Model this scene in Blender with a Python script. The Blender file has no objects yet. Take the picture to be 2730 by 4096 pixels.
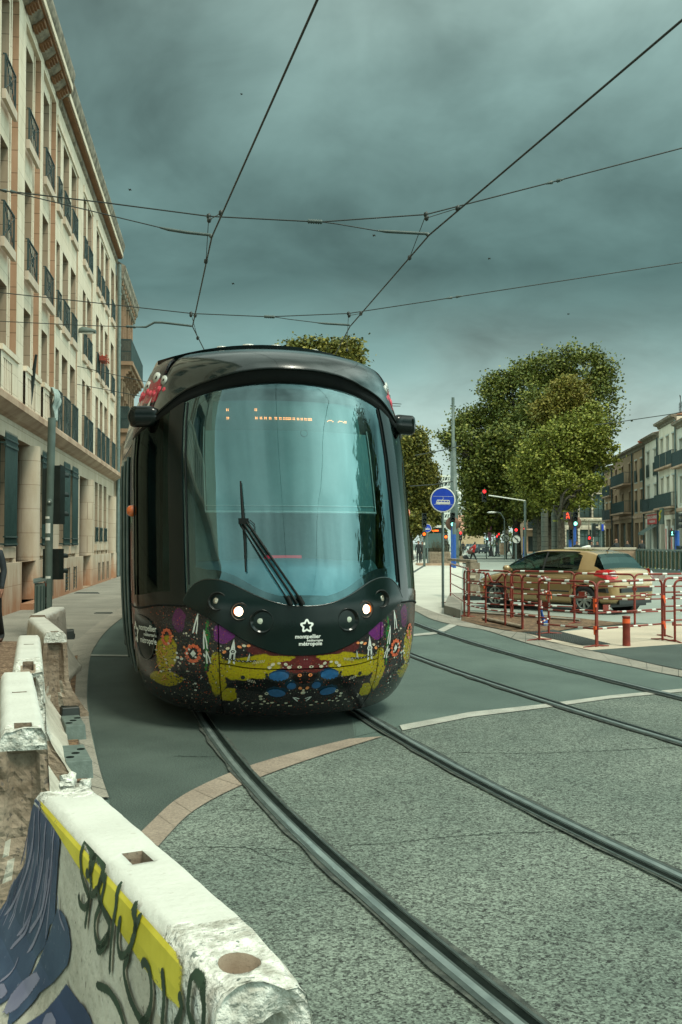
import bpy, bmesh, math, random
from mathutils import Vector, Matrix, noise
random.seed(7)
R = math.radians
scene = bpy.context.scene
COL = scene.collection
F, CU, CV, HZ, CH = 4000.0, 1365.0, 2048.0, 2172.0, 1.60
# ---------------------------------------------------------------- camera
cam = bpy.data.objects.new('camera', bpy.data.cameras.new('camera'))
COL.objects.link(cam); scene.camera = cam
cam.data.sensor_fit = 'VERTICAL'; cam.data.sensor_height = 36.0
cam.data.lens = F / 4096 * 36.0
cam.location = (0, 0, CH)
PITCH = math.atan((HZ - CV) / F)
cam.rotation_euler = (R(90) + PITCH, 0, 0)
cam.data.clip_end = 5000; cam.data.clip_start = 0.05
CP, SP = math.cos(PITCH), math.sin(PITCH)
def ray(u, v):
    x = (u - CU) / F; z = (CV - v) / F
    return Vector((x, CP - z * SP, SP + z * CP))
def G(u, v, z=0.0):                     # photograph pixel -> point of the horizontal plane z
    d = ray(u, v); t = (z - CH) / d.z
    return Vector((d.x * t, d.y * t, z))
def P(u, v, Y):                         # photograph pixel -> point at depth Y
    d = ray(u, v); t = Y / d.y
    return Vector((d.x * t, Y, CH + d.z * t))
# ---------------------------------------------------------------- objects
def tag(o, label=None, cat=None, group=None, kind=None):
    if label: o['label'] = label
    if cat: o['category'] = cat
    if group: o['group'] = group
    if kind: o['kind'] = kind
    return o
def thing(name, label, cat, loc=(0, 0, 0), rotz=0.0, group=None):
    o = bpy.data.objects.new(name, None); COL.objects.link(o)
    o.empty_display_size = 0.2
    o.location = loc; o.rotation_euler = (0, 0, rotz)
    return tag(o, label, cat, group)
def copy_tree(o, parent=None):
    c = o.copy(); COL.objects.link(c); c.parent = parent
    for ch in list(o.children): copy_tree(ch, c)
    return c
class MB:
    def __init__(s): s.v = []; s.f = []; s.m = []; s.sm = []; s.at = []
    def add(s, vs, fs, m=0, smooth=False, at=None):
        b = len(s.v); s.v += [tuple(p) for p in vs]
        s.at += list(at) if at else [1.0] * len(vs)
        for f in fs:
            s.f.append(tuple(b + i for i in f)); s.m.append(m); s.sm.append(smooth)
    def box(s, c, size, rz=0.0, m=0, rot=None):
        hx, hy, hz = size[0] / 2, size[1] / 2, size[2] / 2
        M = rot if rot else Matrix.Rotation(rz, 3, 'Z')
        c = Vector(c)
        vs = [c + M @ Vector((x, y, z)) for z in (-hz, hz) for y in (-hy, hy) for x in (-hx, hx)]
        s.add(vs, [(0, 2, 3, 1), (4, 5, 7, 6), (0, 1, 5, 4), (2, 6, 7, 3), (0, 4, 6, 2), (1, 3, 7, 5)], m)
    def b2(s, p0, p1, m=0):
        s.box([(a + b) / 2 for a, b in zip(p0, p1)], [abs(b - a) for a, b in zip(p0, p1)], 0, m)
    def tube(s, pts, r, n=8, m=0, caps=True):
        pts = [Vector(p) for p in pts]; k = len(pts)
        rs = r if isinstance(r, (list, tuple)) else [r] * k
        vs = []; prev = None
        for i, p in enumerate(pts):
            t = (pts[min(i + 1, k - 1)] - pts[max(i - 1, 0)])
            if t.length < 1e-9: t = Vector((0, 0, 1))
            t.normalize()
            if prev is None:
                up = Vector((0, 0, 1)) if abs(t.z) < 0.9 else Vector((1, 0, 0))
                a = t.cross(up).normalized()
            else:
                a = (prev - t * prev.dot(t)).normalized()
            prev = a; b = t.cross(a)
            for j in range(n):
                w = 2 * math.pi * j / n
                vs.append(p + (a * math.cos(w) + b * math.sin(w)) * rs[i])
        fs = [(i * n + j, i * n + (j + 1) % n, (i + 1) * n + (j + 1) % n, (i + 1) * n + j) for i in range(k - 1) for j in range(n)]
        s.add(vs, fs, m, True)
        if caps:
            s.add(vs[:n], [tuple(reversed(range(n)))], m); s.add(vs[-n:], [tuple(range(n))], m)
    def lathe(s, c, prof, n=20, m=0, axis=None, smooth=True):
        c = Vector(c); q = Vector((0, 0, 1)).rotation_difference(Vector(axis)) if axis is not None else None
        vs = []
        for r, z in prof:
            for j in range(n):
                w = 2 * math.pi * j / n
                p = Vector((r * math.cos(w), r * math.sin(w), z))
                if q: p = q @ p
                vs.append(c + p)
        fs = [(i * n + j, i * n + (j + 1) % n, (i + 1) * n + (j + 1) % n, (i + 1) * n + j) for i in range(len(prof) - 1) for j in range(n)]
        s.add(vs, fs, m, smooth)
    def prism(s, poly, z0, z1, m=0):      # poly in xy
        n = len(poly)
        vs = [(p[0], p[1], z0) for p in poly] + [(p[0], p[1], z1) for p in poly]
        s.add(vs, [tuple(reversed(range(n))), tuple(range(n, 2 * n))] + [(i, (i + 1) % n, n + (i + 1) % n, n + i) for i in range(n)], m)
    def extr(s, prof, p0, p1, m=0, caps=True):   # prof: (lateral, z); sweep along p0->p1 (xy)
        p0 = Vector(p0); p1 = Vector(p1); d = (p1 - p0); d.z = 0; d.normalize(); l = Vector((d.y, -d.x, 0))
        n = len(prof)
        vs = [p + l * a + Vector((0, 0, b)) for p in (p0, p1) for a, b in prof]
        s.add(vs, [(i, (i + 1) % n, n + (i + 1) % n, n + i) for i in range(n)], m)
        if caps: s.add(vs, [tuple(reversed(range(n))), tuple(range(n, 2 * n))], m)
    def grid(s, rows, m=0, smooth=True, close=False, at=None):
        k = len(rows[0]); vs = [p for r in rows for p in r]; fs = []
        for i in range(len(rows) - 1):
            for j in range(k if close else k - 1):
                fs.append((i * k + j, i * k + (j + 1) % k, (i + 1) * k + (j + 1) % k, (i + 1) * k + j))
        s.add(vs, fs, m, smooth, at)
    def build(s, name, mats, parent=None, origin=None, fix=False, bevel=0):
        me = bpy.data.meshes.new(name)
        vs = s.v
        if origin == 'auto':
            xs = [p[0] for p in vs]; ys = [p[1] for p in vs]; zs = [p[2] for p in vs]
            origin = ((min(xs) + max(xs)) / 2, (min(ys) + max(ys)) / 2, min(zs))
        if origin: vs = [(p[0] - origin[0], p[1] - origin[1], p[2] - origin[2]) for p in vs]
        me.from_pydata(vs, [], s.f)
        if not isinstance(mats, (list, tuple)): mats = [mats]
        for mt in mats: me.materials.append(mt)
        me.polygons.foreach_set('material_index', s.m)
        me.polygons.foreach_set('use_smooth', s.sm)
        if min(s.at) < 1:
            ca = me.attributes.new('fade', 'FLOAT', 'POINT'); ca.data.foreach_set('value', s.at)
        me.update()
        if fix:
            bm = bmesh.new(); bm.from_mesh(me); bmesh.ops.remove_doubles(bm, verts=bm.verts, dist=1e-5)
            bmesh.ops.recalc_face_normals(bm, faces=bm.faces); bm.to_mesh(me); bm.free()
        o = bpy.data.objects.new(name, me); COL.objects.link(o)
        if origin: o.location = origin
        if parent: o.parent = parent
        if bevel:
            md = o.modifiers.new('b', 'BEVEL'); md.width = bevel; md.segments = 2; md.limit_method = 'ANGLE'
        return o
def bake(o):                                # apply the modifiers of an object without bpy.ops
    dg = bpy.context.evaluated_depsgraph_get(); dg.update()
    me = bpy.data.meshes.new_from_object(o.evaluated_get(dg), depsgraph=dg)
    o.modifiers.clear(); o.data = me
    return o
# ---------------------------------------------------------------- materials
def nt(m):
    m.use_nodes = True; t = m.node_tree
    return t, t.nodes, t.links
def pm(name, c, c2=None, scale=3.0, rough=0.7, bump=0.0, bscale=None, metal=0.0, coat=0.0, spec=0.5, detail=6, mixpos=(0.35, 0.65), island=False, speck=None, alpha=1.0, emit=None, es=0.0):
    m = bpy.data.materials.new(name); t, N, L = nt(m)
    b = N['Principled BSDF']; b.inputs['Roughness'].default_value = rough
    b.inputs['Metallic'].default_value = metal; b.inputs['Coat Weight'].default_value = coat
    b.inputs['Coat Roughness'].default_value = 0.05
    b.inputs['Specular IOR Level'].default_value = spec
    b.inputs['Base Color'].default_value = (*c, 1)
    if emit: b.inputs['Emission Color'].default_value = (*emit, 1); b.inputs['Emission Strength'].default_value = es
    tc = N.new('ShaderNodeTexCoord')
    if island:
        g = N.new('ShaderNodeNewGeometry'); cr = N.new('ShaderNodeValToRGB')
        cols = [c] + ([c2] if not isinstance(c2[0], (tuple, list)) else list(c2))
        e = cr.color_ramp.elements
        e[0].color = (*cols[0], 1); e[1].color = (*cols[-1], 1)
        for i, cc in enumerate(cols[1:-1]): x = e.new((i + 1) / (len(cols) - 1)); x.color = (*cc, 1)
        L.new(g.outputs['Random Per Island'], cr.inputs[0]); L.new(cr.outputs[0], b.inputs['Base Color'])
        return m
    if c2 is not None or bump:
        n = N.new('ShaderNodeTexNoise'); n.inputs['Scale'].default_value = scale; n.inputs['Detail'].default_value = detail
        n.inputs['Roughness'].default_value = 0.6
        L.new(tc.outputs['Object'], n.inputs['Vector'])
    last = None
    if c2 is not None:
        cr = N.new('ShaderNodeValToRGB'); e = cr.color_ramp.elements
        e[0].position, e[1].position = mixpos
        e[0].color = (*c, 1); e[1].color = (*c2, 1)
        L.new(n.outputs['Fac'], cr.inputs[0]); last = cr.outputs[0]
    if speck:                      # (scale, colour, threshold, amount)
        n3 = N.new('ShaderNodeTexNoise'); n3.inputs['Scale'].default_value = speck[0]; n3.inputs['Detail'].default_value = 3
        L.new(tc.outputs['Object'], n3.inputs['Vector'])
        c3 = N.new('ShaderNodeValToRGB'); c3.color_ramp.elements[0].position = speck[2]; c3.color_ramp.elements[1].position = speck[2] + 0.08
        c3.color_ramp.elements[1].color = (speck[3],) * 3 + (1,)
        L.new(n3.outputs['Fac'], c3.inputs[0])
        mx = N.new('ShaderNodeMix'); mx.data_type = 'RGBA'
        L.new(c3.outputs[0], mx.inputs[0])
        if last: L.new(last, mx.inputs[6])
        else: mx.inputs[6].default_value = (*c, 1)
        mx.inputs[7].default_value = (*speck[1], 1); last = mx.outputs[2]
    if last: L.new(last, b.inputs['Base Color'])
    if bump:
        n2 = N.new('ShaderNodeTexNoise'); n2.inputs['Scale'].default_value = bscale or scale * 6; n2.inputs['Detail'].default_value = 8
        L.new(tc.outputs['Object'], n2.inputs['Vector'])
        bp = N.new('ShaderNodeBump'); bp.inputs['Strength'].default_value = min(1, bump); bp.inputs['Distance'].default_value = 0.02
        L.new(n2.outputs['Fac'], bp.inputs['Height']); L.new(bp.outputs[0], b.inputs['Normal'])
    return m
def glow(name, c, s):
    m = bpy.data.materials.new(name); t, N, L = nt(m); b = N['Principled BSDF']
    b.inputs['Base Color'].default_value = (*[x * 0.5 for x in c], 1)
    b.inputs['Emission Color'].default_value = (*c, 1); b.inputs['Emission Strength'].default_value = s
    return m
def stone(name, c, c2, joint, bw=0.95, bh=0.46, jw=0.006, stain=None, rough=0.85, jmix=0.7):
    m = bpy.data.materials.new(name); t, N, L = nt(m); b = N['Principled BSDF']; b.inputs['Roughness'].default_value = rough
    tc = N.new('ShaderNodeTexCoord'); sp = N.new('ShaderNodeSeparateXYZ'); cb = N.new('ShaderNodeCombineXYZ')
    L.new(tc.outputs['Object'], sp.inputs[0])
    ad = N.new('ShaderNodeMath'); L.new(sp.outputs[0], ad.inputs[0]); L.new(sp.outputs[1], ad.inputs[1])
    L.new(ad.outputs[0], cb.inputs[0]); L.new(sp.outputs[2], cb.inputs[1])
    br = N.new('ShaderNodeTexBrick'); L.new(cb.outputs[0], br.inputs['Vector'])
    br.inputs['Scale'].default_value = 1.0; br.inputs['Brick Width'].default_value = bw; br.inputs['Row Height'].default_value = bh
    br.inputs['Mortar Size'].default_value = jw; br.inputs['Mortar Smooth'].default_value = 0.3; br.inputs['Bias'].default_value = -0.2
    br.inputs['Color1'].default_value = (*c, 1); br.inputs['Color2'].default_value = (*c2, 1)
    br.inputs['Mortar'].default_value = (*[x * jmix + y * (1 - jmix) for x, y in zip(joint, c)], 1)
    n = N.new('ShaderNodeTexNoise'); n.inputs['Scale'].default_value = 1.3; n.inputs['Detail'].default_value = 9
    n.inputs['Roughness'].default_value = 0.65
    mp = N.new('ShaderNodeMapping'); mp.inputs['Scale'].default_value = (1.6, 1.6, 0.5)
    L.new(tc.outputs['Object'], mp.inputs[0]); L.new(mp.outputs[0], n.inputs['Vector'])
    cr = N.new('ShaderNodeValToRGB'); cr.color_ramp.elements[0].position = 0.3; cr.color_ramp.elements[1].position = 0.62
    cr.color_ramp.elements[0].color = (0.74, 0.68, 0.6, 1); cr.color_ramp.elements[1].color = (1, 1, 1, 1)
    L.new(n.outputs['Fac'], cr.inputs[0])
    mx = N.new('ShaderNodeMix'); mx.data_type = 'RGBA'; mx.blend_type = 'MULTIPLY'; mx.inputs[0].default_value = 0.8
    L.new(br.outputs['Color'], mx.inputs[6]); L.new(cr.outputs[0], mx.inputs[7]); last = mx.outputs[2]
    if stain:                                   # splashed dirt near the pavement: (colour, height)
        s = N.new('ShaderNodeMath'); s.operation = 'MULTIPLY_ADD'; s.inputs[1].default_value = 2.2; s.inputs[2].default_value = -1.1
        L.new(n.outputs['Fac'], s.inputs[0])
        a = N.new('ShaderNodeMath'); L.new(sp.outputs[2], a.inputs[0]); L.new(s.outputs[0], a.inputs[1])
        mr = N.new('ShaderNodeMapRange'); mr.inputs['From Min'].default_value = stain[1] * 0.1; mr.inputs['From Max'].default_value = stain[1]
        mr.inputs['To Min'].default_value = 0.85; mr.inputs['To Max'].default_value = 0.0
        L.new(a.outputs[0], mr.inputs[0])
        m2 = N.new('ShaderNodeMix'); m2.data_type = 'RGBA'; m2.inputs[7].default_value = (*stain[0], 1)
        L.new(mr.outputs[0], m2.inputs[0]); L.new(last, m2.inputs[6]); last = m2.outputs[2]
    L.new(last, b.inputs['Base Color'])
    n2 = N.new('ShaderNodeTexNoise'); n2.inputs['Scale'].default_value = 25; n2.inputs['Detail'].default_value = 6; L.new(tc.outputs['Object'], n2.inputs['Vector'])
    bp = N.new('ShaderNodeBump'); bp.inputs['Strength'].default_value = 0.25; bp.inputs['Distance'].default_value = 0.02
    L.new(n2.outputs['Fac'], bp.inputs['Height']); L.new(bp.outputs[0], b.inputs['Normal'])
    return m
def ground_mat(name, c, c2, fine=(180.0, 0.35), big=1.0, rough=0.9, cracks=0.0, bump=0.6, spots=None, sheen=0.0):
    """asphalt / concrete: broad tone (c..c2), aggregate speckle, optional cracks"""
    m = bpy.data.materials.new(name); t, N, L = nt(m); b = N['Principled BSDF']; b.inputs['Roughness'].default_value = rough
    tc = N.new('ShaderNodeTexCoord')
    n = N.new('ShaderNodeTexNoise'); n.inputs['Scale'].default_value = big; n.inputs['Detail'].default_value = 8; n.inputs['Roughness'].default_value = 0.6
    L.new(tc.outputs['Object'], n.inputs['Vector'])
    cr = N.new('ShaderNodeValToRGB'); e = cr.color_ramp.elements; e[0].position = 0.35; e[1].position = 0.65
    e[0].color = (*c, 1); e[1].color = (*c2, 1); L.new(n.outputs['Fac'], cr.inputs[0])
    f = N.new('ShaderNodeTexNoise'); f.inputs['Scale'].default_value = fine[0]; f.inputs['Detail'].default_value = 4 if fine[1] < 1 else 1.5; f.inputs['Roughness'].default_value = 0.75 if fine[1] < 1 else 0.7
    L.new(tc.outputs['Object'], f.inputs['Vector'])
    mr = N.new('ShaderNodeMapRange'); mr.inputs['From Min'].default_value = 0.36 if fine[1] < 1 else 0.12; mr.inputs['From Max'].default_value = 0.64 if fine[1] < 1 else 0.88
    mr.inputs['To Min'].default_value = max(.15, 1 - fine[1]); mr.inputs['To Max'].default_value = min(2.1, 1 + fine[1])
    if fine[1] < 1: L.new(f.outputs['Fac'], mr.inputs[0])
    else:                                       # stone chips of two sizes
        acc = None
        for sc_, w_ in ((fine[0] * 1.1, .66), (fine[0] * .55, .34)):
            v = N.new('ShaderNodeTexVoronoi'); v.inputs['Scale'].default_value = sc_; L.new(tc.outputs['Object'], v.inputs['Vector']); q = N.new('ShaderNodeSeparateColor'); L.new(v.outputs['Color'], q.inputs[0])
            a = N.new('ShaderNodeMath'); a.operation = 'MULTIPLY_ADD'; a.inputs[1].default_value = w_; L.new(q.outputs[0], a.inputs[0])
            if acc: L.new(acc, a.inputs[2])
            else: a.inputs[2].default_value = 0
            acc = a.outputs[0]
        L.new(acc, mr.inputs[0])
    mx = N.new('ShaderNodeMix'); mx.data_type = 'RGBA'; mx.blend_type = 'MULTIPLY'; mx.inputs[0].default_value = 1.0
    L.new(cr.outputs[0], mx.inputs[6]); L.new(mr.outputs[0], mx.inputs[7]); last = mx.outputs[2]
    if cracks:
        nz = N.new('ShaderNodeTexNoise'); nz.inputs['Scale'].default_value = 1.2; nz.inputs['Detail'].default_value = 6
        L.new(tc.outputs['Object'], nz.inputs['Vector'])
        va = N.new('ShaderNodeVectorMath'); va.operation = 'MULTIPLY_ADD'; va.inputs[1].default_value = (0.9, 0.9, 0)
        L.new(nz.outputs['Color'], va.inputs[0]); L.new(tc.outputs['Object'], va.inputs[2])
        vo = N.new('ShaderNodeTexVoronoi'); vo.feature = 'DISTANCE_TO_EDGE'; vo.inputs['Scale'].default_value = 0.42
        L.new(va.outputs[0], vo.inputs['Vector'])
        ck = N.new('ShaderNodeMapRange'); ck.inputs['From Min'].default_value = 0.0; ck.inputs['From Max'].default_value = 0.0035
        ck.inputs['To Min'].default_value = cracks; ck.inputs['To Max'].default_value = 0.0
        L.new(vo.outputs['Distance'], ck.inputs[0])
        m3 = N.new('ShaderNodeMix'); m3.data_type = 'RGBA'; m3.inputs[7].default_value = (0.03, 0.035, 0.03, 1)
        L.new(ck.outputs[0], m3.inputs[0]); L.new(last, m3.inputs[6]); last = m3.outputs[2]
    L.new(last, b.inputs['Base Color'])
    bp = N.new('ShaderNodeBump'); bp.inputs['Strength'].default_value = bump; bp.inputs['Distance'].default_value = 0.006
    L.new(f.outputs['Fac'], bp.inputs['Height']); L.new(bp.outputs[0], b.inputs['Normal'])
    return m
M = {}
M['road'] = ground_mat('smooth_asphalt', (0.062, 0.094, 0.079), (0.098, 0.14, 0.118), (100, 0.6), 0.7, 0.75)
M['road_dark'] = ground_mat('dark_and_shaded_asphalt', (0.034, 0.052, 0.043), (0.062, 0.086, 0.072), (100, 0.75), 0.9, 0.8)  # dark patch asphalt; beside the tram the colour carries painted shade
M['road_far'] = ground_mat('pale_asphalt', (0.21, 0.24, 0.205), (0.26, 0.29, 0.25), (60, 0.15), 0.3, 0.8)
M['granular'] = ground_mat('exposed_aggregate', (0.068, 0.088, 0.072), (0.115, 0.138, 0.113), (105, 1.7), 0.8, 0.9, bump=0.35)
M['sidewalk'] = ground_mat('sidewalk_concrete', (0.17, 0.165, 0.135), (0.26, 0.25, 0.205), (70, 0.5), 0.7, 0.9)
M['platform'] = ground_mat('pale_concrete', (0.42, 0.42, 0.355), (0.50, 0.495, 0.42), (50, 0.12), 0.6, 0.9)
M['beige'] = ground_mat('beige_screed', (0.42, 0.36, 0.27), (0.52, 0.45, 0.34), (50, 0.12), 0.8, 0.9)
M['kerb'] = ground_mat('kerb_stone', (0.20, 0.19, 0.155), (0.29, 0.27, 0.22), (60, 0.25), 1.5, 0.9)
M['kerb_pink'] = ground_mat('pink_granite', (0.21, 0.165, 0.125), (0.29, 0.235, 0.18), (60, 0.25), 1.5, 0.9)
M['line'] = ground_mat('white_paint_line', (0.27, 0.27, 0.23), (0.42, 0.42, 0.36), (80, 0.3), 4, 0.8)
M['dirt'] = ground_mat('brown_soil', (0.075, 0.042, 0.022), (0.19, 0.115, 0.06), (14, 0.8), 3.0, 1.0, bump=1.0)
M['gravel'] = ground_mat('brown_gravel', (0.12, 0.075, 0.045), (0.24, 0.17, 0.11), (22, 0.8), 5.0, 1.0, bump=1.0)
M['tactile'] = pm('black_rubber_mat', (0.035, 0.045, 0.04), (0.06, 0.07, 0.06), 20, 0.8)
M['steel'] = pm('rail_steel', (0.15, 0.19, 0.18), (0.26, 0.31, 0.29), 6, 0.4, metal=0.4)
M['groove'] = pm('rail_groove', (0.003, 0.006, 0.005), (0.010, 0.015, 0.012), 8, 0.9, spec=0.1)
M['steel_dark'] = pm('dull_rail_steel', (0.03, 0.042, 0.038), (0.065, 0.085, 0.076), 9, 0.55, spec=.3)
M['grout'] = pm('rail_grout', (0.022, 0.03, 0.025), (0.075, 0.085, 0.07), 14, 0.95, bump=0.5)
CONC = dict(scale=2.5, rough=0.9, bump=0.7, bscale=26)
M['concrete'] = pm('barrier_concrete', (0.36, 0.33, 0.26), (0.60, 0.565, 0.47), speck=(45, (0.16, 0.14, 0.11), 0.64, 0.8), **CONC)
M['concrete_top'] = pm('pale_concrete_top', (0.49, 0.495, 0.435), (0.56, 0.565, 0.50), speck=(30, (0.36, 0.34, 0.28), 0.66, 0.6), scale=2.5, rough=0.9, bump=0.25, bscale=40)
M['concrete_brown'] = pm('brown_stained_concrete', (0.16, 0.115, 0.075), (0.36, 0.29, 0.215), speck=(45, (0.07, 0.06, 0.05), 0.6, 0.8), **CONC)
M['concrete_rough'] = pm('broken_concrete', (0.36, 0.35, 0.29), (0.78, 0.78, 0.70), scale=26, rough=1, bump=1.0, bscale=60, speck=(50, (0.10, 0.13, 0.11), 0.62, 0.9))
M['plastic_grey'] = pm('grey_green_plastic', (0.075, 0.105, 0.09), (0.12, 0.16, 0.14), 12, 0.7, bump=0.2)
M['paint_blue'] = pm('blue_spray_paint', (0.016, 0.042, 0.095), (0.045, 0.085, 0.15), 5, 0.6, speck=(60, (0.2, 0.22, 0.28), 0.66, 0.8))
M['paint_violet'] = pm('violet_spray_paint', (0.16, 0.165, 0.25), (0.24, 0.24, 0.32), 5, 0.6)
M['paint_navy'] = pm('navy_spray_paint', (0.010, 0.030, 0.085), (0.022, 0.050, 0.125), 5, 0.6)
M['paint_green'] = pm('dark_green_spray_paint', (0.008, 0.028, 0.014), (0.02, 0.05, 0.025), 14, 0.6)
def spray(m):
    t = m.node_tree; N = t.nodes; L = t.links; b = N['Principled BSDF']
    a = N.new('ShaderNodeAttribute'); a.attribute_name = 'fade'; n = N.new('ShaderNodeTexNoise'); n.inputs['Scale'].default_value = 160; n.inputs['Detail'].default_value = 3
    tc = N.new('ShaderNodeTexCoord'); L.new(tc.outputs['Object'], n.inputs['Vector'])
    x = N.new('ShaderNodeMath'); x.operation = 'MULTIPLY_ADD'; x.inputs[1].default_value = 1.0; L.new(n.outputs['Fac'], x.inputs[0]); L.new(a.outputs['Fac'], x.inputs[2])
    r = N.new('ShaderNodeMapRange'); r.inputs['From Min'].default_value = .62; r.inputs['From Max'].default_value = 1.0; L.new(x.outputs[0], r.inputs[0]); L.new(r.outputs[0], b.inputs['Alpha']); return m
M['paint_yellow'] = pm('yellow_spray_paint', (0.50, 0.42, 0.02), (0.64, 0.55, 0.05), 6, 0.6, speck=(40, (0.3, 0.28, 0.06), 0.68, 0.8))
M['stone_l'] = stone('pale_limestone', (0.68, 0.585, 0.46), (0.62, 0.53, 0.41), (0.20, 0.13, 0.08), 1.5, 0.46, 0.006)
M['stone_low'] = stone('plinth_limestone', (0.50, 0.41, 0.31), (0.44, 0.36, 0.27), (0.16, 0.10, 0.06), 1.3, 0.62, 0.008, stain=((0.30, 0.12, 0.05), 1.1))
M['stone_tan'] = stone('tan_dressed_stone', (0.40, 0.25, 0.155), (0.36, 0.22, 0.135), (0.09, 0.045, 0.02), 9, 0.55, 0.012)
M['stone_jamb'] = stone('grey_jamb_stone', (0.36, 0.275, 0.19), (0.32, 0.24, 0.165), (0.10, 0.07, 0.04), 9, 0.5, 0.012)
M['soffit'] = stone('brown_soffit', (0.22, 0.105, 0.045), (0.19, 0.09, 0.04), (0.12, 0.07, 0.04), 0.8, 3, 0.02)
M['ledge'] = pm('pinkish_ledge_stone', (0.30, 0.185, 0.12), (0.46, 0.33, 0.23), 1.5, 0.9, bump=0.3)
M['cornice_dirty'] = pm('blackened_cornice_stone', (0.10, 0.085, 0.06), (0.30, 0.255, 0.19), 3.5, 0.9, bump=0.5)
M['iron'] = pm('dark_green_iron', (0.012, 0.03, 0.028), (0.03, 0.055, 0.05), 5, 0.5)
M['iron_bars'] = pm('painted_window_bars', (0.010, 0.030, 0.026), (0.018, 0.045, 0.040), 5, 0.5)
M['glass_dark'] = pm('dark_window_glass', (0.012, 0.02, 0.02), None, rough=0.12, spec=0.6)
M['glass_pale'] = pm('pale_window_glass', (0.10, 0.16, 0.15), None, rough=0.12, spec=0.6)
M['wood_white'] = pm('white_window_frame', (0.38, 0.40, 0.35), (0.48, 0.5, 0.44), 5, 0.6)
M['door_dark'] = pm('dark_door', (0.02, 0.018, 0.014), (0.04, 0.033, 0.026), 5, 0.5)
M['pole_grey'] = pm('grey_green_pole_paint', (0.065, 0.095, 0.08), (0.10, 0.135, 0.115), 4, 0.5)
M['pole_steel'] = pm('galvanised_steel', (0.10, 0.14, 0.13), (0.16, 0.20, 0.185), 5, 0.45, metal=0.3)
M['black'] = pm('black_housing', (0.008, 0.014, 0.012), (0.016, 0.024, 0.02), 5, 0.5)
M['wire'] = pm('overhead_wire', (0.012, 0.02, 0.018), (0.02, 0.03, 0.027), 5, 0.5)
M['insul'] = pm('insulator', (0.05, 0.08, 0.075), (0.08, 0.11, 0.1), 8, 0.5)
M['sill'] = pm('window_sill_stone', (0.42, 0.33, 0.25), (0.54, 0.44, 0.34), 2, 0.9)
M['white_p'] = pm('white_paint', (0.62, 0.63, 0.56), (0.72, 0.72, 0.65), 6, 0.5)
M['blue_p'] = pm('blue_post_paint', (0.012, 0.07, 0.30), (0.02, 0.10, 0.38), 6, 0.5)
M['sign_blue'] = pm('sign_blue', (0.006, 0.045, 0.42), (0.008, 0.055, 0.48), 6, 0.4)
M['bar_red'] = pm('red_oxide_paint', (0.15, 0.018, 0.009), (0.25, 0.034, 0.016), 9, 0.55)
M['bar_tape'] = pm('orange_tape', (0.75, 0.09, 0.02), (0.9, 0.13, 0.03), 9, 0.6)
M['wood_old'] = pm('weathered_wood', (0.16, 0.125, 0.085), (0.30, 0.245, 0.175), 6, 0.9)
M['tile'] = pm('terracotta_tiles', (0.26, 0.12, 0.07), (0.46, 0.26, 0.17), 8, 0.9, bump=0.8, bscale=20)
M['brick'] = stone('red_brick', (0.36, 0.09, 0.035), (0.28, 0.06, 0.025), (0.3, 0.2, 0.14), 0.22, 0.08, 0.01)
M['bark'] = pm('mottled_plane_bark', (0.025, 0.022, 0.014), (0.10, 0.088, 0.06), 5, 0.95, bump=0.6)
M['skin'] = pm('skin', (0.30, 0.15, 0.095), (0.34, 0.18, 0.115), 10, 0.5)
M['hair'] = pm('dark_hair', (0.012, 0.010, 0.008), (0.025, 0.02, 0.014), 30, 0.6)
M['cl_black'] = pm('black_cloth', (0.008, 0.012, 0.012), (0.018, 0.022, 0.022), 10, 0.85)
M['cl_navy'] = pm('navy_cloth', (0.012, 0.02, 0.026), (0.022, 0.032, 0.036), 10, 0.85)
M['cl_grey'] = pm('grey_cloth', (0.10, 0.14, 0.13), (0.14, 0.18, 0.17), 10, 0.85)
M['cl_red'] = pm('red_cloth', (0.35, 0.015, 0.012), (0.45, 0.025, 0.02), 10, 0.8)
M['shoe'] = pm('brown_shoe', (0.04, 0.02, 0.012), (0.06, 0.03, 0.02), 10, 0.5)
for k in ('paint_blue', 'paint_violet', 'paint_navy', 'paint_green'): spray(M[k])
M['spray_yellow'] = spray(pm('yellow_spray_band', (0.50, 0.42, 0.02), (0.64, 0.55, 0.05), 6, 0.6, speck=(40, (0.3, 0.28, 0.06), 0.68, 0.8)))
M['g_red'] = glow('red_light', (1.0, 0.02, 0.02), 2.2)
M['g_green'] = glow('green_light', (0.25, 1.0, 0.75), 1.8)
M['g_orange'] = glow('orange_light', (1.0, 0.12, 0.01), 1.5)
M['g_white'] = glow('white_light', (0.8, 1.0, 0.9), 1.2)
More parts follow.
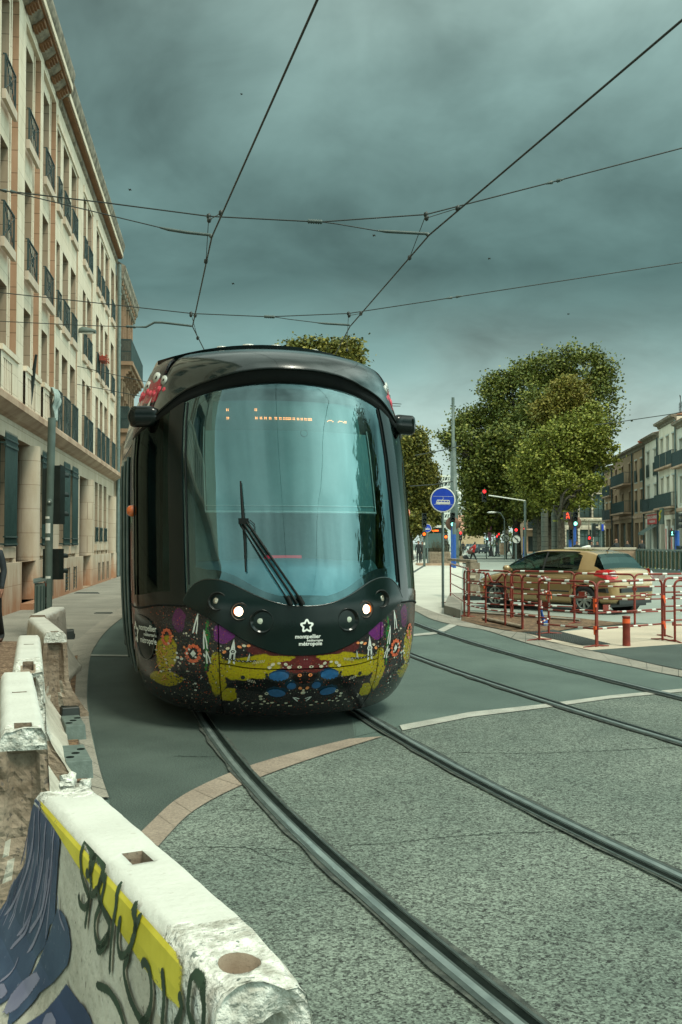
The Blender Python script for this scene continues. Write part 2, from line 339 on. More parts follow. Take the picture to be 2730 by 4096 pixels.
# ================================================================ GROUND
def sheet(name, pts, z, m, kind='structure', thick=0.0, label=None, cat=None, group=None):
    """flat sheet from ground points (xy)"""
    from mathutils.geometry import tessellate_polygon
    mb = MB(); n = len(pts)
    vs = [Vector((p[0], p[1], z)) for p in pts]
    tri = tessellate_polygon([vs])
    fs = []
    for t in tri:
        a, b, c = [vs[i] for i in t]
        fs.append(t if (b - a).cross(c - a).z > 0 else (t[0], t[2], t[1]))
    mb.add(vs, fs)
    if thick:
        lo = [Vector((p.x, p.y, z - thick)) for p in vs]
        mb.add(vs + lo, [(i, (i + 1) % n, n + (i + 1) % n, n + i) for i in range(n)])
    o = mb.build(name, m, origin='auto', fix=bool(thick)); tag(o, label, cat, group, kind)
    return o
def g(*uv): return [G(u, v) for u, v in uv]
def resamp(pts, n=6):                        # Catmull-Rom
    pts = [Vector(p) for p in pts]; out = []
    for i in range(len(pts) - 1):
        p0 = pts[max(i - 1, 0)]; p1 = pts[i]; p2 = pts[i + 1]; p3 = pts[min(i + 2, len(pts) - 1)]
        for k in range(n):
            t = k / n
            out.append(0.5 * ((2 * p1) + (p2 - p0) * t + (2 * p0 - 5 * p1 + 4 * p2 - p3) * t * t + (3 * p1 - p0 - 3 * p2 + p3) * t ** 3))
    out.append(pts[-1]); return out
def strip(name, a, b, z, m, **k):            # between two polylines
    return sheet(name, list(a) + list(reversed(b)), z, m, **k)

mb = MB(); mb.add([(-900, -400, 0), (900, -400, 0), (900, 1500, 0), (-900, 1500, 0)], [(0, 1, 2, 3)])
tag(mb.build('ground', M['road']), kind='structure')
# far boulevard carriageway (pale)
sheet('boulevard_road', [G(1849, 2290), G(1855, 2250), G(1866, 2215), (40, 520, 0), (60, 520, 0), (48, 260, 0), G(2120, 2228), G(2260, 2240), (40, 62, 0), (40, 14, 0), G(2730, 2500), G(2300, 2482), G(2080, 2450), G(1850, 2440)], 0.004, M['road_far'])
# left kerb strip and sidewalk
road_edge = resamp(g((437, 3200), (397, 3076), (358, 2892), (349, 2765), (361, 2639), (383, 2585), (430, 2523), (495, 2470), (560, 2430), (640, 2392)))
inner = resamp(g((378, 3200), (336, 3040), (300, 2892), (296, 2765), (300, 2680), (285, 2602), (343, 2535), (440, 2462), (500, 2425), (580, 2390)))
far_l = [G(640, 2392), Vector((-8, 46, 0)), Vector((-8, 75, 0)), Vector((-14, 75, 0))]
sheet('sidewalk', [p for p in inner] + [Vector((-7.5, 46, 0)), Vector((-8, 75, 0)), Vector((-30, 75, 0)), Vector((-30, 2, 0)), Vector((-2.6, 2, 0)), Vector((-1.75, 5.2, 0))], 0.008, M['sidewalk'])
mb = MB()
def stones(name, A, B, z, m, n, gap=0.006, joint=M['grout']):
    """row of kerb stones between two polylines; joints are the dark bed seen between the stones"""
    mb = MB(); k = len(A) - 1
    def at(L, t):
        x = t * k; i = min(int(x), k - 1); return L[i].lerp(L[i + 1], x - i)
    for i in range(n):
        t0, t1 = i / n, (i + 1) / n; rows = []
        L = max(0.2, (at(A, t1) - at(A, t0)).length); e = gap / L / n
        for j in range(4):
            t = t0 + e + (t1 - t0 - 2 * e) * j / 3
            a = at(A, t); b = at(B, t); dz = z + random.uniform(-0.001, 0.001) * 0
            rows.append([(a.x, a.y, dz), (b.x, b.y, dz)])
        mb.grid(rows, 0, False)
    rows = [[(a.x, a.y, z - 0.004), (b.x, b.y, z - 0.004)] for a, b in zip(A, B)]
    mb.grid(rows, 1, False)
    return tag(mb.build(name, [m, joint], origin='auto'), kind='structure')
stones('kerb_strip', road_edge, inner, 0.016, M['kerb'], 26)
# soil pocket and loose earth beside the barriers
sheet('soil_patch', g((-400, 2770), (-400, 2568), (60, 2568), (110, 2575), (150, 2640), (120, 2830), (20, 2990), (-500, 3060)), 0.013, M['gravel'])
sheet('loose_earth', g((262, 3000), (268, 2860), (282, 2740), (296, 2630), (312, 2625), (306, 2700), (302, 2760), (300, 2860), (318, 3000), (350, 3130), (300, 3140)), 0.020, M['dirt'])
# foreground exposed aggregate slab
arc_lo = resamp(g((560, 3480), (670, 3351), (766, 3256), (905, 3175), (1080, 3099), (1290, 3025), (1532, 2950)))
arc_hi = resamp(g((480, 3420), (601, 3300), (696, 3212), (818, 3142), (980, 3075), (1180, 3015), (1400, 2960)))
ln_top = g((1600, 2905), (1880, 2852), (2159, 2822), (2440, 2785), (2730, 2758), (3300, 2712))
ln_bot = g((1610, 2926), (1880, 2872), (2170, 2836), (2450, 2797), (2730, 2770), (3300, 2722))
sheet('foreground_paving', arc_lo + [ln_bot[0]] + ln_bot[1:] + [Vector((14, 11, 0)), Vector((14, -6, 0)), Vector((-5, -6, 0)), Vector((-2.2, 1.0, 0)), G(437, 3560), G(437, 3500)], 0.004, M['granular'])
stones('paving_strip', arc_lo, arc_hi, 0.012, M['kerb_pink'], 9, .003, M['kerb'])
strip('white_line', ln_top, ln_bot, 0.010, M['line'])
strip('white_line', g((1655, 2538), (1735, 2530), (1800, 2498), (1835, 2500), (1770, 2532)), g((1655, 2546), (1730, 2540)), 0.010, M['line'])
strip('white_line', g((345, 2620), (520, 2622), (700, 2618)), g((345, 2626), (520, 2628), (700, 2624)), 0.010, M['line'])
# road sheet by the tram; tram and building shade put into its colour
sheet('dark_and_shaded_asphalt', arc_hi + g((1420, 2950), (1380, 2700), (1300, 2640), (700, 2628), (362, 2630), (352, 2765), (362, 2892), (400, 3076), (440, 3200), (430, 3400)) , 0.003, M['road_dark'])
sheet('asphalt_patch', g((1835, 2503), (1770, 2535), (1740, 2600), (1400, 2700), (1425, 2948), (1600, 2906), (1880, 2850), (2160, 2822), (2440, 2784), (2900, 2742), (2900, 2730), (2729, 2712), (2610, 2688), (2440, 2650), (2219, 2604), (2104, 2575), (2003, 2543), (1931, 2520)), 0.0035, M['road'])
# right platform : pale slab, flush kerb, soil, mats
k_lo = resamp(g((1640, 2440), (1665, 2447), (1733, 2480), (1848, 2507), (1931, 2520), (2003, 2541), (2104, 2573), (2219, 2602), (2320, 2628), (2494, 2663), (2610, 2688), (2730, 2711), (3000, 2765)))
k_hi = resamp(g((1640, 2405), (1665, 2420), (1744, 2452), (1800, 2470), (1924, 2505), (2032, 2526), (2104, 2535), (2162, 2560), (2249, 2582), (2465, 2627), (2610, 2660), (2730, 2685), (3000, 2735)))
stones('kerb_strip', k_hi, k_lo, 0.012, M['kerb'], 22)
sheet('platform', [p for p in k_hi[:20]] + g((1845, 2480), (1849, 2380), (1849, 2290), (1855, 2250), (1866, 2215)) + [Vector((20, 215, 0)), Vector((10, 215, 0)), Vector((-2, 60, 0)), Vector((-2.2, 28, 0))], 0.008, M['platform'])
sheet('beige_paving', g((2104, 2533), (2162, 2558), (2249, 2580), (2365, 2603), (2730, 2578), (3000, 2560), (3000, 2480), (2730, 2492), (2530, 2500), (2215, 2531)), 0.010, M['beige'])
sheet('asphalt_patch', g((2365, 2604), (2730, 2579), (3000, 2561), (3000, 2733), (2730, 2683), (2610, 2658), (2465, 2625)), 0.013, M['road_dark'])
sheet('soil_bed', g((1846, 2485), (1852, 2455), (1930, 2450), (2105, 2457), (2290, 2472), (2450, 2490), (2530, 2498), (2320, 2512), (2215, 2529), (2062, 2530), (1924, 2503)), 0.015, M['dirt'])
mb = MB(); q = g((2096, 2533), (2215, 2522), (2445, 2580), (2330, 2585))
mb.add([Vector((p.x, p.y, 0.017)) for p in q], [(3, 2, 1, 0)])
for i in range(14):
    for j in range(26):
        a = q[0].lerp(q[1], (i + .5) / 14); b = q[3].lerp(q[2], (i + .5) / 14); c = a.lerp(b, (j + .5) / 26)
        mb.box((c.x, c.y, 0.019), (0.022, 0.03, 0.006), 0.3)
tag(mb.build('rubber_mat', M['tactile'], origin='auto'), 'black studded rubber mat lying on the beige paving beside the kerb', 'mat')
# manhole covers
for u, v, w, h, lb in ((348, 2373, 52, 5, 'dark rectangular cover in the sidewalk nearest the building wall'), (416, 2454, 40, 5, 'dark narrow cover in the sidewalk close to the tram')):
    a = g((u - w, v + h * .4), (u + w, v + h * .6), (u + w * .85, v - h * .6), (u - w * .75, v - h * .5))
    mb = MB(); mb.prism([(p.x, p.y) for p in a], 0.008, 0.0135, 0); c = sum(a, Vector()) / 4
    for k in range(5):
        p = a[0].lerp(a[3], (k + .5) / 5); q2 = a[1].lerp(a[2], (k + .5) / 5); mb.tube([(p.x, p.y, .0135), (q2.x, q2.y, .0135)], .006, 4)
    tag(mb.build('manhole_cover', M['tactile'], origin='auto'), lb, 'manhole cover')
# ---------------------------------------------------------------- track
def slopeA(Z): return (0.52 - 0.0325 * Z) if Z < 7.5 else max(-0.12, 0.276 - 0.017 * (Z - 7.5))
def integ(f, x0, Z0, Z1, dz=0.25):
    pts = {}; out = []
    Z = Z0; x = x0; back = []
    while Z > -16: back.append((x, Z)); x += min(0.62, f(max(Z, 0) - dz / 2)) * dz; Z -= dz
    Z = Z0; x = x0; fw = []
    while Z < Z1: x -= f(Z + dz / 2) * dz; Z += dz; fw.append((x, Z))
    return [Vector((a, b, 0)) for a, b in reversed(back)] + [Vector((a, b, 0)) for a, b in fw]
def offset(line, d):
    out = []
    for i, p in enumerate(line):
        t = line[min(i + 1, len(line) - 1)] - line[max(i - 1, 0)]; t.normalize()
        out.append(p + Vector((t.y, -t.x, 0)) * d)
    return out
A_left = integ(slopeA, -1.321, 9.3, 190)
A_mid = offset(A_left, 0.7525); A_right = offset(A_left, 1.505)
def slopeB(Z): return max(-0.12, 0.47 - 0.0175 * Z)
B_left = integ(slopeB, 2.35, 9.05, 190)
B_mid = offset(B_left, 0.74); B_right = offset(B_left, 1.48)
def rail(name, line, side, label):
    mb = MB()
    # lateral bands: head, groove, lip, grout either side (side = direction of the track centre)
    rnd = random.Random(int(line[60].x * 1000))
    for a, b, z, mi in ((-0.058, -0.036, 0.0165, 2), (-0.036, -0.012, 0.0215, 3), (-0.012, 0.020, 0.0225, 0), (0.020, 0.034, 0.0215, 3), (0.034, 0.080, 0.0125, 1), (0.080, 0.093, 0.0205, 3), (0.093, 0.112, 0.0165, 2)):
        L1 = offset(line, a * side); L2 = offset(line, b * side)
        if mi == 2:
            w = 0.014; f = L1 if a < 0 else L2
            for i in range(len(f)): f[i] = f[i] + Vector((rnd.uniform(-w, w), 0, 0))
        rows = [[(p.x, p.y, z), (q.x, q.y, z)] for p, q in zip(L1, L2)]
        if side < 0: rows = [list(reversed(r)) for r in rows]
        mb.grid(rows, mi, False)
        if mi in (0, 3):
            for Lx in (L1, L2): mb.grid([[(p.x, p.y, z), (p.x, p.y, 0.001)] for p in Lx], 0, False)
    o = mb.build(name, [M['steel'], M['groove'], M['grout'], M['steel_dark']], origin='auto')
    tag(o, label, 'rail', 'grooved tram rails set in the road')
rail('tram_rail', A_left, 1, 'grooved rail running from under the left of the tram to the picture bottom')
rail('tram_rail', A_right, -1, 'grooved rail running from under the right of the tram to the right edge')
rail('tram_rail', B_left, 1, 'left rail of the empty second track crossing the white line')
rail('tram_rail', B_right, -1, 'right rail of the empty second track nearest the red barriers')

# ================================================================ BUILDINGS
def wall_holes(mb, s0, s1, z0, z1, holes, y=0.0, m=0, mj=1, mback=2, th=0.4):
    """front wall in the local plane y (outward = -y); holes: (a, b, c, d, depth)"""
    S = sorted({s0, s1, *[h[0] for h in holes], *[h[1] for h in holes]}); S = [x for x in S if s0 <= x <= s1]
    Zs = sorted({z0, z1, *[h[2] for h in holes], *[h[3] for h in holes]}); Zs = [x for x in Zs if z0 <= x <= z1]
    for i in range(len(S) - 1):
        run = None
        for j in range(len(Zs) - 1):
            cx, cz = (S[i] + S[i + 1]) / 2, (Zs[j] + Zs[j + 1]) / 2
            solid = not any(h[0] < cx < h[1] and h[2] < cz < h[3] for h in holes)
            if solid and run is None: run = Zs[j]
            if (not solid or j == len(Zs) - 2) and run is not None:
                e = Zs[j + 1] if solid else Zs[j]
                mb.add([(S[i], y, run), (S[i + 1], y, run), (S[i + 1], y, e), (S[i], y, e)], [(0, 1, 2, 3)], m); run = None
    for a, b, c, d, dep in holes:
        Y = y + dep
        mb.add([(a, y, c), (a, y, d), (a, Y, d), (a, Y, c)], [(0, 1, 2, 3)], mj)
        mb.add([(b, y, c), (b, Y, c), (b, Y, d), (b, y, d)], [(0, 1, 2, 3)], mj)
        mb.add([(a, y, d), (b, y, d), (b, Y, d), (a, Y, d)], [(0, 1, 2, 3)], mj)
        mb.add([(a, y, c), (a, Y, c), (b, Y, c), (b, y, c)], [(0, 1, 2, 3)], mj)
        mb.add([(a, Y, c), (b, Y, c), (b, Y, d), (a, Y, d)], [(0, 1, 2, 3)], mback)
def window_part(root, a, b, c, d, y, frame, glass, mull=1, trans=1, name='window'):
    mb = MB(); w = 0.05
    mb.add([(a, y - .01, c), (b, y - .01, c), (b, y - .01, d), (a, y - .01, d)], [(0, 1, 2, 3)], 1)
    mb.b2((a, y - .06, c), (a + w, y - .012, d)); mb.b2((b - w, y - .06, c), (b, y - .012, d))
    mb.b2((a + w, y - .058, d - w), (b - w, y - .012, d)); mb.b2((a + w, y - .058, c), (b - w, y - .012, c + w))
    for i in range(mull):
        x = a + (b - a) * (i + 1) / (mull + 1); mb.b2((x - .02, y - .055, c + w), (x + .02, y - .012, d - w))
    for i in range(trans):
        z = c + (d - c) * (0.72 if trans == 1 else (i + 1) / (trans + 1)); mb.b2((a + w, y - .052, z - .015), (b - w, y - .012, z + .015))
    return mb.build(name, [frame, glass], root)
def balconette(root, a, b, z0, h, out, mat, pat=0, name='balcony_rail', depth=0.0):
    """iron guard in front of an opening; local outward -y"""
    mb = MB(); y = -out; r = 0.014
    mb.b2((a, y - .02, z0 + h - .03), (b, y + .02, z0 + h)); mb.b2((a, y - .015, z0), (b, y + .015, z0 + .025))
    for x in (a, b):
        mb.b2((x - .015, y - .015, z0), (x + .015, y + .015, z0 + h - .03))
        if out > 0.02: mb.b2((x - .012, y + .015, z0 + h - .027), (x + .012, 0.0, z0 + h - .003)); mb.b2((x - .012, y + .015, z0), (x + .012, 0, z0 + .02))
    n = max(2, int((b - a) / 0.13))
    if pat == 0:
        for i in range(1, n): x = a + (b - a) * i / n; mb.tube([(x, y, z0), (x, y, z0 + h - .03)], .009, 4, caps=False)
        m_ = (a + b) / 2
        for s in (-1, 1):
            mb.tube([(m_ + s * (b - a) / 2, y - .006, z0 + .03), (m_, y - .006, z0 + h * .5), (m_ + s * (b - a) / 2, y - .006, z0 + h - .05)], .012, 4, caps=False)
        mb.tube([(m_ + .14 * math.cos(w * .628), y - .008, z0 + h * .5 + .14 * math.sin(w * .628)) for w in range(11)], .011, 4, caps=False)
    else:
        for i in range(1, n * 2): x = a + (b - a) * i / n / 2; mb.tube([(x, y, z0), (x, y, z0 + h - .03)], .012, 4, caps=False)
    return mb.build(name, mat, root)

# ---------- left stone building
base_yaw = math.atan2(0.9925, -0.122)
LB = thing('stone_building', 'long pale limestone building with green iron window guards filling the left edge', 'building', (-7.53, 22.0, 0), base_yaw)
SC = 1.0076
def s_(Z): return (Z - 22) * SC
S0, S1 = -19.0, s_(46.3)
colsABC = [(-17.4, -16.2), (-13.0, -11.8), (-8.4, -7.2), (-4.0, -2.85), (s_(21.9), s_(23.05)), (s_(24.7), s_(26.0)), (s_(27.2), s_(28.55))]
colsD = [(s_(29.4), s_(30.05)), (s_(30.6), s_(31.75)), (s_(32.3), s_(33.45)), (s_(35.2), s_(35.95)), (s_(36.35), s_(37.5)), (s_(39.05), s_(39.95)), (s_(40.5), s_(41.45)), (s_(42.1), s_(43.2)), (s_(44.4), s_(45.7))]
FL = [(4.98, 7.4), (8.25, 10.6), (11.65, 13.95)]
low, up = [], []
for i, (a, b) in enumerate(colsABC):
    up += [(a, b, 6.0, 7.55, .5), (a, b, 8.35, 10.8, .5), (a, b, 11.65, 14.25, .5)]
for a, b in colsD: up += [(a, b, z0, z1, .5) for z0, z1 in FL]
doors = [(s_(23.9), s_(25.9), 0.16, 4.1), (s_(34.8), s_(37.1), 0.03, 3.95), (s_(43.9), s_(45.3), 0.03, 3.7), (-8.6, -6.4, .16, 4.1)]
gw = [(s_(22.0), s_(23.25), 1.6, 4.0, 0), (s_(26.7), s_(28.2), 1.6, 4.0, 0), (s_(30.4), s_(31.6), 1.6, 4.0, 0), (s_(32.2), s_(33.4), 1.6, 4.0, 0),
      (s_(39.1), s_(40.0), 1.65, 4.0, 1), (s_(40.5), s_(41.45), 1.65, 4.0, 1), (s_(42.1), s_(43.1), 1.65, 4.0, 1), (-3.6, -2.3, 1.6, 4.0, 0), (-12.6, -11.3, 1.6, 4.0, 0)]
low = [(a, b, c, d, .9) for a, b, c, d in doors] + [(a, b, c, d, .3) for a, b, c, d, k in gw]
vents = [(s_(27.6), s_(28.4)), (s_(30.8), s_(31.6)), (s_(32.5), s_(33.1)), (s_(39.2), s_(39.7)), (s_(40.6), s_(41.1)), (s_(42.2), s_(42.7))]
bands = [(a - .12, b + 1.0) for a, b in colsABC]            # recessed tan strips beside the windows
mb = MB()
# lower storey wall
wall_holes(mb, S0, S1, 1.15, 4.45, [h if h[2] >= 1.15 else (h[0], h[1], 1.15, h[3], h[4]) for h in low], 0.0, 0, 1, 2)
wall_holes(mb, S0, S1, 0.0, 1.15, [(a, b, c, 1.15, .9) for a, b, c, d in doors] + [(a, b, .12, .82, .25) for a, b in vents], -0.14, 0, 1, 2)
hs = sorted([(a, b) for a, b, c, d in doors]); x = S0
for a, b in hs + [(S1, S1)]:
    if a > x: mb.add([(x, -.14, 1.15), (a, -.14, 1.15), (a, 0, 1.15), (x, 0, 1.15)], [(0, 1, 2, 3)], 0)
    x = b
mb.build('ground_storey', [M['stone_low'], M['stone_jamb'], M['door_dark']], LB)
mb = MB()
# upper wall : shallow recessed strips (5 cm) around the near window columns
rec = []
for (a, b) in colsABC: rec.append((a - .15, b + .62))
segs = []; x = S0
for a, b in rec: segs.append((x, a)); x = b
segs.append((x, S1))
for a, b in segs:
    hh = [h for h in up if a < h[0] < b and h[0] > s_(29)]
    wall_holes(mb, a, b, 4.75, 14.7, hh, 0.0, 0, 1, 2)
for (a, b), (wa, wb) in zip(rec, colsABC):
    hh = [h for h in up if h[0] == wa] + [(wa + .1, wb - .1, 5.0, 5.72, .12)]
    wall_holes(mb, a, b, 4.75, 5.85, [h for h in hh if h[3] < 5.8], -0.06, 0, 1, 2)
    mb.b2((a, -.10, 5.85), (b, .10, 5.98), 0)
    wall_holes(mb, a, wb + .12, 5.98, 14.6, [h for h in hh if h[2] >= 6.0], 0.10, 0, 1, 2)
    mb.add([(wb + .12, .1, 5.98), (wb + .12, .16, 5.98), (wb + .12, .16, 14.6), (wb + .12, .1, 14.6)], [(0, 1, 2, 3)], 3)
    mb.add([(wb + .12, .16, 5.98), (b, .16, 5.98), (b, .16, 14.6), (wb + .12, .16, 14.6)], [(0, 1, 2, 3)], 3)
    mb.b2((wb + .26, .10, 5.98), (wb + .36, .16, 14.58), 0)
    mb.add([(a, 0, 5.98), (a, .1, 5.98), (a, .1, 14.6), (a, 0, 14.6)], [(0, 1, 2, 3)], 3)
    mb.add([(b, 0, 5.98), (b, 0, 14.6), (b, .16, 14.6), (b, .16, 5.98)], [(0, 1, 2, 3)], 3)
    mb.b2((a, 0, 14.6), (b, .16, 14.7), 0)
    for k in range(5):
        xx = wa + .1 + (wb - wa - .2) * (k + .5) / 5; mb.b2((xx - .045, -.05, 5.0), (xx + .045, .02, 5.72), 0)
for gsx in ((s_(29.4) - .1, s_(33.45) + .35), (s_(35.2) - .1, s_(37.5) + .3), (s_(39.05) - .1, s_(43.2) + .3)):     # tan stripes at group ends
    mb.b2((gsx[1] - .22, -.012, 4.76), (gsx[1], .0, 14.3), 3)
    mb.b2((gsx[0], -.05, 14.05), (gsx[1], -.0, 14.3), 0)
mb.build('wall', [M['stone_l'], M['stone_jamb'], M['door_dark'], M['stone_tan']], LB)
# body behind the front
mb = MB(); mb.b2((S0, 1.05, 0), (S1, 13, 15.0), 0)
mb.add([(S1, -.14, 0), (S1, 1.05, 0), (S1, 1.05, 14.7), (S1, -.0, 14.7)], [(0, 1, 2, 3)], 0)
mb.b2((S0, .003, 14.7), (S1, 1.05, 15.9), 0)
mb.build('rear_block', [M['stone_l']], LB)
def course(prof, a, b, name, mat, root, mi=0):
    mb = MB(); n = len(prof)
    vs = [(x, -y, z) for x in (a, b) for y, z in prof]
    mb.add(vs, [(i, (i + 1) % n, n + (i + 1) % n, n + i) for i in range(n)] + [tuple(range(n)), tuple(range(n, 2 * n))], mi)
    return mb.build(name, mat, root, fix=True)
course([(0, 4.45), (.12, 4.5), (.30, 4.62), (.34, 4.64), (.34, 4.78), (.28, 4.84), (.02, 4.9), (0, 4.74)], S0, S1 + .1, 'string_course', M['ledge'], LB)
mid = s_(29.6)
c1 = course([(0, 14.7), (.08, 14.75), (.08, 14.95), (.28, 15.0), (.30, 15.2), (.35, 15.3), (.40, 15.5), (.40, 15.58), (0, 15.75)], mid + .01, S1 + .3, 'cornice', [M['cornice_dirty']], LB)
c2 = course([(0, 14.85), (.10, 14.9), (.38, 15.15), (.40, 15.33), (.44, 15.42), (.48, 15.6), (.48, 15.7), (0, 15.85)], S0, mid, 'cornice', [M['cornice_dirty']], LB)
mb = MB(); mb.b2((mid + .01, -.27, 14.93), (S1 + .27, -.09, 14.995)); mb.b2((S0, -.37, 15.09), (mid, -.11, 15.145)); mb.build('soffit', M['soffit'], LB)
mb = MB(); mb.b2((mid + .02, -.315, 14.99), (S1 + .31, -.285, 15.17)); mb.b2((S0, -.415, 15.15), (mid, -.385, 15.33)); mb.build('fascia', M['stone_l'], LB)
x = S0 + .4
while x < mid - .2:                       # modillions under the deeper cornice
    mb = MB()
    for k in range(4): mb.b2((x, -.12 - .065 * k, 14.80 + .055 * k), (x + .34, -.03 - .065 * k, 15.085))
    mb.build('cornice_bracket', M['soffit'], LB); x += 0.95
n_ = 0
for (a, b, c, d, dep) in up:
    if a < -3: window_part(LB, a, b, c, d, dep + (.1 if a < s_(29) else 0), M['wood_white'], M['glass_dark']); continue
    Y = dep + (.1 if a < s_(29) else 0)
    w = window_part(LB, a, b, c, d, Y, M['wood_white'], M['glass_dark'])
    if c > 8:
        sl = MB(); sl.b2((a - .06, -.09, c - .20), (b + .06, .0, c + .02)); sl.build('sill', M['sill'], LB)
        balconette(LB, a + .01, b - .01, c + .03, .82, .055, M['iron'])
    elif a > s_(29):
        balconette(LB, a - .02, b + .02, c - .12, 1.25, .10, M['iron'])
for a, b, c, d, k in gw:
    window_part(LB, a, b, c, d, .3, M['iron_bars'], M['glass_pale'], 1, 1)
    mb = MB()
    if k == 0:
        for z in (c - .05, c + .12, d - .25, d - .10): mb.b2((a - .06, -.16, z), (b + .06, -.10, z + .035))
        nb = 11
        for i in range(nb): x = a + (b - a) * i / (nb - 1); mb.tube([(x, -.13, c - .08), (x, -.13, d + .02), (x, -.13, d + .10)], [.016, .016, .003], 6)
        for x in (a - .05, b + .05): mb.b2((x - .02, -.15, c - .04), (x + .02, .0, c - .005)); mb.b2((x - .02, -.15, d - .2), (x + .02, 0, d - .165))
    else:
        for z in (c, c + .55): mb.b2((a, -.05, z), (b, -.02, z + .03))
        for i in range(7): x = a + (b - a) * i / 6; mb.tube([(x, -.035, c), (x, -.035, c + .55)], .01, 5)
        mb.tube([(a, -.045, c + .05), (b, -.045, c + .5)], .012, 5); mb.tube([(b, -.045, c + .05), (a, -.045, c + .5)], .012, 5)
    mb.build('window_guard', M['iron_bars'], LB)
    mb = MB(); mb.b2((a - .12, -.10, c - .34), (b + .12, .0, c - .10)); mb.b2((a - .06, -.06, 1.17), (a + .10, 0, c - .34)); mb.b2((b - .10, -.06, 1.17), (b + .06, 0, c - .34)); mb.build('sill', M['stone_low'], LB)
for i, (a, b, c, d) in enumerate(doors):
    mb = MB(); mb.b2((a + .05, .86, c), (b - .05, .80, d - .6)); mb.b2(((a + b) / 2 - .02, .795, c), ((a + b) / 2 + .02, .78, d - .6))
    mb.b2((a + .05, .86, d - .55), (b - .05, .82, d)); 
    for q in range(3): mb.b2((a + .2, .795, c + .2 + q * 1.0), ((a + b) / 2 - .15, .775, c + 1.0 + q * 1.0)); mb.b2(((a + b) / 2 + .15, .795, c + .2 + q * 1.0), (b - .2, .775, c + 1.0 + q * 1.0))
    mb.build('door', M['door_dark'], LB)
    mb = MB(); r = .30
    mb.lathe((b + .02, .1, c), [(r, 0), (r, d - c)], 24); 
    if c > .1: mb.b2((a - .1, -.42, 0.01), (b, .85, c))
    mb.build('door_surround', M['stone_low'], LB)
for a, b in vents:
    mb = MB()
    for k in range(6): mb.b2((a, -.10, .16 + k * .11), (b, -.06, .20 + k * .11))
    mb.b2((a - .03, -.155, .10), (a, -.135, .84)); mb.b2((b, -.155, .10), (b + .03, -.135, .84))
    mb.build('vent_grille', M['iron'], LB)
mb = MB(); mb.b2((s_(36.95), -.06, 1.5), (s_(37.3), .0, 1.95)); mb.build('intercom', M['iron'], LB)
mb = MB(); x = S1 - .02; mb.tube([(x, -.18, .1), (x, -.18, 14.6)], .085, 10)
for z in (1.2, 3.6, 6, 8.4, 10.8, 13.2): mb.lathe((x, -.18, z), [(.10, -.05), (.105, 0), (.10, .05)], 12)
mb.build('drain_pipe', M['pole_steel'], LB)
def lbw(s, y, z):                          # stone building local -> world
    c, sn = math.cos(base_yaw), math.sin(base_yaw)
    return Vector((-7.53 + s * c - y * sn, 22 + s * sn + y * c, z))
# things on the facade
t = thing('flag_pole', 'bare black wooden flag pole leaning out from the stone facade', 'pole', lbw(s_(26.4), -.1, 5.1), base_yaw)
pa = (P(110, 1660, 25.6)); pb = P(146, 1418, 25.2)
mb = MB(); w0 = Matrix.Rotation(-base_yaw, 4, 'Z')
l0 = w0 @ (pa - t.location); l1 = w0 @ (pb - t.location)
mb.tube([l0, l0.lerp(l1, .5), l1], [.075, .065, .03], 8); mb.build('pole', M['black'], t)
mb = MB(); mb.tube([l0.lerp(l1, .55), l0.lerp(l1, .55) + Vector((0, .55, 0))], .02, 6); mb.build('bracket', M['iron'], t)
mb = MB(); c0 = w0 @ (P(183, 1600, 28.4) - P(183, 1600, 28.4)); rows = []
for i in range(15):
    z = -.0 - i * .062; row = []
    for j in range(17):
        a = j / 16; wv = math.sin(a * 19 + i * .35) * .05 * (1 - i * .02) + math.sin(a * 7) * .05
        row.append((-.35 + a * (.75 - .03 * i) + i * .02, -.25 - .10 * math.sin(min(i, 8) / 8 * 3.14) + wv, z + .05 * math.sin(a * 5)))
    rows.append(row)
mb.grid(rows); o = mb.build('cloth', pm('grey_cotton', (.22, .28, .26), (.36, .42, .39), 8, .9)); o.location = P(182, 1558, 28.3); o.rotation_euler = (0, 0, base_yaw)
tag(o, 'crumpled white cloth hung out over the first floor balustrade', 'cloth')
t = thing('wall_lamp', 'grey street lamp head fixed to the stone facade above its thin cable', 'street lamp', P(312, 1326, 34.2))
mb = MB(); mb.tube([(-.25, 0, -.02), (0, 0, 0), (.1, 0, 0)], .05, 8); mb.tube([(-.03, 0, 0), (-.03, 0, -4.1)], .018, 5); mb.build('arm', M['pole_steel'], t)
mb = MB(); rows = []
for i in range(9):
    a = i / 8; x = a * .62; h = .19 * math.sin(min(1, a * 2.2 + .25) * 1.57) * (1 - .55 * a * a); w = .13 * math.sin(min(1, a * 2 + .3) * 1.57) * (1 - .3 * a)
    rows.append([(x, w * math.cos(q * .524), (h if math.sin(q * .524) > 0 else .045) * math.sin(q * .524) - .03 * a) for q in range(12)])
mb.grid(rows, 0, True, True); mb.add(rows[0], [tuple(range(12))]); mb.add(rows[-1], [tuple(reversed(range(12)))]); mb.build('lamp_head', M['pole_grey'], t)
mb = MB(); mb.box((.36, 0, -.065), (.38, .16, .02)); mb.build('lamp_glass', M['white_p'], t)
t = thing('flower_box', 'orange flowering window box on an upper window guard of the stone building', 'flower box', lbw(s_(39.6), -.2, 8.9), base_yaw)
mb = MB(); mb.b2((-.4, -.14, -.1), (.4, .08, .08)); mb.build('trough', M['bar_red'], t)
mb = MB(); rr = random.Random(3)
for i in range(120):
    c = Vector((rr.uniform(-.4, .7), rr.uniform(-.2, .1), rr.gauss(.12, .07) - .08)); a = rr.uniform(0, 6.3); s = .06
    mb.box(c, (s, s, .015), rot=Matrix.Rotation(a, 3, 'X') @ Matrix.Rotation(a * 2, 3, 'Z'))
mb.build('blooms', pm('orange_blooms', (.5, .06, .015), (.22, .05, .02), island=True), t)

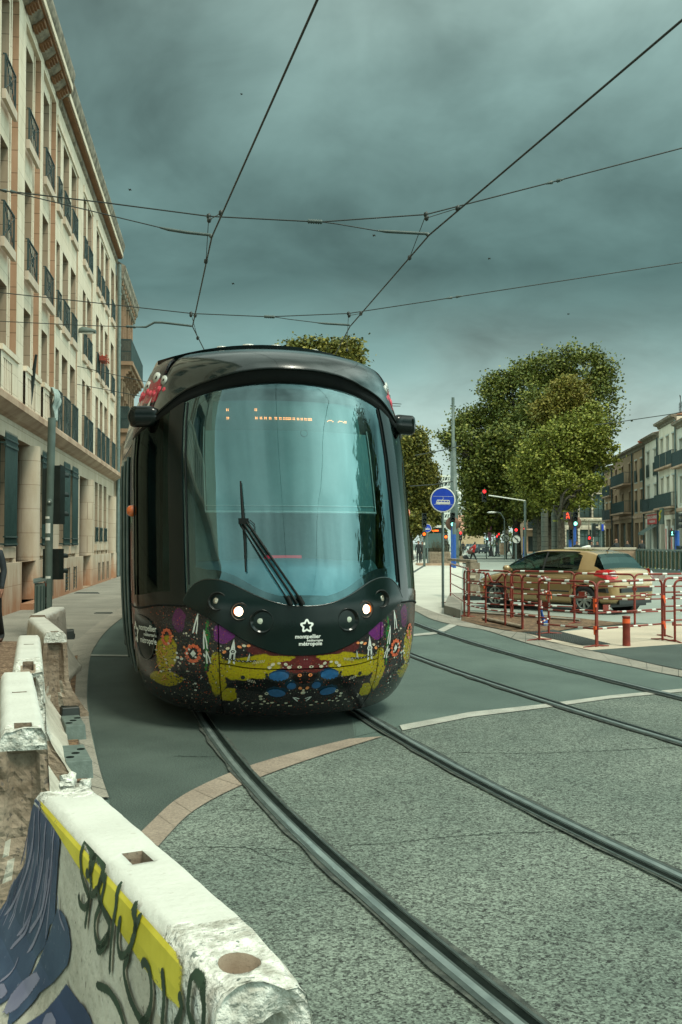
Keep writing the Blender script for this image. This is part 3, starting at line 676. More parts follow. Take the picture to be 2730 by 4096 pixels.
# ---------- second, ornate building on the left
OB = thing('ornate_building', 'brown ornate building with sculpted balconies beyond the drain pipe', 'building', lbw(S1 + .45, 0, 0), base_yaw)
M['stone_o'] = stone('ornate_brown_stone', (0.30, 0.195, 0.12), (0.23, 0.15, 0.09), (0.12, 0.08, 0.05), 1.0, .45, .01)
OL = 8.0; cols = [(1.0, 2.2), (3.5, 4.7), (6.0, 7.2)]; fl = [(.3, 3.2), (3.95, 6.3), (7.15, 9.4), (10.35, 12.7)]
hs = [(a, b, c, d, .35) for a, b in cols for c, d in fl]
mb = MB(); wall_holes(mb, 0, OL, 0, 14.2, hs, 0, 0, 0, 1); mb.b2((0, .5, 0), (OL, 12, 14.2)); 
mb.add([(0, 0, 0), (0, .5, 0), (0, .5, 14.2), (0, 0, 14.2)], [(0, 3, 2, 1)]); mb.add([(OL, 0, 0), (OL, .5, 0), (OL, .5, 14.2), (OL, 0, 14.2)], [(0, 1, 2, 3)])
mb.build('wall', [M['stone_o'], M['glass_dark']], OB)
for a, b in cols:
    for c, d in fl:
        window_part(OB, a, b, c, d, .34, M['wood_white'], M['glass_dark'])
    for x in (a - .22, b + .02):
        mb = MB(); mb.b2((x, -.14, 4.6), (x + .2, 0, 13.6)); mb.lathe((x + .1, -.16, 4.9), [(.10, 0), (.08, .2), (.075, 2.3), (.11, 2.6)], 10); mb.lathe((x + .1, -.16, 8.6), [(.10, 0), (.08, .2), (.075, 2.1), (.11, 2.4)], 10); mb.build('pilaster', M['stone_o'], OB)
    for z in (6.45, 9.5):
        mb = MB(); mb.b2((a - .35, -.22, z), (b + .35, 0, z + .18)); mb.lathe(((a + b) / 2, -.12, z - .3), [(0, -.1), (.14, 0), (.16, .15), (.05, .3)], 10); mb.build('lintel', M['stone_o'], OB)
course([(0, 13.6), (.2, 13.7), (.25, 14.0), (.34, 14.1), (.36, 14.35), (.42, 14.5), (.42, 14.65), (0, 14.9)], -.1, OL + .2, 'cornice', M['cornice_dirty'], OB)
x = .2
while x < OL: mb = MB(); mb.b2((x, -.3, 13.8), (x + .22, -.02, 14.08)); mb.build('cornice_bracket', M['stone_o'], OB); x += .8
for z, x1 in ((10.2, 7.6), (7.0, 5.2), (3.8, 2.6)):
    if z > 3:
        bx0 = .25; out = .75 if z > 8 else (.65 if z > 5 else .5)
        bal = MB(); bal.b2((bx0, -out, z - .18), (OL - .5, 0, z)); bal.b2((bx0 + .1, -out + .12, z - .34), (OL - .6, 0, z - .18)); bo = bal.build('balcony', M['stone_o'], OB)
        balconette(bo, bx0 + .05, OL - .55, z, 1.05, out - .08, M['iron'], 1, 'railing')
        mb = MB()
        for q in range(14): y = -out + .08 + (out - .08) * q / 14; mb.b2((bx0 + .04, y - .018, z + .01), (bx0 + .08, y + .018, z + 1.0))
        mb.b2((bx0 + .03, -out + .06, z + 1.0), (bx0 + .09, 0, z + 1.06)); mb.b2((bx0 + .03, -out + .06, z + .45), (bx0 + .075, 0, z + .5)); mb.build('side_railing', M['iron'], bo)
        k = bx0 + .1
        while k < OL - .8:
            mb = MB()
            for q in range(4): mb.b2((k, -out + .12 + q * .10, z - .46 - q * .12), (k + .2, -.0, z - .34 - q * .12))
            mb.build('console', M['stone_o'], bo); k += 1.25
mb = MB(); mb.b2((.5, -.12, .0), (3.5, -.02, 3.1)); mb.build('shop_front', M['iron'], OB)
mb = MB(); mb.b2((3.3, 3.2, 14.2), (3.85, 3.8, 21.2)); mb.build('chimney', pm('pale_green_render', (.32, .42, .33), (.38, .48, .38), 2, .9), OB)
# ================================================================ TRAM
TH = R(15.0)
T0 = Vector((-0.286, 8.30, 0))
TR = thing('tram', 'black tram with a colourful embroidered livery and lit headlights rounding the curve', 'tram', T0, TH)
ZK = [.12, .25, .45, .70, .90, 1.1, 1.3, 1.6, 2.0, 2.4, 2.7, 2.87, 3.0, 3.1, 3.2, 3.3, 3.38, 3.44, 3.48]
WK = [1.12, 1.20, 1.27, 1.30, 1.315, 1.325, 1.33, 1.33, 1.33, 1.325, 1.30, 1.27, 1.235, 1.21, 1.17, 1.12, 1.02, .82, .45]
DK = [.36, .20, .07, .015, .0, .01, .07, .17, .30, .44, .54, .60, .65, .64, .66, .76, .95, 1.20, 1.5]
def itp(K, V, z):
    if z <= K[0]: return V[0]
    for i in range(len(K) - 1):
        if z <= K[i + 1]:
            t = (z - K[i]) / (K[i + 1] - K[i]); return V[i] + (V[i + 1] - V[i]) * t
    return V[-1]
def Wz(z): return (itp(ZK, WK, z - .03) + itp(ZK, WK, z) + itp(ZK, WK, z + .03)) / 3
def Dz(z): return (itp(ZK, DK, z - .03) + itp(ZK, DK, z) + itp(ZK, DK, z + .03)) / 3
LE = 1.28
def surf0(a, z):
    s = 1 if a >= 0 else -1; a = abs(a); W = Wz(z); d0 = Dz(z); L = max(.3, LE - d0 * .35)
    if a <= 90: r = R(a); return Vector((s * W * math.sin(r), d0 + L * (1 - math.cos(r)), z))
    return Vector((s * (W + min(0.0, 0)), d0 + L + (a - 90) * .06, z))
def surf(a, z, off=0.0):
    p = surf0(a, z)
    if off:
        da = surf0(a + .5, z) - surf0(a - .5, z); dz = surf0(a, z + .01) - surf0(a, z - .01)
        n = da.cross(dz).normalized()
        if n.y > 0.98: n = -n
        p = p + n * off
    return p
def a_of(X, z): return math.degrees(math.asin(max(-1, min(1, X / Wz(z)))))
def lin(a, b, n): return [a + (b - a) * i / (n - 1) for i in range(n)]
def patch(mb, As, zlo, zhi, nz, off=0.0, m=0, edge=0.0, smooth=True):
    """surface patch between the curves zlo(a) and zhi(a); edge > 0 gives it a rim going inwards"""
    rows = []
    for j in range(nz):
        rows.append([surf(a, zlo(a) + (zhi(a) - zlo(a)) * j / (nz - 1), off) for a in As])
    mb.grid(rows, m, smooth)
    if edge:
        bd = [(a, zlo(a)) for a in As] + [(As[-1], zlo(As[-1]) + (zhi(As[-1]) - zlo(As[-1])) * j / (nz - 1)) for j in range(1, nz)]
        bd += [(a, zhi(a)) for a in reversed(As[:-1])] + [(As[0], zlo(As[0]) + (zhi(As[0]) - zlo(As[0])) * j / (nz - 1)) for j in range(nz - 2, 0, -1)]
        vs = [surf(a, z, off) for a, z in bd] + [surf(a, z, off - edge) for a, z in bd]; n = len(bd)
        mb.add(vs, [(i, n + i, n + (i + 1) % n, (i + 1) % n) for i in range(n)], m)
def c_(v): return lambda a: v
def curve(K, V):
    n = len(K); T = [((V[min(i + 1, n - 1)] - V[max(i - 1, 0)]) / (K[min(i + 1, n - 1)] - K[max(i - 1, 0)])) if 0 < i else 0 for i in range(n)]
    def f(a):
        a = abs(a)
        if a <= K[0]: return V[0]
        for i in range(n - 1):
            if a <= K[i + 1]:
                h = K[i + 1] - K[i]; t = (a - K[i]) / h
                return (2 * t ** 3 - 3 * t * t + 1) * V[i] + (t ** 3 - 2 * t * t + t) * h * T[i] + (3 * t * t - 2 * t ** 3) * V[i + 1] + (t ** 3 - t * t) * h * T[i + 1]
        return V[-1]
    return f
mask_lo = curve([0, 8, 14, 20, 26, 32, 38, 42, 47], [.675, .685, .72, .775, .85, .93, 1.0, 1.045, 1.09])
mask_hi = curve([0, 7, 13, 18, 22, 26, 30, 34, 38, 42, 45, 47], [1.075, 1.085, 1.12, 1.165, 1.21, 1.255, 1.285, 1.295, 1.285, 1.24, 1.17, 1.10])
brow_lo = curve([0, 15, 30, 45, 55, 62, 68, 75, 82, 88], [3.03, 3.015, 2.965, 2.87, 2.77, 2.71, 2.67, 2.63, 2.60, 2.58])
brow_hi = curve([0, 15, 30, 45, 55, 62, 68, 75, 82, 88], [3.135, 3.125, 3.07, 2.955, 2.84, 2.765, 2.71, 2.66, 2.63, 2.605])
belt = curve([45, 60, 75, 90], [1.075, 1.07, 1.03, 1.02])
GL = dict(rough=0.16, coat=1.0, spec=0.6)
M['t_black'] = pm('gloss_black_lacquer', (.002, .005, .004), (.005, .008, .007), 1.5, 0.15, coat=0.0, spec=.3)
M['t_hood'] = pm('dark_green_gloss_lacquer', (.005, .011, .010), (.009, .016, .014), 1.5, 0.18, coat=.7, spec=.4)
M['t_matt'] = pm('matt_black_trim', (.002, .003, .003), (.004, .006, .005), 5, 0.6, spec=.2)
M['t_mask'] = pm('satin_charcoal_mask', (.003, .009, .008), (.006, .014, .012), 1.5, 0.18, coat=0.0, spec=.25)
M['t_lamp'] = pm('lamp_cup', (.012, .014, .012), (.02, .02, .018), 5, 0.25, metal=0.6)
M['t_white'] = pm('white_lettering', (.72, .74, .68), (.78, .80, .74), 3, 0.5)
def mk_glass(name, refl, tintc, trans, kf=1.0):
    m = bpy.data.materials.new(name); t, N, L = nt(m); N.remove(N['Principled BSDF']); o = N['Material Output']
    gl = N.new('ShaderNodeBsdfGlossy'); gl.inputs['Roughness'].default_value = .015; gl.inputs['Color'].default_value = (*tintc, 1)
    tr = N.new('ShaderNodeBsdfTransparent'); tr.inputs[0].default_value = (*trans, 1)
    lw = N.new('ShaderNodeLayerWeight'); lw.inputs[0].default_value = .35
    ma = N.new('ShaderNodeMath'); ma.operation = 'MULTIPLY_ADD'; ma.inputs[1].default_value = (1 - refl) * kf; ma.inputs[2].default_value = refl; ma.use_clamp = True
    L.new(lw.outputs['Fresnel'], ma.inputs[0])
    mx = N.new('ShaderNodeMixShader'); L.new(ma.outputs[0], mx.inputs[0]); L.new(tr.outputs[0], mx.inputs[1]); L.new(gl.outputs[0], mx.inputs[2]); L.new(mx.outputs[0], o.inputs[0])
    return m
M['t_glass'] = mk_glass('windscreen_glass', .15, (.50, .74, .77), (.64, .86, .87))
M['t_sideglass'] = mk_glass('dark_side_glass', .02, (.45, .58, .52), (.14, .24, .20), .55)
# embroidered livery: mirrored colour fields, sequins and dark mesh, all procedural
def livery(name, front=True):
    m = bpy.data.materials.new(name); t, N, L = nt(m); b = N['Principled BSDF']
    b.inputs['Roughness'].default_value = .25; b.inputs['Coat Weight'].default_value = .08; b.inputs['Specular IOR Level'].default_value = .3; b.inputs['Coat Roughness'].default_value = .05
    tc = N.new('ShaderNodeTexCoord'); s = N.new('ShaderNodeSeparateXYZ'); L.new(tc.outputs['Object'], s.inputs[0])
    def mt(op, a, b_=None, c=None, cl=False):
        n = N.new('ShaderNodeMath'); n.operation = op; n.use_clamp = cl
        for i, x in enumerate((a, b_, c)):
            if x is None: continue
            if isinstance(x, (int, float)): n.inputs[i].default_value = x
            else: L.new(x, n.inputs[i])
        return n.outputs[0]
    ax = mt('ABSOLUTE', s.outputs[0]) if front else s.outputs[1]
    cv = N.new('ShaderNodeCombineXYZ'); L.new(ax, cv.inputs[0]); L.new(s.outputs[2], cv.inputs[2])
    if not front: pass
    nz = N.new('ShaderNodeTexNoise'); nz.inputs['Scale'].default_value = 9; nz.inputs['Detail'].default_value = 4; L.new(cv.outputs[0], nz.inputs['Vector'])
    nx = mt('MULTIPLY_ADD', nz.outputs['Fac'], .09, -.045)
    sc = N.new('ShaderNodeSeparateColor'); L.new(nz.outputs['Color'], sc.inputs[0])
    ny = mt('MULTIPLY_ADD', sc.outputs[1], .09, -.045)
    X = mt('ADD', ax, nx); Z = mt('ADD', s.outputs[2], ny)
    def mixc(f, c1, c2):
        n = N.new('ShaderNodeMix'); n.data_type = 'RGBA'
        if isinstance(f, float): n.inputs[0].default_value = f
        else: L.new(f, n.inputs[0])
        for i, c in ((6, c1), (7, c2)):
            if isinstance(c, tuple): n.inputs[i].default_value = (*c, 1)
            else: L.new(c, n.inputs[i])
        return n.outputs[2]
    wv = N.new('ShaderNodeTexVoronoi'); wv.inputs['Scale'].default_value = 70; L.new(cv.outputs[0], wv.inputs['Vector'])
    base = mixc(mt('MULTIPLY', wv.outputs['Distance'], 1.2, cl=True), (.005, .006, .007), (.022, .020, .020))
    def blob(cx, cz, rx, rz, soft=.12):
        dx = mt('DIVIDE', mt('SUBTRACT', X, cx), rx); dz = mt('DIVIDE', mt('SUBTRACT', Z, cz), rz)
        d = mt('SQRT', mt('ADD', mt('MULTIPLY', dx, dx), mt('MULTIPLY', dz, dz)))
        return mt('MULTIPLY', mt('SUBTRACT', 1.0, d), 1 / soft, cl=True)
    last = base
    tex = N.new('ShaderNodeTexNoise'); tex.inputs['Scale'].default_value = 60; tex.inputs['Detail'].default_value = 3; L.new(cv.outputs[0], tex.inputs['Vector'])
    def shade(c): return mixc(mt('MULTIPLY_ADD', tex.outputs['Fac'], 1.6, -.3, True), tuple(x * .45 for x in c), c)
    if front:
        fields = [((.14, .022, .02), .10, .63, .22, .12), ((.10, .018, .018), .32, .74, .16, .10), ((.42, .34, .008), .46, .56, .27, .10), ((.46, .36, .010), .20, .645, .11, .035),
                  ((.42, .33, .008), .34, .61, .13, .07), ((.004, .005, .006), .40, .42, .24, .055), ((.15, .02, .16), .66, .86, .09, .09), ((.46, .36, .012), 1.09, .66, .08, .17), ((.40, .32, .010), 1.08, .43, .13, .07), ((.40, .32, .010), .70, .50, .07, .20), ((.42, .34, .01), .60, .33, .06, .07), ((.11, .02, .09), 1.0, .95, .05, .1),
                  ((.02, .17, .03), .79, .74, .018, .22), ((.006, .045, .11), .21, .515, .085, .045), ((.004, .032, .06), .22, .37, .09, .038), ((.004, .03, .05), .12, .43, .05, .035), ((.002, .002, .003), .0, .47, .10, .05), ((.16, .025, .03), .0, .62, .055, .09)]
    else:
        fields = [((.40, .05, .015), 1.6, .9, .8, .30), ((.30, .03, .015), 1.5, 1.4, .9, .35), ((.02, .20, .04), 1.4, 1.86, .9, .07), ((.06, .03, .10), 1.5, 2.15, .9, .14), ((.45, .03, .05), 1.5, 3.02, .6, .12), ((.10, .02, .03), 1.5, 2.75, .9, .14), ((.12, .10, .01), 1.5, .45, .5, .1)]
    for f in fields: last = mixc(blob(*f[1:]), last, shade(f[0]))
    # bead rings and sequins
    vo = N.new('ShaderNodeTexVoronoi'); vo.inputs['Scale'].default_value = 62; L.new(cv.outputs[0], vo.inputs['Vector'])
    v2 = N.new('ShaderNodeSeparateColor'); L.new(vo.outputs['Color'], v2.inputs[0])
    zone = blob(.90, .60, .34, .44, .4) if front else blob(1.5, 1.5, 1.5, 1.9, .8)
    bead = mt('MULTIPLY', mt('MULTIPLY', mt('LESS_THAN', vo.outputs['Distance'], .38), mt('GREATER_THAN', vo.outputs['Distance'], .14)), mt('MULTIPLY', zone, mt('GREATER_THAN', v2.outputs[0], .28)))
    hue = N.new('ShaderNodeValToRGB'); hue.color_ramp.interpolation = 'CONSTANT'; e = hue.color_ramp.elements
    e[0].position = 0; e[0].color = (.008, .02, .02, 1); e[1].position = .30; e[1].color = (.04, .05, .09, 1)
    for p, c in ((.48, (.03, .09, .07, 1)), (.64, (.16, .11, .05, 1)), (.78, (.30, .05, .015, 1)), (.86, (.012, .015, .03, 1)), (.97, (.50, .46, .38, 1))): x = e.new(p); x.color = c
    L.new(v2.outputs[1], hue.inputs[0])
    last = mixc(bead, last, hue.outputs[0])
    vp = N.new('ShaderNodeTexVoronoi'); vp.inputs['Scale'].default_value = 75; L.new(cv.outputs[0], vp.inputs['Vector']); v3 = N.new('ShaderNodeSeparateColor'); L.new(vp.outputs['Color'], v3.inputs[0])
    h2 = N.new('ShaderNodeValToRGB'); h2.color_ramp.interpolation = 'CONSTANT'; e = h2.color_ramp.elements; e[0].color = (.10, .05, .04, 1); e[1].position = .3; e[1].color = (.02, .06, .12, 1)
    for p, c in ((.5, (.16, .12, .07, 1)), (.68, (.05, .12, .05, 1)), (.8, (.28, .05, .02, 1)), (.95, (.4, .38, .32, 1))): x = e.new(p); x.color = c
    L.new(v3.outputs[1], h2.inputs[0]); last = mixc(mt('MULTIPLY', mt('LESS_THAN', vp.outputs['Distance'], .32), mt('GREATER_THAN', v3.outputs[0], .74)), last, h2.outputs[0])
    L.new(last, b.inputs['Base Color'])
    bp = N.new('ShaderNodeBump'); bp.inputs['Strength'].default_value = .15; bp.inputs['Distance'].default_value = .003
    L.new(wv.outputs['Distance'], bp.inputs['Height']); L.new(bp.outputs[0], b.inputs['Normal'])
    return m
M['livery'] = livery('embroidered_front_livery', True)
M['livery_s'] = livery('embroidered_side_livery', False)
A90 = lin(-90, 90, 73)
# lower bumper (two pieces split by the seam) with applied shapes
seam = curve([0, 20, 31], [.555, .565, .60])
def deco_parts(mb, items, off=.004):
    """items: (kind, X, z, w, h, rot, matindex); mirrored left and right"""
    for kind, X, z, w_, h_, ro, mi in items:
        for sgn in ((-1, 1) if abs(X) > 1e-6 else (1,)):
            if kind == 'ell': pts = [(math.cos(i * .5236), math.sin(i * .5236)) for i in range(12)]
            elif kind == 'dia': pts = [(1, 0), (0, 1), (-1, 0), (0, -1)]
            elif kind == 'spk': pts = [(-.5, -1), (-.42, -.2), (-.22, .5), (0, 1), (.25, .5), (.45, -.2), (.55, -1), (.2, -.9), (.12, -.1), (0, .35), (-.15, -.1), (-.2, -.9)]
            elif kind == 'bar': pts = [(-1, -1), (1, -1), (1, 1), (-1, 1)]
            c, s2 = math.cos(R(ro)), math.sin(R(ro)); vs = []
            for p, q in pts:
                x = X + (p * w_ * c - q * h_ * s2); zz = z + (p * w_ * s2 + q * h_ * c); x *= sgn
                vs.append(surf(a_of(x, zz), zz, off))
            n = len(vs)
            if kind == 'spk':
                m_ = [(0, 1, 10, 11), (1, 2, 9, 10), (2, 3, 4, 9), (4, 5, 8, 9), (5, 6, 7, 8)]
                m_ = [(0, 1, 10, 11), (1, 2, 10), (2, 3, 9, 10), (3, 4, 8, 9), (4, 5, 8), (5, 6, 7, 8)]
                mb.add(vs, m_, mi)
            else: mb.add(vs, [tuple(range(n))], mi)
M['d_white'] = pm('white_applique', (.42, .44, .40), (.62, .64, .58), 30, .3, coat=.5)
M['d_red'] = pm('red_bead_embroidery', (.34, .03, .008), (.75, .14, .04), 60, .3, coat=.5)
M['d_blue'] = pm('blue_applique', (.006, .06, .16), (.012, .10, .24), 30, .3, coat=.5)
M['d_black'] = pm('black_bead_chain', (.002, .003, .003), (.012, .014, .014), 40, .2, coat=.8)
M['d_orange'] = pm('orange_beads', (.55, .12, .03), (.75, .30, .10), 50, .3, coat=.5)
M['d_pale'] = pm('pale_sequins', (.30, .32, .26), (.62, .52, .36), 50, .25, coat=.6)
LM = [M['livery'], M['d_white'], M['d_red'], M['d_blue'], M['d_black'], M['d_orange'], M['d_pale'], M['t_black']]
mb = MB()
As = lin(-32, 32, 33)
patch(mb, As, c_(.13), lambda a: seam(a) - .006, 9, .006, 0, .02)
its = [('ell', .215, .500, .082, .042, 0, 3), ('ell', .22, .355, .075, .034, 8, 3), ('ell', .105, .415, .04, .03, 0, 3)]
for k in range(11):
    a = math.pi * (0.95 + k / 9.5); its.append(('ell', .215 + .10 * math.cos(a), .515 + .058 * math.sin(a), .012, .010, 0, 4))
its += [('ell', .045, .505, .018, .014, 0, 5), ('ell', .045, .505, .007, .006, 0, 4), ('ell', .03, .395, .017, .013, 20, 5), ('ell', 0, .352, .022, .013, 0, 6), ('ell', .0, .375, .012, .01, 0, 6),
        ('spk', .055, .300, .03, .03, -62, 1), ('ell', .30, .352, .016, .014, 0, 6), ('ell', .30, .352, .007, .006, 0, 4), ('ell', .345, .325, .016, .011, 0, 6), ('ell', .34, .300, .014, .009, 0, 6), ('ell', .31, .28, .012, .008, 0, 6), ('ell', .13, .262, .014, .008, 0, 6), ('ell', .245, .268, .016, .007, 0, 6), ('ell', .28, .262, .012, .006, 0, 6), ('ell', .33, .255, .016, .006, 10, 6), ('ell', .40, .265, .012, .006, 0, 6), ('ell', .09, .235, .018, .007, 0, 6), ('ell', .19, .245, .012, .006, 0, 6), ('spk', .47, .27, .012, .022, 40, 6), ('spk', .52, .29, .014, .02, -20, 6),
        ('ell', .50, .49, .017, .017, 0, 4)]
for k in range(5): its.append(('bar', .405 + .014 * k, .455 + .003 * k, .002, .014, -25, 6))
deco_parts(mb, its, .011); mb.build('lower_bumper', LM, TR)
mb = MB(); patch(mb, As, lambda a: seam(a) + .006, lambda a: mask_lo(a) - .008, 9, .006, 0, .02)
its = [('ell', .05, .575, .02, .011, 0, 6), ('ell', .05, .575, .008, .006, 0, 4), ('ell', .135, .575, .019, .013, 0, 6), ('ell', .165, .60, .017, .013, 30, 6), ('ell', .27, .60, .019, .013, -30, 6), ('ell', .295, .575, .018, .013, 0, 6), ('ell', .22, .61, .016, .009, 0, 6),
       ('spk', .585, .705, .05, .105, 4, 1), ('ell', .585, .705, .026, .022, 0, 1), ('ell', .585, .705, .015, .013, 0, 4), ('ell', .585, .705, .006, .006, 0, 1), ('spk', .46, .66, .014, .035, 10, 1),
       ('ell', .535, .745, .018, .011, 20, 5), ('ell', .50, .755, .017, .011, 10, 6), ('ell', .465, .755, .016, .011, 0, 5), ('ell', .625, .73, .016, .011, -20, 6), ('ell', .65, .70, .016, .012, -40, 5)]
for k in range(9): its.append(('ell', .655 - .030 * k, .655 - .030 * math.sin(k / 8 * 2.2), .017, .009, -15, 4)); its.append(('ell', .655 - .030 * k, .655 - .030 * math.sin(k / 8 * 2.2), .006, .003, -15, 6))
for k in range(7): its.append(('bar', .34 + .014 * k, .628 - .002 * k, .002, .013, 20, 6))
deco_parts(mb, its, .011); mb.build('upper_bumper', LM, TR)
for sg, nm in ((-1, 'corner_panel'), (1, 'corner_panel')):
    Ac = [sg * a for a in lin(32.6, 88, 34)]; 
    if sg < 0: Ac.reverse()
    mb = MB(); top = lambda a: (mask_lo(a) - .008) if abs(a) < 46.5 else belt(a) - .012
    patch(mb, Ac, curve([32, 60, 88], [.13, .17, .25]), top, 18, .004, 0, .02)
    its = []
    if sg > 0 or True:
        for X, z, h_, ro in ((.80, .80, .085, -6), (.865, .93, .09, 8), (.775, .655, .06, -12)): its.append(('spk', X, z, .035, h_, ro, 1))
        for q in range(12):
            a = q * .5236; its.append(('dia', .885 + .050 * math.cos(a), .675 + .066 * math.sin(a), .02, .02, a * 50, 2)); its.append(('dia', 1.085 + .030 * math.cos(a), .80 + .062 * math.sin(a), .016, .018, a * 50, 2))
        its += [('dia', .885, .675, .022, .032, 0, 1), ('dia', .80, .665, .009, .02, -20, 1), ('ell', .97, .625, .013, .012, 0, 1), ('ell', 1.00, .632, .013, .012, 0, 1)]
        rr = random.Random(5)
        for q in range(46):
            X = rr.gauss(.96, .085); z = rr.gauss(.60, .14)
            if X < .75 or z < .3 or z > .9: continue
            its.append(('ell', X, z, .010, .008, rr.uniform(0, 90), rr.choice([4, 4, 6, 1, 5, 4])))
        for q in range(10): its.append(('bar', rr.uniform(1.02, 1.16), rr.uniform(.36, .72), .002, .022, rr.uniform(-80, 80), 5))
    its = [(k, X * sg if False else X, z, w_, h_, ro, mi) for k, X, z, w_, h_, ro, mi in its]
    sub = MB()
    def one(mb, it, sg):
        k, X, z, w_, h_, ro, mi = it; tmp = MB(); deco_parts(tmp, [it], .010)
        n = len(tmp.v) // 2; half = (0 if sg < 0 else 1)
        fs = [f for f in tmp.f if (min(f) >= n) == bool(half)]
        mb.add(tmp.v, fs, mi)
    for it in its: one(mb, it, sg)
    mb.build(nm, LM, TR)
# smile-shaped mask
mb = MB(); As = lin(-46.6, 46.6, 81)
patch(mb, As, mask_lo, mask_hi, 14, .014, 0, .035); mk = mb.build('headlight_mask', M['t_mask'], TR)
# bright bead along the top edge of the mask
mb = MB(); mb.tube([surf(a, mask_hi(a), .012) for a in lin(-46.6, 46.6, 81)], .006, 6); mb.build('mask_trim', M['t_hood'], mk)
M['lens_lit'] = glow('lit_headlamp', (1.0, .74, .50), 3.2); M['lens_lit2'] = glow('lit_amber_ring', (1.0, .20, .03), .8)
M['lens_clear'] = pm('clear_lamp_lens', (.65, .58, .45), (.16, .14, .10), 45, .12, metal=.5, coat=1)
M['lens_led'] = pm('led_cluster_lens', (.30, .34, .26), (.55, .58, .46), 120, .35, coat=.8)
M['amber'] = pm('amber_plastic', (.60, .10, .015), (.7, .16, .02), 8, .2, coat=1)
def frame_at(X, z, off):
    a = a_of(X, z); p = surf(a, z, off); n = (surf(a, z, off + .02) - p).normalized(); return p, n
for sg in (-1, 1):
    for X, z, rb, rl, kind in ((.705, 1.115, .076, .040, 'c'), (.535, 1.035, .074, .046, 'l'), (.365, .955, .096, .048, 'd')):
        p, n = frame_at(sg * X, z, .014); n = (n + Vector((0, -1.2, 0))).normalized()
        mb = MB(); mb.lathe(p, [(rb, -.01), (rb + .004, .006), (rb, .012), (rb - .008, .009), (rl + .014, -.018), (rl + .004, -.026), (rl + .004, -.020)], 36, 0, n)
        lamp = mb.build('headlight', [M['t_lamp'] if kind != 'd' else M['t_black']], mk)
        mb = MB(); 
        if kind == 'l':
            mb.lathe(p, [(rl, -.012), (rl * .8, .002), (rl * .4, .010), (.0001, .012)], 28, 0, n)
            mb.lathe(p, [(rl + (.014 if sg > 0 else .007), -.014), (rl + .002, -.008)], 28, 1, n)
        else:
            mb.lathe(p, [(rl, -.020), (rl * .85, -.008), (rl * .45, .0), (.0001, .002)], 28, 0, n)
        mb.build('lens', [{'c': M['lens_clear'], 'l': M['lens_lit'], 'd': M['lens_led']}[kind], M['lens_lit2']], lamp)
# windscreen
fr_lo = lambda a: mask_hi(a) + .004 if abs(a) < 46 else 1.12
mb = MB(); As = lin(-45.5, 45.5, 61); patch(mb, As, lambda a: mask_hi(a) if abs(a) < 45.6 else 1.15, brow_lo, 30, .0, 0); ws = mb.build('windscreen', M['t_glass'], TR)
# dark frit border inside the glass
clear_lo = curve([0, 8, 16, 22, 27, 32, 36, 41], [1.145, 1.16, 1.215, 1.29, 1.345, 1.375, 1.38, 1.40])
clear_hi = curve([0, 20, 34, 41], [2.985, 2.965, 2.90, 2.80])
M['frit'] = pm('dark_frit_border', (.020, .032, .034), (.028, .040, .042), 3, .35)
mb = MB(); patch(mb, As, lambda a: mask_hi(a), lambda a: max(mask_hi(a) + .01, clear_lo(a)) if abs(a) < 41 else brow_lo(a), 8, -.012, 0)
patch(mb, lin(-41, 41, 41), clear_hi, brow_lo, 4, -.0125, 0)
mb.build('glass_border', M['frit'], ws)
for sg in (-1, 1):
    mb = MB(); Ac = [sg * a for a in ([38.3, 38.6] if sg > 0 else [38.6, 38.3])]
    mb.tube([surf(sg * 44.0, z, .006) for z in lin(1.25, 2.86, 20)], .006, 5); mb.build('glass_seal', M['t_matt'], ws)
# cab interior
M['cab'] = pm('cab_lining', (.13, .20, .205), (.26, .35, .35), 2.2, .8); M['cab_d'] = pm('cab_dashboard', (.18, .36, .45), (.28, .48, .56), 2, .6)
M['blind'] = pm('pale_roller_blind', (.16, .29, .28), (.22, .36, .35), 2.6, .8)
mb = MB(); rows = [[(x, 1.75 - .25 * abs(x), z) for x in lin(-1.05, 1.05, 9)] for z in lin(.5, 3.2, 9)]; mb.grid(rows, 0)
mb.add([(-.7, .55, .9), (.7, .55, .9), (1.0, 1.8, .9), (-1.0, 1.8, .9)], [(0, 1, 2, 3)], 0)
cab = mb.build('cab_interior', M['cab'], TR)
mb = MB(); rows = []
for j in range(7):
    t_ = j / 6; rows.append([(x, .34 + t_ * .55 + .45 * (x / .95) ** 2, 1.13 + .32 * math.sin(t_ * 1.57) + .02 * math.cos(x * 4)) for x in lin(-.95, .95, 21)])
mb.grid(rows); mb.build('dashboard', M['cab_d'], TR)
mb = MB(); mb.box((-.02, .86, 1.47), (.34, .03, .035)); mb.build('red_instrument_light', pm('dim_red_panel', (.30, .03, .05), None, emit=(.8, .05, .08), es=.25), TR)
mb = MB(); rows = [[surf(a, z, -.07) for a in lin(-36.5, 36.5, 25)] for z in lin(1.90, 2.62, 6)]; mb.grid(rows, 0); bl = mb.build('sun_blind', M['blind'], TR)
mb = MB()
for z, r_ in ((1.885, .011), (1.94, .004)): mb.tube([surf(a, z, -.06) for a in lin(-37, 37, 25)], r_, 5)
for sg in (-1, 1): mb.tube([surf(sg * 37, z, -.06) for z in lin(1.89, 2.65, 8)], .006, 5)
mb.build('blind_rail', M['t_white'], bl)
M['disp'] = pm('display_panel', (.10, .20, .19), (.14, .25, .24), 160, .5)
mb = MB(); rows = [[surf(a, z, -.09) for a in lin(-34, 34, 25)] for z in lin(2.63, 2.91, 4)]; mb.grid(rows, 0); dp = mb.build('destination_display', M['disp'], TR)
M['led'] = glow('amber_led', (1.0, .30, .08), 3.2)
mb = MB()
def led(X, z, s=.0055):
    p = surf(a_of(X, z), z, -.082); mb.box(p, (s, .003, s))
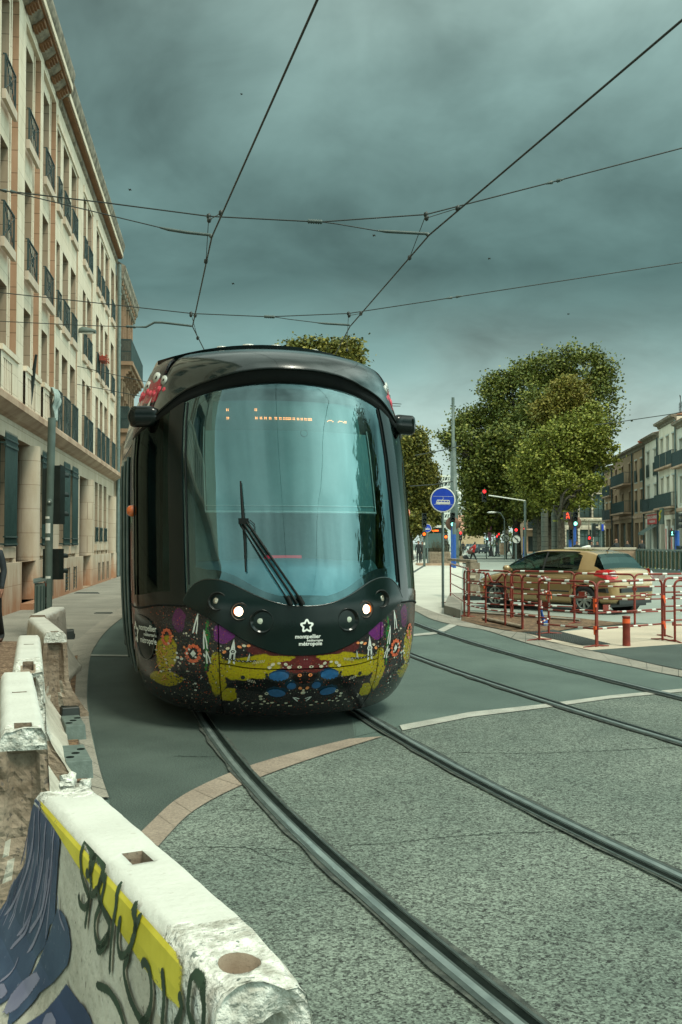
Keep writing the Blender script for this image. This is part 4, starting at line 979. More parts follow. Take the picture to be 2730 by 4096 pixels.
def ledblk(X, z, nx=2, nz=2):
    for i in range(nx):
        for j in range(nz): led(X + (i - (nx - 1) / 2) * .0135, z + (j - (nz - 1) / 2) * .0135)
def xr(u): return (u - 1166) / 437.0      # display pixels of the front view to metres across the glass
for u, v in ((913, 1), (913, 0), (1025, 1)): ledblk(xr(u), 2.815 if v else 2.738)
for u in (1025, 1044, 1062, 1081, 1104, 1123, 1139, 1152, 1163, 1179, 1197, 1213, 1229, 1244, 1252): ledblk(xr(u), 2.738)
for u in (1340, 1390): 
    for i, (dx, dz) in enumerate(((-2, 0), (-1, 1), (0, 1), (1, 1), (2, 0))): led(xr(u) + dx * .014, 2.730 + dz * .010)
ledblk(xr(1412), 2.734)
mb.build('display_led', M['led'], dp)
mb = MB(); mb.lathe(surf(a_of(.10, 2.58), 2.58, -.03), [(.032, 0), (.034, .006), (.03, .01)], 20, 0, (0, -1, .2)); mb.build('sensor_ring', M['pole_grey'], ws)
# roof brow and hood
mb = MB(); As = lin(-88, 88, 89)
def brow_off(a): return .07 * math.cos(R(min(90, abs(a) * 1.3))) + .006
rows = [[surf(a, brow_lo(a), .0) for a in As], [surf(a, brow_lo(a) + .02, .012 + .4 * brow_off(a)) for a in As], [surf(a, brow_lo(a) * .35 + brow_hi(a) * .65, .5 * brow_off(a)) for a in As], [surf(a, brow_hi(a), brow_off(a)) for a in As]]
mb.grid(rows, 0); mb.build('brow_visor', M['t_matt'], TR)
hood_hi = curve([0, 20, 40, 50, 57, 62, 66, 72, 88], [3.46, 3.455, 3.43, 3.40, 3.34, 3.12, 2.84, 2.72, 2.64])
mb = MB(); rows = []
for j in range(15):
    t_ = j / 14; rows.append([surf(a, brow_hi(a) + (hood_hi(a) - brow_hi(a)) * t_, brow_off(a) * (1 - t_) ** 1.5 + .004) for a in As])
mb.grid(rows, 0); mb.tube([surf(a, brow_hi(a), brow_off(a)) for a in As], .012, 6, 1); mb.build('roof_hood', [M['t_hood'], M['t_black']], TR)
# roof top behind the hood and upper corner panels
mb = MB(); rows = []
for t_ in lin(0, 1, 10):
    rows.append([(x, (1.28 + .42 * (x / 1.1) ** 2) * (1 - t_) + 4.05 * t_, 3.51 - .13 * (abs(x) / 1.1) ** 2.2 - (.015 if t_ == 0 else 0)) for x in lin(-1.09, 1.09, 17)])
mb.grid(rows, 0)
for r_ in (rows[0],): mb.add(list(r_) + [(p[0], p[1] + .02, p[2] - .04) for p in r_], [(i, i + 1, 17 + i + 1, 17 + i) for i in range(16)], 0)
for sx in (0, -1):
    mb.add([rows[i][sx] for i in range(10)] + [(rows[i][sx][0], rows[i][sx][1], 3.25) for i in range(10)], [(i, i + 1, 11 + i, 10 + i) for i in range(9)], 0)
rf = mb.build('roof', M['t_hood'], TR)
mb = MB()
for x, y, r_ in ((-.50, 1.45, .05), (-.25, 1.42, .055), (.02, 1.42, .05), (.40, 1.45, .05), (.62, 1.52, .05)):
    z = 3.515 - .16 * abs(x) ** 2.2
    mb.lathe((x, y, z), [(r_, -.012), (r_, .006), (.0001, .009)], 14, 0); mb.lathe((x, y, z), [(r_ * .4, .007), (.0001, .013)], 10, 1)
mb.build('roof_eye_motif', [M['d_white'], M['d_black'], M['d_red']], rf)
# side shell : corner / door / windows, straight part of the first module
def side_patch(mb, sg, a0, a1, zlo, zhi, n, nz, off, m=0, edge=.02):
    Ac = [sg * a for a in lin(a0, a1, n)]
    if sg < 0: Ac.reverse()
    patch(mb, Ac, zlo, zhi, nz, off, m, edge)
for sg in (-1, 1):
    mb = MB(); side_patch(mb, sg, 46.2, 88, lambda a: belt(a) + .006, lambda a: brow_lo(a) + .01, 26, 24, .002, 0, .02); sw = mb.build('side_window', M['t_sideglass'], TR)
    mb = MB(); side_patch(mb, sg, 45.6, 53, lambda a: belt(a) + .006, lambda a: brow_lo(a), 8, 24, .012, 0, .02); mb.build('windscreen_pillar', M['t_black'], TR)
    mb = MB()
    for a_ in (62, 63.5): mb.tube([surf(sg * a_, z, -.04) for z in lin(1.1, 2.6, 12)], .012, 5)
    side_patch(mb, sg, 84, 88.6, lambda a: belt(a), c_(2.60), 5, 20, .008, 0, .02)
    side_patch(mb, sg, 53, 85, lambda a: belt(a) + .004, lambda a: belt(a) + .11, 16, 4, .008, 0, .02)
    mb.build('window_frame', M['t_black'], sw)
    mb = MB(); side_patch(mb, sg, 88.8, 97, c_(.28), c_(2.60), 6, 40, .004, 0, .02)
    itm = []
    for q, (y, z, h_) in enumerate(((1.5, 2.35, .07), (1.45, 2.2, .10), (1.5, 1.9, .12), (1.42, 1.55, .10), (1.5, 1.25, .09), (1.45, .95, .10), (1.5, .7, .09), (1.42, .5, .1))):
        w_ = .035; x = sg * (Wz(z) + .010)
        vs = [(x, y - w_, z - h_), (x, y - w_ * .3, z), (x, y, z + h_), (x, y + w_, z - h_ * .2), (x, y + w_ * .6, z - h_), (x, y + .2 * w_, z - .1)]
        mb.add(vs, [(0, 1, 5), (1, 2, 3, 5), (3, 4, 5)], 1)
    mb.build('livery_panel', [M['livery_s'], M['d_white']], TR)
    # upper corner panel with ruffles
    mb = MB(); side_patch(mb, sg, 64, 96, curve([64, 68, 75, 88, 96], [3.05, 2.78, 2.70, 2.64, 2.62]), c_(3.34), 12, 14, .006, 0, .02)
    def sp(yy, z, o):
        A = 60
        while A < 110 and surf0(A, z).y < yy: A += .5
        return surf(sg * A, z, o + .006)
    nv = Vector((sg, -.55, .2))
    for q in range(9):                       # red ruffle band
        z = 3.00 + .02 * math.sin(q * 2); mb.lathe(sp(1.17 + q * .07, z, 0), [(.05, -.02), (.032, .006), (.0001, .010)], 7, 1, nv)
    for yy, z, r_ in ((1.34, 3.14, .055), (1.48, 3.08, .05), (1.20, 3.10, .045)):
        mb.lathe(sp(yy, z, 0), [(r_, -.004), (r_, .006), (.0001, .009)], 12, 2, nv); mb.lathe(sp(yy, z, .002), [(r_ * .35, .006), (.0001, .014)], 8, 3, nv)
    for yy, z, h_ in ((1.30, 2.82, .13), (1.50, 2.80, .13)):
        mb.add([sp(yy - .05, z - h_, .01), sp(yy - .02, z, .01), sp(yy, z + h_, .01), sp(yy + .05, z, .01), sp(yy + .06, z - h_, .01), sp(yy, z - h_ * .3, .01)], [(0, 1, 5), (1, 2, 3, 5), (3, 4, 5)], 2)
    mb.build('roof_corner_panel', [M['livery_s'], pm('pink_red_ruffle', (.42, .012, .03), (.70, .10, .14), 45, .5), M['d_white'], M['d_black']], TR)
    # mirror pod
    p = surf(sg * 68, 2.76, .0) + Vector((-sg * .05, -.06, 0)); md = MB(); rows = []
    for i in range(11):
        t_ = i / 10; q = p + Vector((sg * .25 * t_, .08 * t_, .0)); h_ = .098 * (math.sin(min(1, t_ * 2 + .55) * 1.57)) * (1 if t_ < .8 else math.sqrt(max(.02, 1 - ((t_ - .8) / .2) ** 2))); w_ = h_ * .8
        rows.append([(q.x, q.y + w_ * math.copysign(abs(math.cos(k * .3927)) ** .7, math.cos(k * .3927)), q.z + h_ * math.copysign(abs(math.sin(k * .3927)) ** .7, math.sin(k * .3927))) for k in range(16)])
    md.grid(rows, 0, True, True); md.add(rows[-1], [tuple(range(16))], 0); md.build('mirror_pod', M['t_black'], TR)
    # amber side marker
    mb = MB(); p = Vector((sg * 1.345, 1.42, 1.90)); mb.lathe(p, [(.055, -.015), (.055, .0), (.048, .025), (.03, .042), (.0001, .048)], 16, 0, (sg, -.15, 0)); mb.build('side_marker', M['amber'], TR)
    # door leaves and body side behind
    mb = MB(); side_patch(mb, sg, 97.2, 134, c_(.28), c_(2.60), 12, 20, .0, 0, .02); mb.build('side_panel', M['t_hood'], TR)
    for k in range(2):
        a0 = 99 + k * 11; mb = MB(); side_patch(mb, sg, a0, a0 + 10.5, c_(.36), c_(2.46), 4, 14, .018, 0, .02)
        for aa in (a0, a0 + 10.5): mb.tube([surf(sg * aa, z, .024) for z in lin(.36, 2.46, 10)], .014, 5, 1)
        d_ = mb.build('door', [M['t_sideglass'], M['pole_steel']], TR)
    mb = MB(); rows = [[(sg * itp([2.5, 2.8, 3.1, 3.36], [1.325, 1.285, 1.21, 1.08], z), y, z) for y in lin(2.0, 4.05, 6)] for z in lin(2.58, 3.38, 8)]
    if sg < 0: rows = [list(reversed(r_)) for r_ in rows]
    mb.grid(rows, 0); mb.build('upper_side_panel', M['t_hood'], TR)
    mb = MB(); mb.tube([surf(sg * a_, belt(a_) + .0, .006) for a_ in lin(46, 97, 40)], .010, 5); mb.build('belt_groove', M['t_matt'], TR)
# badge cover with lettering on the left corner, logos
def on_surf(name, verts2d, faces, mat, parent, X0, z0, s, off, squeeze=1.0):
    mb = MB(); vs = [surf(a_of(X0, z0) + math.degrees((x * s * squeeze) / 1.3), z0 + y * s, off) for x, y in verts2d]
    mb.add(vs, faces, 0); return mb.build(name, mat, parent)
def text_mesh(txt, bold=0.0):
    cu = bpy.data.curves.new('t', 'FONT'); cu.body = txt; cu.size = 1.0; cu.align_x = 'LEFT'; cu.offset = bold; cu.resolution_u = 3
    o = bpy.data.objects.new('t', cu); COL.objects.link(o)
    dg = bpy.context.evaluated_depsgraph_get(); me = bpy.data.meshes.new_from_object(o.evaluated_get(dg))
    vs = [(v.co.x, v.co.y) for v in me.vertices]; fs = [tuple(p.vertices) for p in me.polygons]
    bpy.data.objects.remove(o); bpy.data.meshes.remove(me); return vs, fs
def put_text(name, txt, mat, parent, a0, z0, s, off, sx=1.0, bold=.012):
    """text laid along the tram skin starting at arc position a0 (metres from centre)"""
    vs, fs = text_mesh(txt, bold); mb = MB()
    def ang(d):
        # arc length -> angle along the front ellipse
        A = 0; acc = 0; sgn = 1 if d >= 0 else -1; d = abs(d)
        while acc < d and A < 120:
            acc += (surf0(sgn * (A + .5), z0) - surf0(sgn * A, z0)).length; A += .5
        return sgn * (A - .5 * (acc - d) / max(1e-6, (surf0(sgn * A, z0) - surf0(sgn * (A - .5), z0)).length))
    mb.add([surf(ang(a0 + x * s * sx), z0 + y * s, off) for x, y in vs], fs, 0)
    return mb.build(name, mat, parent)
def star_ring(parent, d0, z0, s, off, sx=1.0):
    mb = MB(); n = 60; ro, ri = [], []
    for i in range(n):
        w_ = 2 * math.pi * i / n; k = math.cos(5 * (w_ - math.pi / 2))
        ro.append((1.0 + .20 * k, w_)); ri.append((.56 + .22 * max(-1, k) ** 1 * (1 if k > 0 else .6), w_))
    rows = [[], []]
    for (r1, w1), (r2, w2) in zip(ro, ri):
        for row, r_ in ((rows[0], r1), (rows[1], r2)):
            x = d0 + r_ * s * math.cos(w1) * sx; z = z0 + r_ * s * math.sin(w1)
            a_ = math.degrees(x / 1.3) if abs(x) < .3 else (math.copysign(1, x) * arc_deg(abs(x), z0))
            row.append(surf(a_, z, off))
    mb.grid(rows, 0, False, True); return mb.build('star_emblem', M['t_white'], parent)
def arc_deg(d, z0):
    A = 0; acc = 0
    while acc < d and A < 120: acc += (surf0(A + .5, z0) - surf0(A, z0)).length; A += .5
    return A
star_ring(mk, 0.0, .915, .048, .020)
put_text('lettering', 'montpellier', M['t_white'], mk, -.098, .815, .046, .020, bold=.02)
put_text('lettering', 'méditerranée', M['t_white'], mk, .0, .788, .025, .020, bold=.02)
put_text('lettering', 'métropole', M['t_white'], mk, -.066, .755, .046, .020, bold=.02)
mb = MB(); sgA = [-a for a in lin(62, 86, 22)]; sgA.reverse()
bl_lo = curve([62, 65, 70, 75, 80, 86], [.83, .66, .585, .585, .65, .84]); bl_hi = curve([62, 66, 72, 80, 86], [.84, .915, .955, .965, .95])
patch(mb, sgA, bl_lo, bl_hi, 12, .016, 0, .02); mb.tube([surf(a, bl_lo(a), .018) for a in sgA], .008, 5, 1)
bc = mb.build('badge_cover', [M['t_mask'], M['t_hood']], TR)
def arcd(A): return sum((surf0(k * .5 + .5, .9) - surf0(k * .5, .9)).length for k in range(int(A * 2)))
d1 = -arcd(81.5)
star_ring(bc, d1, .80, .085, .022, .9)
put_text('lettering', 'montpellier', M['t_white'], bc, d1 + .10, .835, .075, .022, 1.0)
put_text('lettering', 'méditerranée', M['t_white'], bc, d1 + .22, .79, .042, .022, 1.0)
put_text('lettering', 'métropole', M['t_white'], bc, d1 + .13, .725, .075, .022, 1.0)
# wipers
def wpt(u, v, off):
    """point above the windscreen seen at this place of the front view"""
    lo, hi = 6.5, 12.0; Mw = Matrix.Rotation(-TH, 3, 'Z')
    for _ in range(40):
        Y = (lo + hi) / 2; q = Mw @ (P(u, v, Y) - T0)
        z = q.z; X = max(-1.25, min(1.25, q.x)); s_y = surf(a_of(X, z), z, off).y
        if q.y < s_y: lo = Y
        else: hi = Y
    return q
mb = MB(); mb.tube([wpt(963, 1925, .03), wpt(968, 2000, .03), wpt(973, 2070, .03), wpt(980, 2160, .03), wpt(984, 2288, .03)], [.008, .012, .014, .012, .007], 6)
wp = mb.build('wiper_blade', M['t_matt'], TR)
mb = MB()
for (u0, v0, u1, v1, r_) in ((972, 2090, 1190, 2415, .010), (985, 2085, 1215, 2415, .010), (960, 2095, 1160, 2412, .006), (1000, 2100, 1205, 2400, .006)):
    mb.tube([wpt(u0, v0, .05), wpt((u0 + u1) / 2, (v0 + v1) / 2, .06), wpt(u1, v1, .035)], r_, 6)
mb.box(wpt(975, 2085, .05), (.08, .04, .05)); mb.tube([wpt(1000, 2080, .05), wpt(1018, 2095, .06), wpt(1018, 2120, .06), wpt(1000, 2130, .05)], .004, 5)
mb.tube([wpt(1150, 2385, .03), wpt(1166, 2420, .03)], .02, 8); mb.tube([wpt(1195, 2385, .03), wpt(1215, 2420, .03)], .02, 8)
mb.build('wiper_arm', M['t_matt'], TR)
# underside, wheels
mb = MB(); mb.b2((-1.05, 1.5, .22), (1.05, 4.0, .34)); mb.b2((-.5, .75, .14), (.5, 1.5, .30)); mb.build('underframe', M['t_matt'], TR)
for y in (2.6,):
    for x in (-.76, .76):
        mb = MB(); mb.lathe((x - .06, y, .31), [(.0001, 0), (.29, 0), (.30, .02), (.29, .12), (.0001, .12)], 24, 0, (1, 0, 0)); mb.build('wheel', M['t_matt'], TR)
# following modules along the curve
Mw = Matrix.Rotation(-TH, 3, 'Z')
def on_track(s_from):                       # centre line point and heading by world Z
    i = min(range(len(A_mid)), key=lambda k: abs(A_mid[k].y - s_from)); return A_mid[i], (A_mid[i + 1] - A_mid[i - 1]).normalized()
ypos = 12.35; p_prev = T0 + Matrix.Rotation(TH, 3, 'Z') @ Vector((0, 4.25, 0)); p0 = p_prev
for k in range(4):
    L_ = 6.4; p1, _ = on_track(p0.y + L_ * .985); d_ = (p1 - p0).normalized(); l_ = Vector((d_.y, -d_.x, 0))
    rows = []; prof = [(-1.15, .2), (-1.28, .35), (-1.30, .8), (-1.30, 2.5), (-1.12, 3.15), (-.9, 3.36), (0, 3.45), (.9, 3.36), (1.12, 3.15), (1.30, 2.5), (1.30, .8), (1.28, .35), (1.15, .2)]
    a = p0 + d_ * .15; b = p0 + d_ * (L_ - .3)
    for q in (a, b): rows.append([Mw @ (q + l_ * x + Vector((0, 0, z)) - T0) for x, z in prof])
    mb = MB(); mb.grid(rows, 0, False)
    for r_ in rows: mb.add(r_, [tuple(range(13))], 0)
    car = mb.build('carriage', M['t_hood'], TR)
    mb = MB(); 
    for sg in (-1, 1):
        for j in range(3):
            c0 = a.lerp(b, .06 + j * .31); c1 = a.lerp(b, .06 + j * .31 + .27)
            vs = [Mw @ (q + l_ * (sg * 1.312) + Vector((0, 0, z)) - T0) for q, z in ((c0, 1.0), (c1, 1.0), (c1, 2.4), (c0, 2.4))]; mb.add(vs, [(0, 1, 2, 3)], 0)
    mb.build('windows', M['t_sideglass'], car)
    vs = [[Mw @ (q + l_ * x * .93 + Vector((0, 0, z * .97)) - T0) for x, z in prof] for q in (p0 - d_ * .25, p0 + d_ * .2)]
    mb = MB(); mb.grid(vs, 0, False); mb.build('bellows', M['t_matt'], TR)
    p0 = p0 + d_ * L_
# ================================================================ OVERHEAD WIRES
wz = 5.95
def wire_obj(name, segs, label, cat, group=None, mat='wire'):
    t = thing(name, label, cat, segs[0][0][0], 0, group)
    for nm, pts, r in [(s[1], s[0], s[2]) for s in segs]: pass
    return t
def lw(t, pts): return [Vector(p) - t.location for p in pts]
def contact(name, pts, label):
    mb = MB(); mb.tube(pts, .0125, 6); return tag(mb.build(name, M['wire'], origin='auto'), label, 'wire', 'contact wires hanging over the tracks')
A1, A2, A3, A4 = P(1270, 0, 8.1), P(848, 949, 14.4), P(771, 1306, 20.3), P(818, 1400, 23.2)
A0 = A1 + (A1 - A2) * 2.6; A0.z = wz + .1; A5 = Vector((-2.2, 46, 5.9)); A6 = Vector((3.0, 90, 5.9))
contact('contact_wire', [A0, A1, A2, A3, A4, A5, A6], 'thick overhead wire over the tram, rising to the top edge of the picture')
B1, B2, B3, B4 = P(2730, 80, 8.45), P(1718, 940, 14.3), P(1401, 1306, 20.3), P(1340, 1420, 23.5)
B0 = B1 + (B1 - B2) * 2.4; B0.z = wz + .1
contact('contact_wire', [B0, B1, B2, B3, B4, Vector((1.2, 46, 5.9)), Vector((6.4, 90, 5.9))], 'thick overhead wire of the second track, rising to the upper right corner')
def insulator(mb, a, b, r=.035, n=6, m=1):
    a = Vector(a); b = Vector(b); pts = []; rs = []
    for i in range(n * 2 + 1):
        pts.append(a.lerp(b, i / (n * 2))); rs.append(r if i % 2 else r * .6)
    mb.tube(pts, rs, 8, m)
def span(label, Y, left, pts, right, ins, dead, grp='cross wires holding up the contact wires'):
    t = thing('span_wire', label, 'wire', P(*pts[0], Y), 0, grp)
    W = [left] + [P(u, v, Y) for u, v in pts] + [right]
    mb = MB(); mb.tube(lw(t, W), .010, 6); mb.build('cable', M['wire'], t)
    for (u0, v0, u1, v1) in ins:
        mb = MB(); insulator(mb, P(u0, v0, Y - .01) - t.location, P(u1, v1, Y - .01) - t.location, .038, 6, 0); mb.build('insulator', M['insul'], t)
    for (u0, v0, u1, v1) in dead:
        mb = MB(); a = P(u0, v0, Y) - t.location; b = P(u1, v1, Y) - t.location
        mb.tube([a, a.lerp(b, .35), a.lerp(b, .42)], [.012, .03, .012], 6); mb.tube([a.lerp(b, .58), a.lerp(b, .65), b], [.012, .03, .012], 6); mb.build('turnbuckle', M['insul'], t)
    return t
fx = lambda Z: -7.53 - .123 * (Z - 22)
y1 = 14.4; l1 = P(0, 761, y1); l2 = l1 + (l1 - P(430, 812, y1)) * ((l1.x - fx(y1)) / max(.01, (P(430, 812, y1).x - l1.x)))
s1 = span('upper cross wire sagging over both tracks with an insulator at its centre', y1, l2, [(0, 761), (430, 812), (836, 865), (1240, 886), (1290, 887), (1705, 858), (2219, 726), (2730, 592)], Vector((12.5, y1, 9.3)), [(1232, 885, 1290, 888)], [(2185, 735, 2255, 717), (0, 760, 70, 770)])
def arm(t, name, pts, r, Y, m='insul'):
    mb = MB(); mb.tube(lw(t, [P(u, v, Y) for u, v in pts]), r, 8); mb.build(name, M[m], t)
def hanger(t, pts, Y0, Y1):
    mb = MB(); ps = lw(t, [P(u, v, Y0 + (Y1 - Y0) * i / (len(pts) - 1)) for i, (u, v) in enumerate(pts)])
    mb.tube(ps, .006, 5)
    for p in (ps[0], ps[-1]): mb.lathe(p, [(.0001, -.05), (.028, -.03), (.035, .02), (.0001, .05)], 8, 0, (0.2, 0, 1))
    mb.build('hanger', M['wire'], t)
t = thing('steady_arm', 'steady arm and stay pulling the left contact wire under the upper cross wire', 'steady arm', P(653, 913, y1), 0, 'arms steadying the contact wires')
arm(t, 'stay', [(-300, 690), (100, 780), (653, 913)], .008, y1 - .05, 'wire'); arm(t, 'arm', [(640, 910), (675, 918), (750, 930), (842, 940)], [.012, .024, .024, .022], y1)
hanger(t, [(836, 865), (825, 1045)], y1, 15.6); hanger(t, [(838, 880), (885, 852)], y1, 13.5); arm(t, 'clamp', [(842, 938), (848, 949)], .03, y1)
t = thing('steady_arm', 'steady arm and stay pulling the right contact wire under the upper cross wire', 'steady arm', P(1520, 925, y1), 0, 'arms steadying the contact wires')
arm(t, 'stay', [(1290, 888), (1350, 896), (1520, 925)], .008, y1, 'wire'); arm(t, 'arm', [(1510, 922), (1545, 926), (1620, 930), (1708, 935)], [.012, .024, .024, .022], y1)
hanger(t, [(1705, 858), (1640, 1030)], y1, 15.5); hanger(t, [(1708, 872), (1832, 833)], y1, 13.2); arm(t, 'clamp', [(1708, 935), (1716, 942)], .03, y1)
y2 = 20.3; l1 = P(0, 1170, y2); l2 = Vector((fx(y2), y2, l1.z + .12))
s2 = span('lower cross wire just above the tram roof, rising to the right edge', y2, l2, [(0, 1170), (400, 1213), (770, 1254), (1075, 1267), (1393, 1254), (1820, 1189), (2730, 1050)], Vector((14, y2, 8.6)), [(1058, 1266, 1100, 1268)], [(1785, 1194, 1850, 1184)])
t = thing('steady_arm', 'bent steady arm holding the left contact wire in front of the lower cross wire', 'steady arm', P(560, 1306, y2), 0, 'arms steadying the contact wires')
arm(t, 'stay', [(-200, 1270), (0, 1285), (350, 1302), (545, 1308)], .008, y2 - .1, 'wire'); arm(t, 'arm', [(545, 1308), (585, 1308), (618, 1290), (650, 1290), (768, 1304)], [.012, .022, .024, .024, .022], y2)
mb = MB(); insulator(mb, P(505, 1306, y2 - .12) - t.location, P(545, 1308, y2 - .12) - t.location, .035, 3, 0); mb.build('insulator', M['insul'], t)
hanger(t, [(765, 1254), (792, 1352)], y2, 21.6); hanger(t, [(765, 1260), (782, 1262)], y2, 19.6)
t = thing('steady_arm', 'straight steady arm holding the right contact wire in front of the lower cross wire', 'steady arm', P(1280, 1292, y2), 0, 'arms steadying the contact wires')
arm(t, 'stay', [(1100, 1268), (1150, 1276), (1280, 1292)], .008, y2, 'wire'); arm(t, 'arm', [(1270, 1291), (1300, 1294), (1400, 1300)], [.012, .022, .022], y2)
hanger(t, [(1395, 1254), (1388, 1400)], y2, 22.5); hanger(t, [(1398, 1262), (1445, 1254)], y2, 19.5)
for pts, Y, lb in (([(310, 1465), (560, 1522), (640, 1540)], 33, 'thin stay wire from the lamp to the tram, upper one'), ([(310, 1537), (600, 1592), (680, 1608)], 33.5, 'thin stay wire from the lamp to the tram, lower one')):
    mb = MB(); mb.tube([P(u, v, Y) for u, v in pts] + [Vector((2, Y, 6.2))], .012, 5); tag(mb.build('stay_wire', M['wire'], origin='auto'), lb, 'wire')
for pts, Y, lb in (([(1660, 1822), (1750, 1805), (1845, 1783)], 60, 'far wire running to the tall pole from the left trees, upper one'), ([(1640, 1945), (1740, 1938), (1812, 1925)], 60, 'far wire running to the tall pole from the left trees, lower one'), ([(2380, 1700), (2462, 1690), (2560, 1675), (2730, 1650)], 70, 'thin wire between the big tree and the right hand roofs')):
    mb = MB(); mb.tube([P(u, v, Y) for u, v in pts], .03, 5); tag(mb.build('far_wire', M['wire'], origin='auto'), lb, 'wire')
for i, (u, v, Y, lb) in enumerate(((520, 762, 40, 'small bird high beside the stone cornice'), (966, 379, 60, 'tiny bird highest in the sky left of the wire'), (1495, 945, 36, 'bird gliding between the two upper steady arms'), (1956, 1037, 45, 'dark bird right of the second contact wire'), (932, 1137, 45, 'bird low between the cross wires'), (2273, 1258, 60, 'bird above the big tree'))):
    mb = MB(); p = P(u, v, Y)
    s = .035 * Y / 40 + .006
    mb.tube([p + Vector((-.12 * s * 10 / 2, 0, .0)), p, p + Vector((.16 * s * 5, 0, .02))], [.01, .035 * s * 10, .005], 6)
    for sg in (-1, 1): mb.add([p + Vector((-.03, 0, .01)), p + Vector((sg * .25 * s * 4, -.12, .25 * s * 4)), p + Vector((.09, 0, .0))], [(0, 1, 2)], 0)
    tag(mb.build('bird', M['black'], origin='auto'), lb, 'bird', 'birds in the sky')

# ================================================================ CONCRETE BARRIERS
PROF = [(.30, 0), (.30, .06), (.265, .10), (.155, .27), (.124, .36), (.100, .73), (.092, .775), (.074, .80)]
def barrier(name, a, b, label, mats, zt=.80, lift=0.0, notch=True, rough_n=0.0, rough_f=0.0, seed=1):
    """safety wall from near end a to far end b (xy); subdivided and weathered"""
    a = Vector((a[0], a[1], 0)); b = Vector((b[0], b[1], 0)); d = b - a; Ln = d.length; d.normalize(); l = Vector((d.y, -d.x, 0))
    t = thing(name, label, 'concrete barrier', (a.x, a.y, 0), math.atan2(d.y, d.x) - math.pi / 2, 'concrete safety barriers along the sidewalk')
    sc = zt / .80; prof = [(x, z * sc + lift) for x, z in PROF]; full = prof + [(-x, z) for x, z in reversed(prof)]
    # densify the profile
    dense = []
    for i in range(len(full) - 1):
        p, q = full[i], full[i + 1]; k = max(1, int(math.hypot(q[0] - p[0], q[1] - p[1]) / .022))
        for j in range(k): dense.append((p[0] + (q[0] - p[0]) * j / k, p[1] + (q[1] - p[1]) * j / k))
    dense.append(full[-1]); n = len(dense); NY = int(Ln / .025)
    rows = []
    for i in range(NY + 1):
        y = Ln * i / NY; row = []
        for (x, z) in dense:
            q = Vector((x + seed * 3.1, y, z)); nz = noise.noise(q * 9) * .0015 + noise.noise(q * 30) * .0008
            ch = 0.0
            edge = min(y / .22 if rough_n else 9, 9); ef = min((Ln - y) / .20 if rough_f else 9, 9)
            for rg, e in ((rough_n, edge), (rough_f, ef)):
                if rg and e < 1: ch += rg * (1 - e) * max(0, noise.noise(q * 7) + .2) * .7 + rg * .25 * (1 - e) * abs(noise.noise(q * 30))
            # chipped upper arris
            if lift + zt - .06 < z < lift + zt - .004: ch += max(0, noise.noise(q * 11) - .10) * .035
            zz = z + nz - ch * (1.0 if z > lift + .45 else 0)
            xx = x * (1 - ch * .6) + nz * (1 if x > 0 else -1)
            row.append((xx, y, max(zz, lift if z <= lift + .001 else zz)))
        rows.append(row)
    # vertical key groove in the end faces
    def groove(row, sgn):
        cx = .035; return row
    mb = MB(); mb.grid(rows, 0, True)
    top = []
    for k, (row, sg) in enumerate(((rows[0], -1), (rows[-1], 1))):
        # end cap: strips between left and right profile points, with a recessed groove in the middle
        m_ = n // 2; 
        capv = []; NX = 12
        for j in range(m_):
            L_, R_ = row[n - 1 - j], row[j]; r_ = []
            for q in range(NX + 1):
                f = q / NX; x = R_[0] + (L_[0] - R_[0]) * f; z = R_[2] + (L_[2] - R_[2]) * f
                w_ = max(0, 1 - (x / (.05 + .02 * min(1, (z - lift) / .3))) ** 4) if notch and z < lift + zt - .10 else 0
                dep = .055 * w_ + .004 * noise.noise(Vector((x * 30, z * 30, seed)))
                if (rough_n if k == 0 else rough_f): dep += .03 * abs(noise.noise(Vector((x * 11, z * 11, seed + 2)))) + .012 * abs(noise.noise(Vector((x * 40, z * 40, seed))))
                r_.append((x, row[j][1] - sg * dep if True else 0, z))
            capv.append(r_)
        mb.grid(capv, 1, False)
    body = mb.build('body', mats[:2], t, fix=True)
    return t, Ln, lift + zt
def slot(t, x, y, z, w_, l_, rot=0, dark=None):
    mb = MB(); c, s = math.cos(rot), math.sin(rot)
    # a pocket in the top: dark floor slightly proud of the skin with a raised lip
    q = [(-w_, -l_), (w_, -l_), (w_, l_), (-w_, l_)]; vs = [(x + a * c - b * s, y + a * s + b * c, z) for a, b in q]
    mb.add(vs, [(0, 1, 2, 3)], 0); 
    mb.build('lifting_slot', dark or M['groove'], t)
mats = [M['concrete'], M['concrete_brown'], M['concrete_top']]
def top_skin(t, Ln, zt, x0, y0, y1, w_=.072, m='concrete_top'):
    mb = MB(); rows = []
    n = max(3, int((y1 - y0) / .05))
    for i in range(n + 1):
        y = y0 + (y1 - y0) * i / n; rows.append([(x, y, zt + .006 - .30 * max(0, abs(x) - .045) ** 1.2 + .002 * noise.noise(Vector((x * 20, y * 9, 1)))) for x in lin(-w_, w_, 7)])
    mb.grid(rows); 
    bd = rows[0] + [r[-1] for r in rows[1:]] + list(reversed(rows[-1][:-1])) + [r[0] for r in reversed(rows[1:-1])]
    k = len(bd); mb.add(list(bd) + [(p[0], p[1], p[2] - .03) for p in bd], [(i, k + i, k + (i + 1) % k, (i + 1) % k) for i in range(k)])
    return mb.build('top_face', M[m], t)
def end_pocket(t, y, z, w_=.045, l_=.05):
    """open pocket cut in the top at the near end: shown as a U of stone with a brown recess"""
    mb = MB(); mb.box((0, y, z - .055), (2 * w_, l_ * 2, .10), m=0)
    o = mb.build('end_pocket', M['concrete_brown'], t); return o
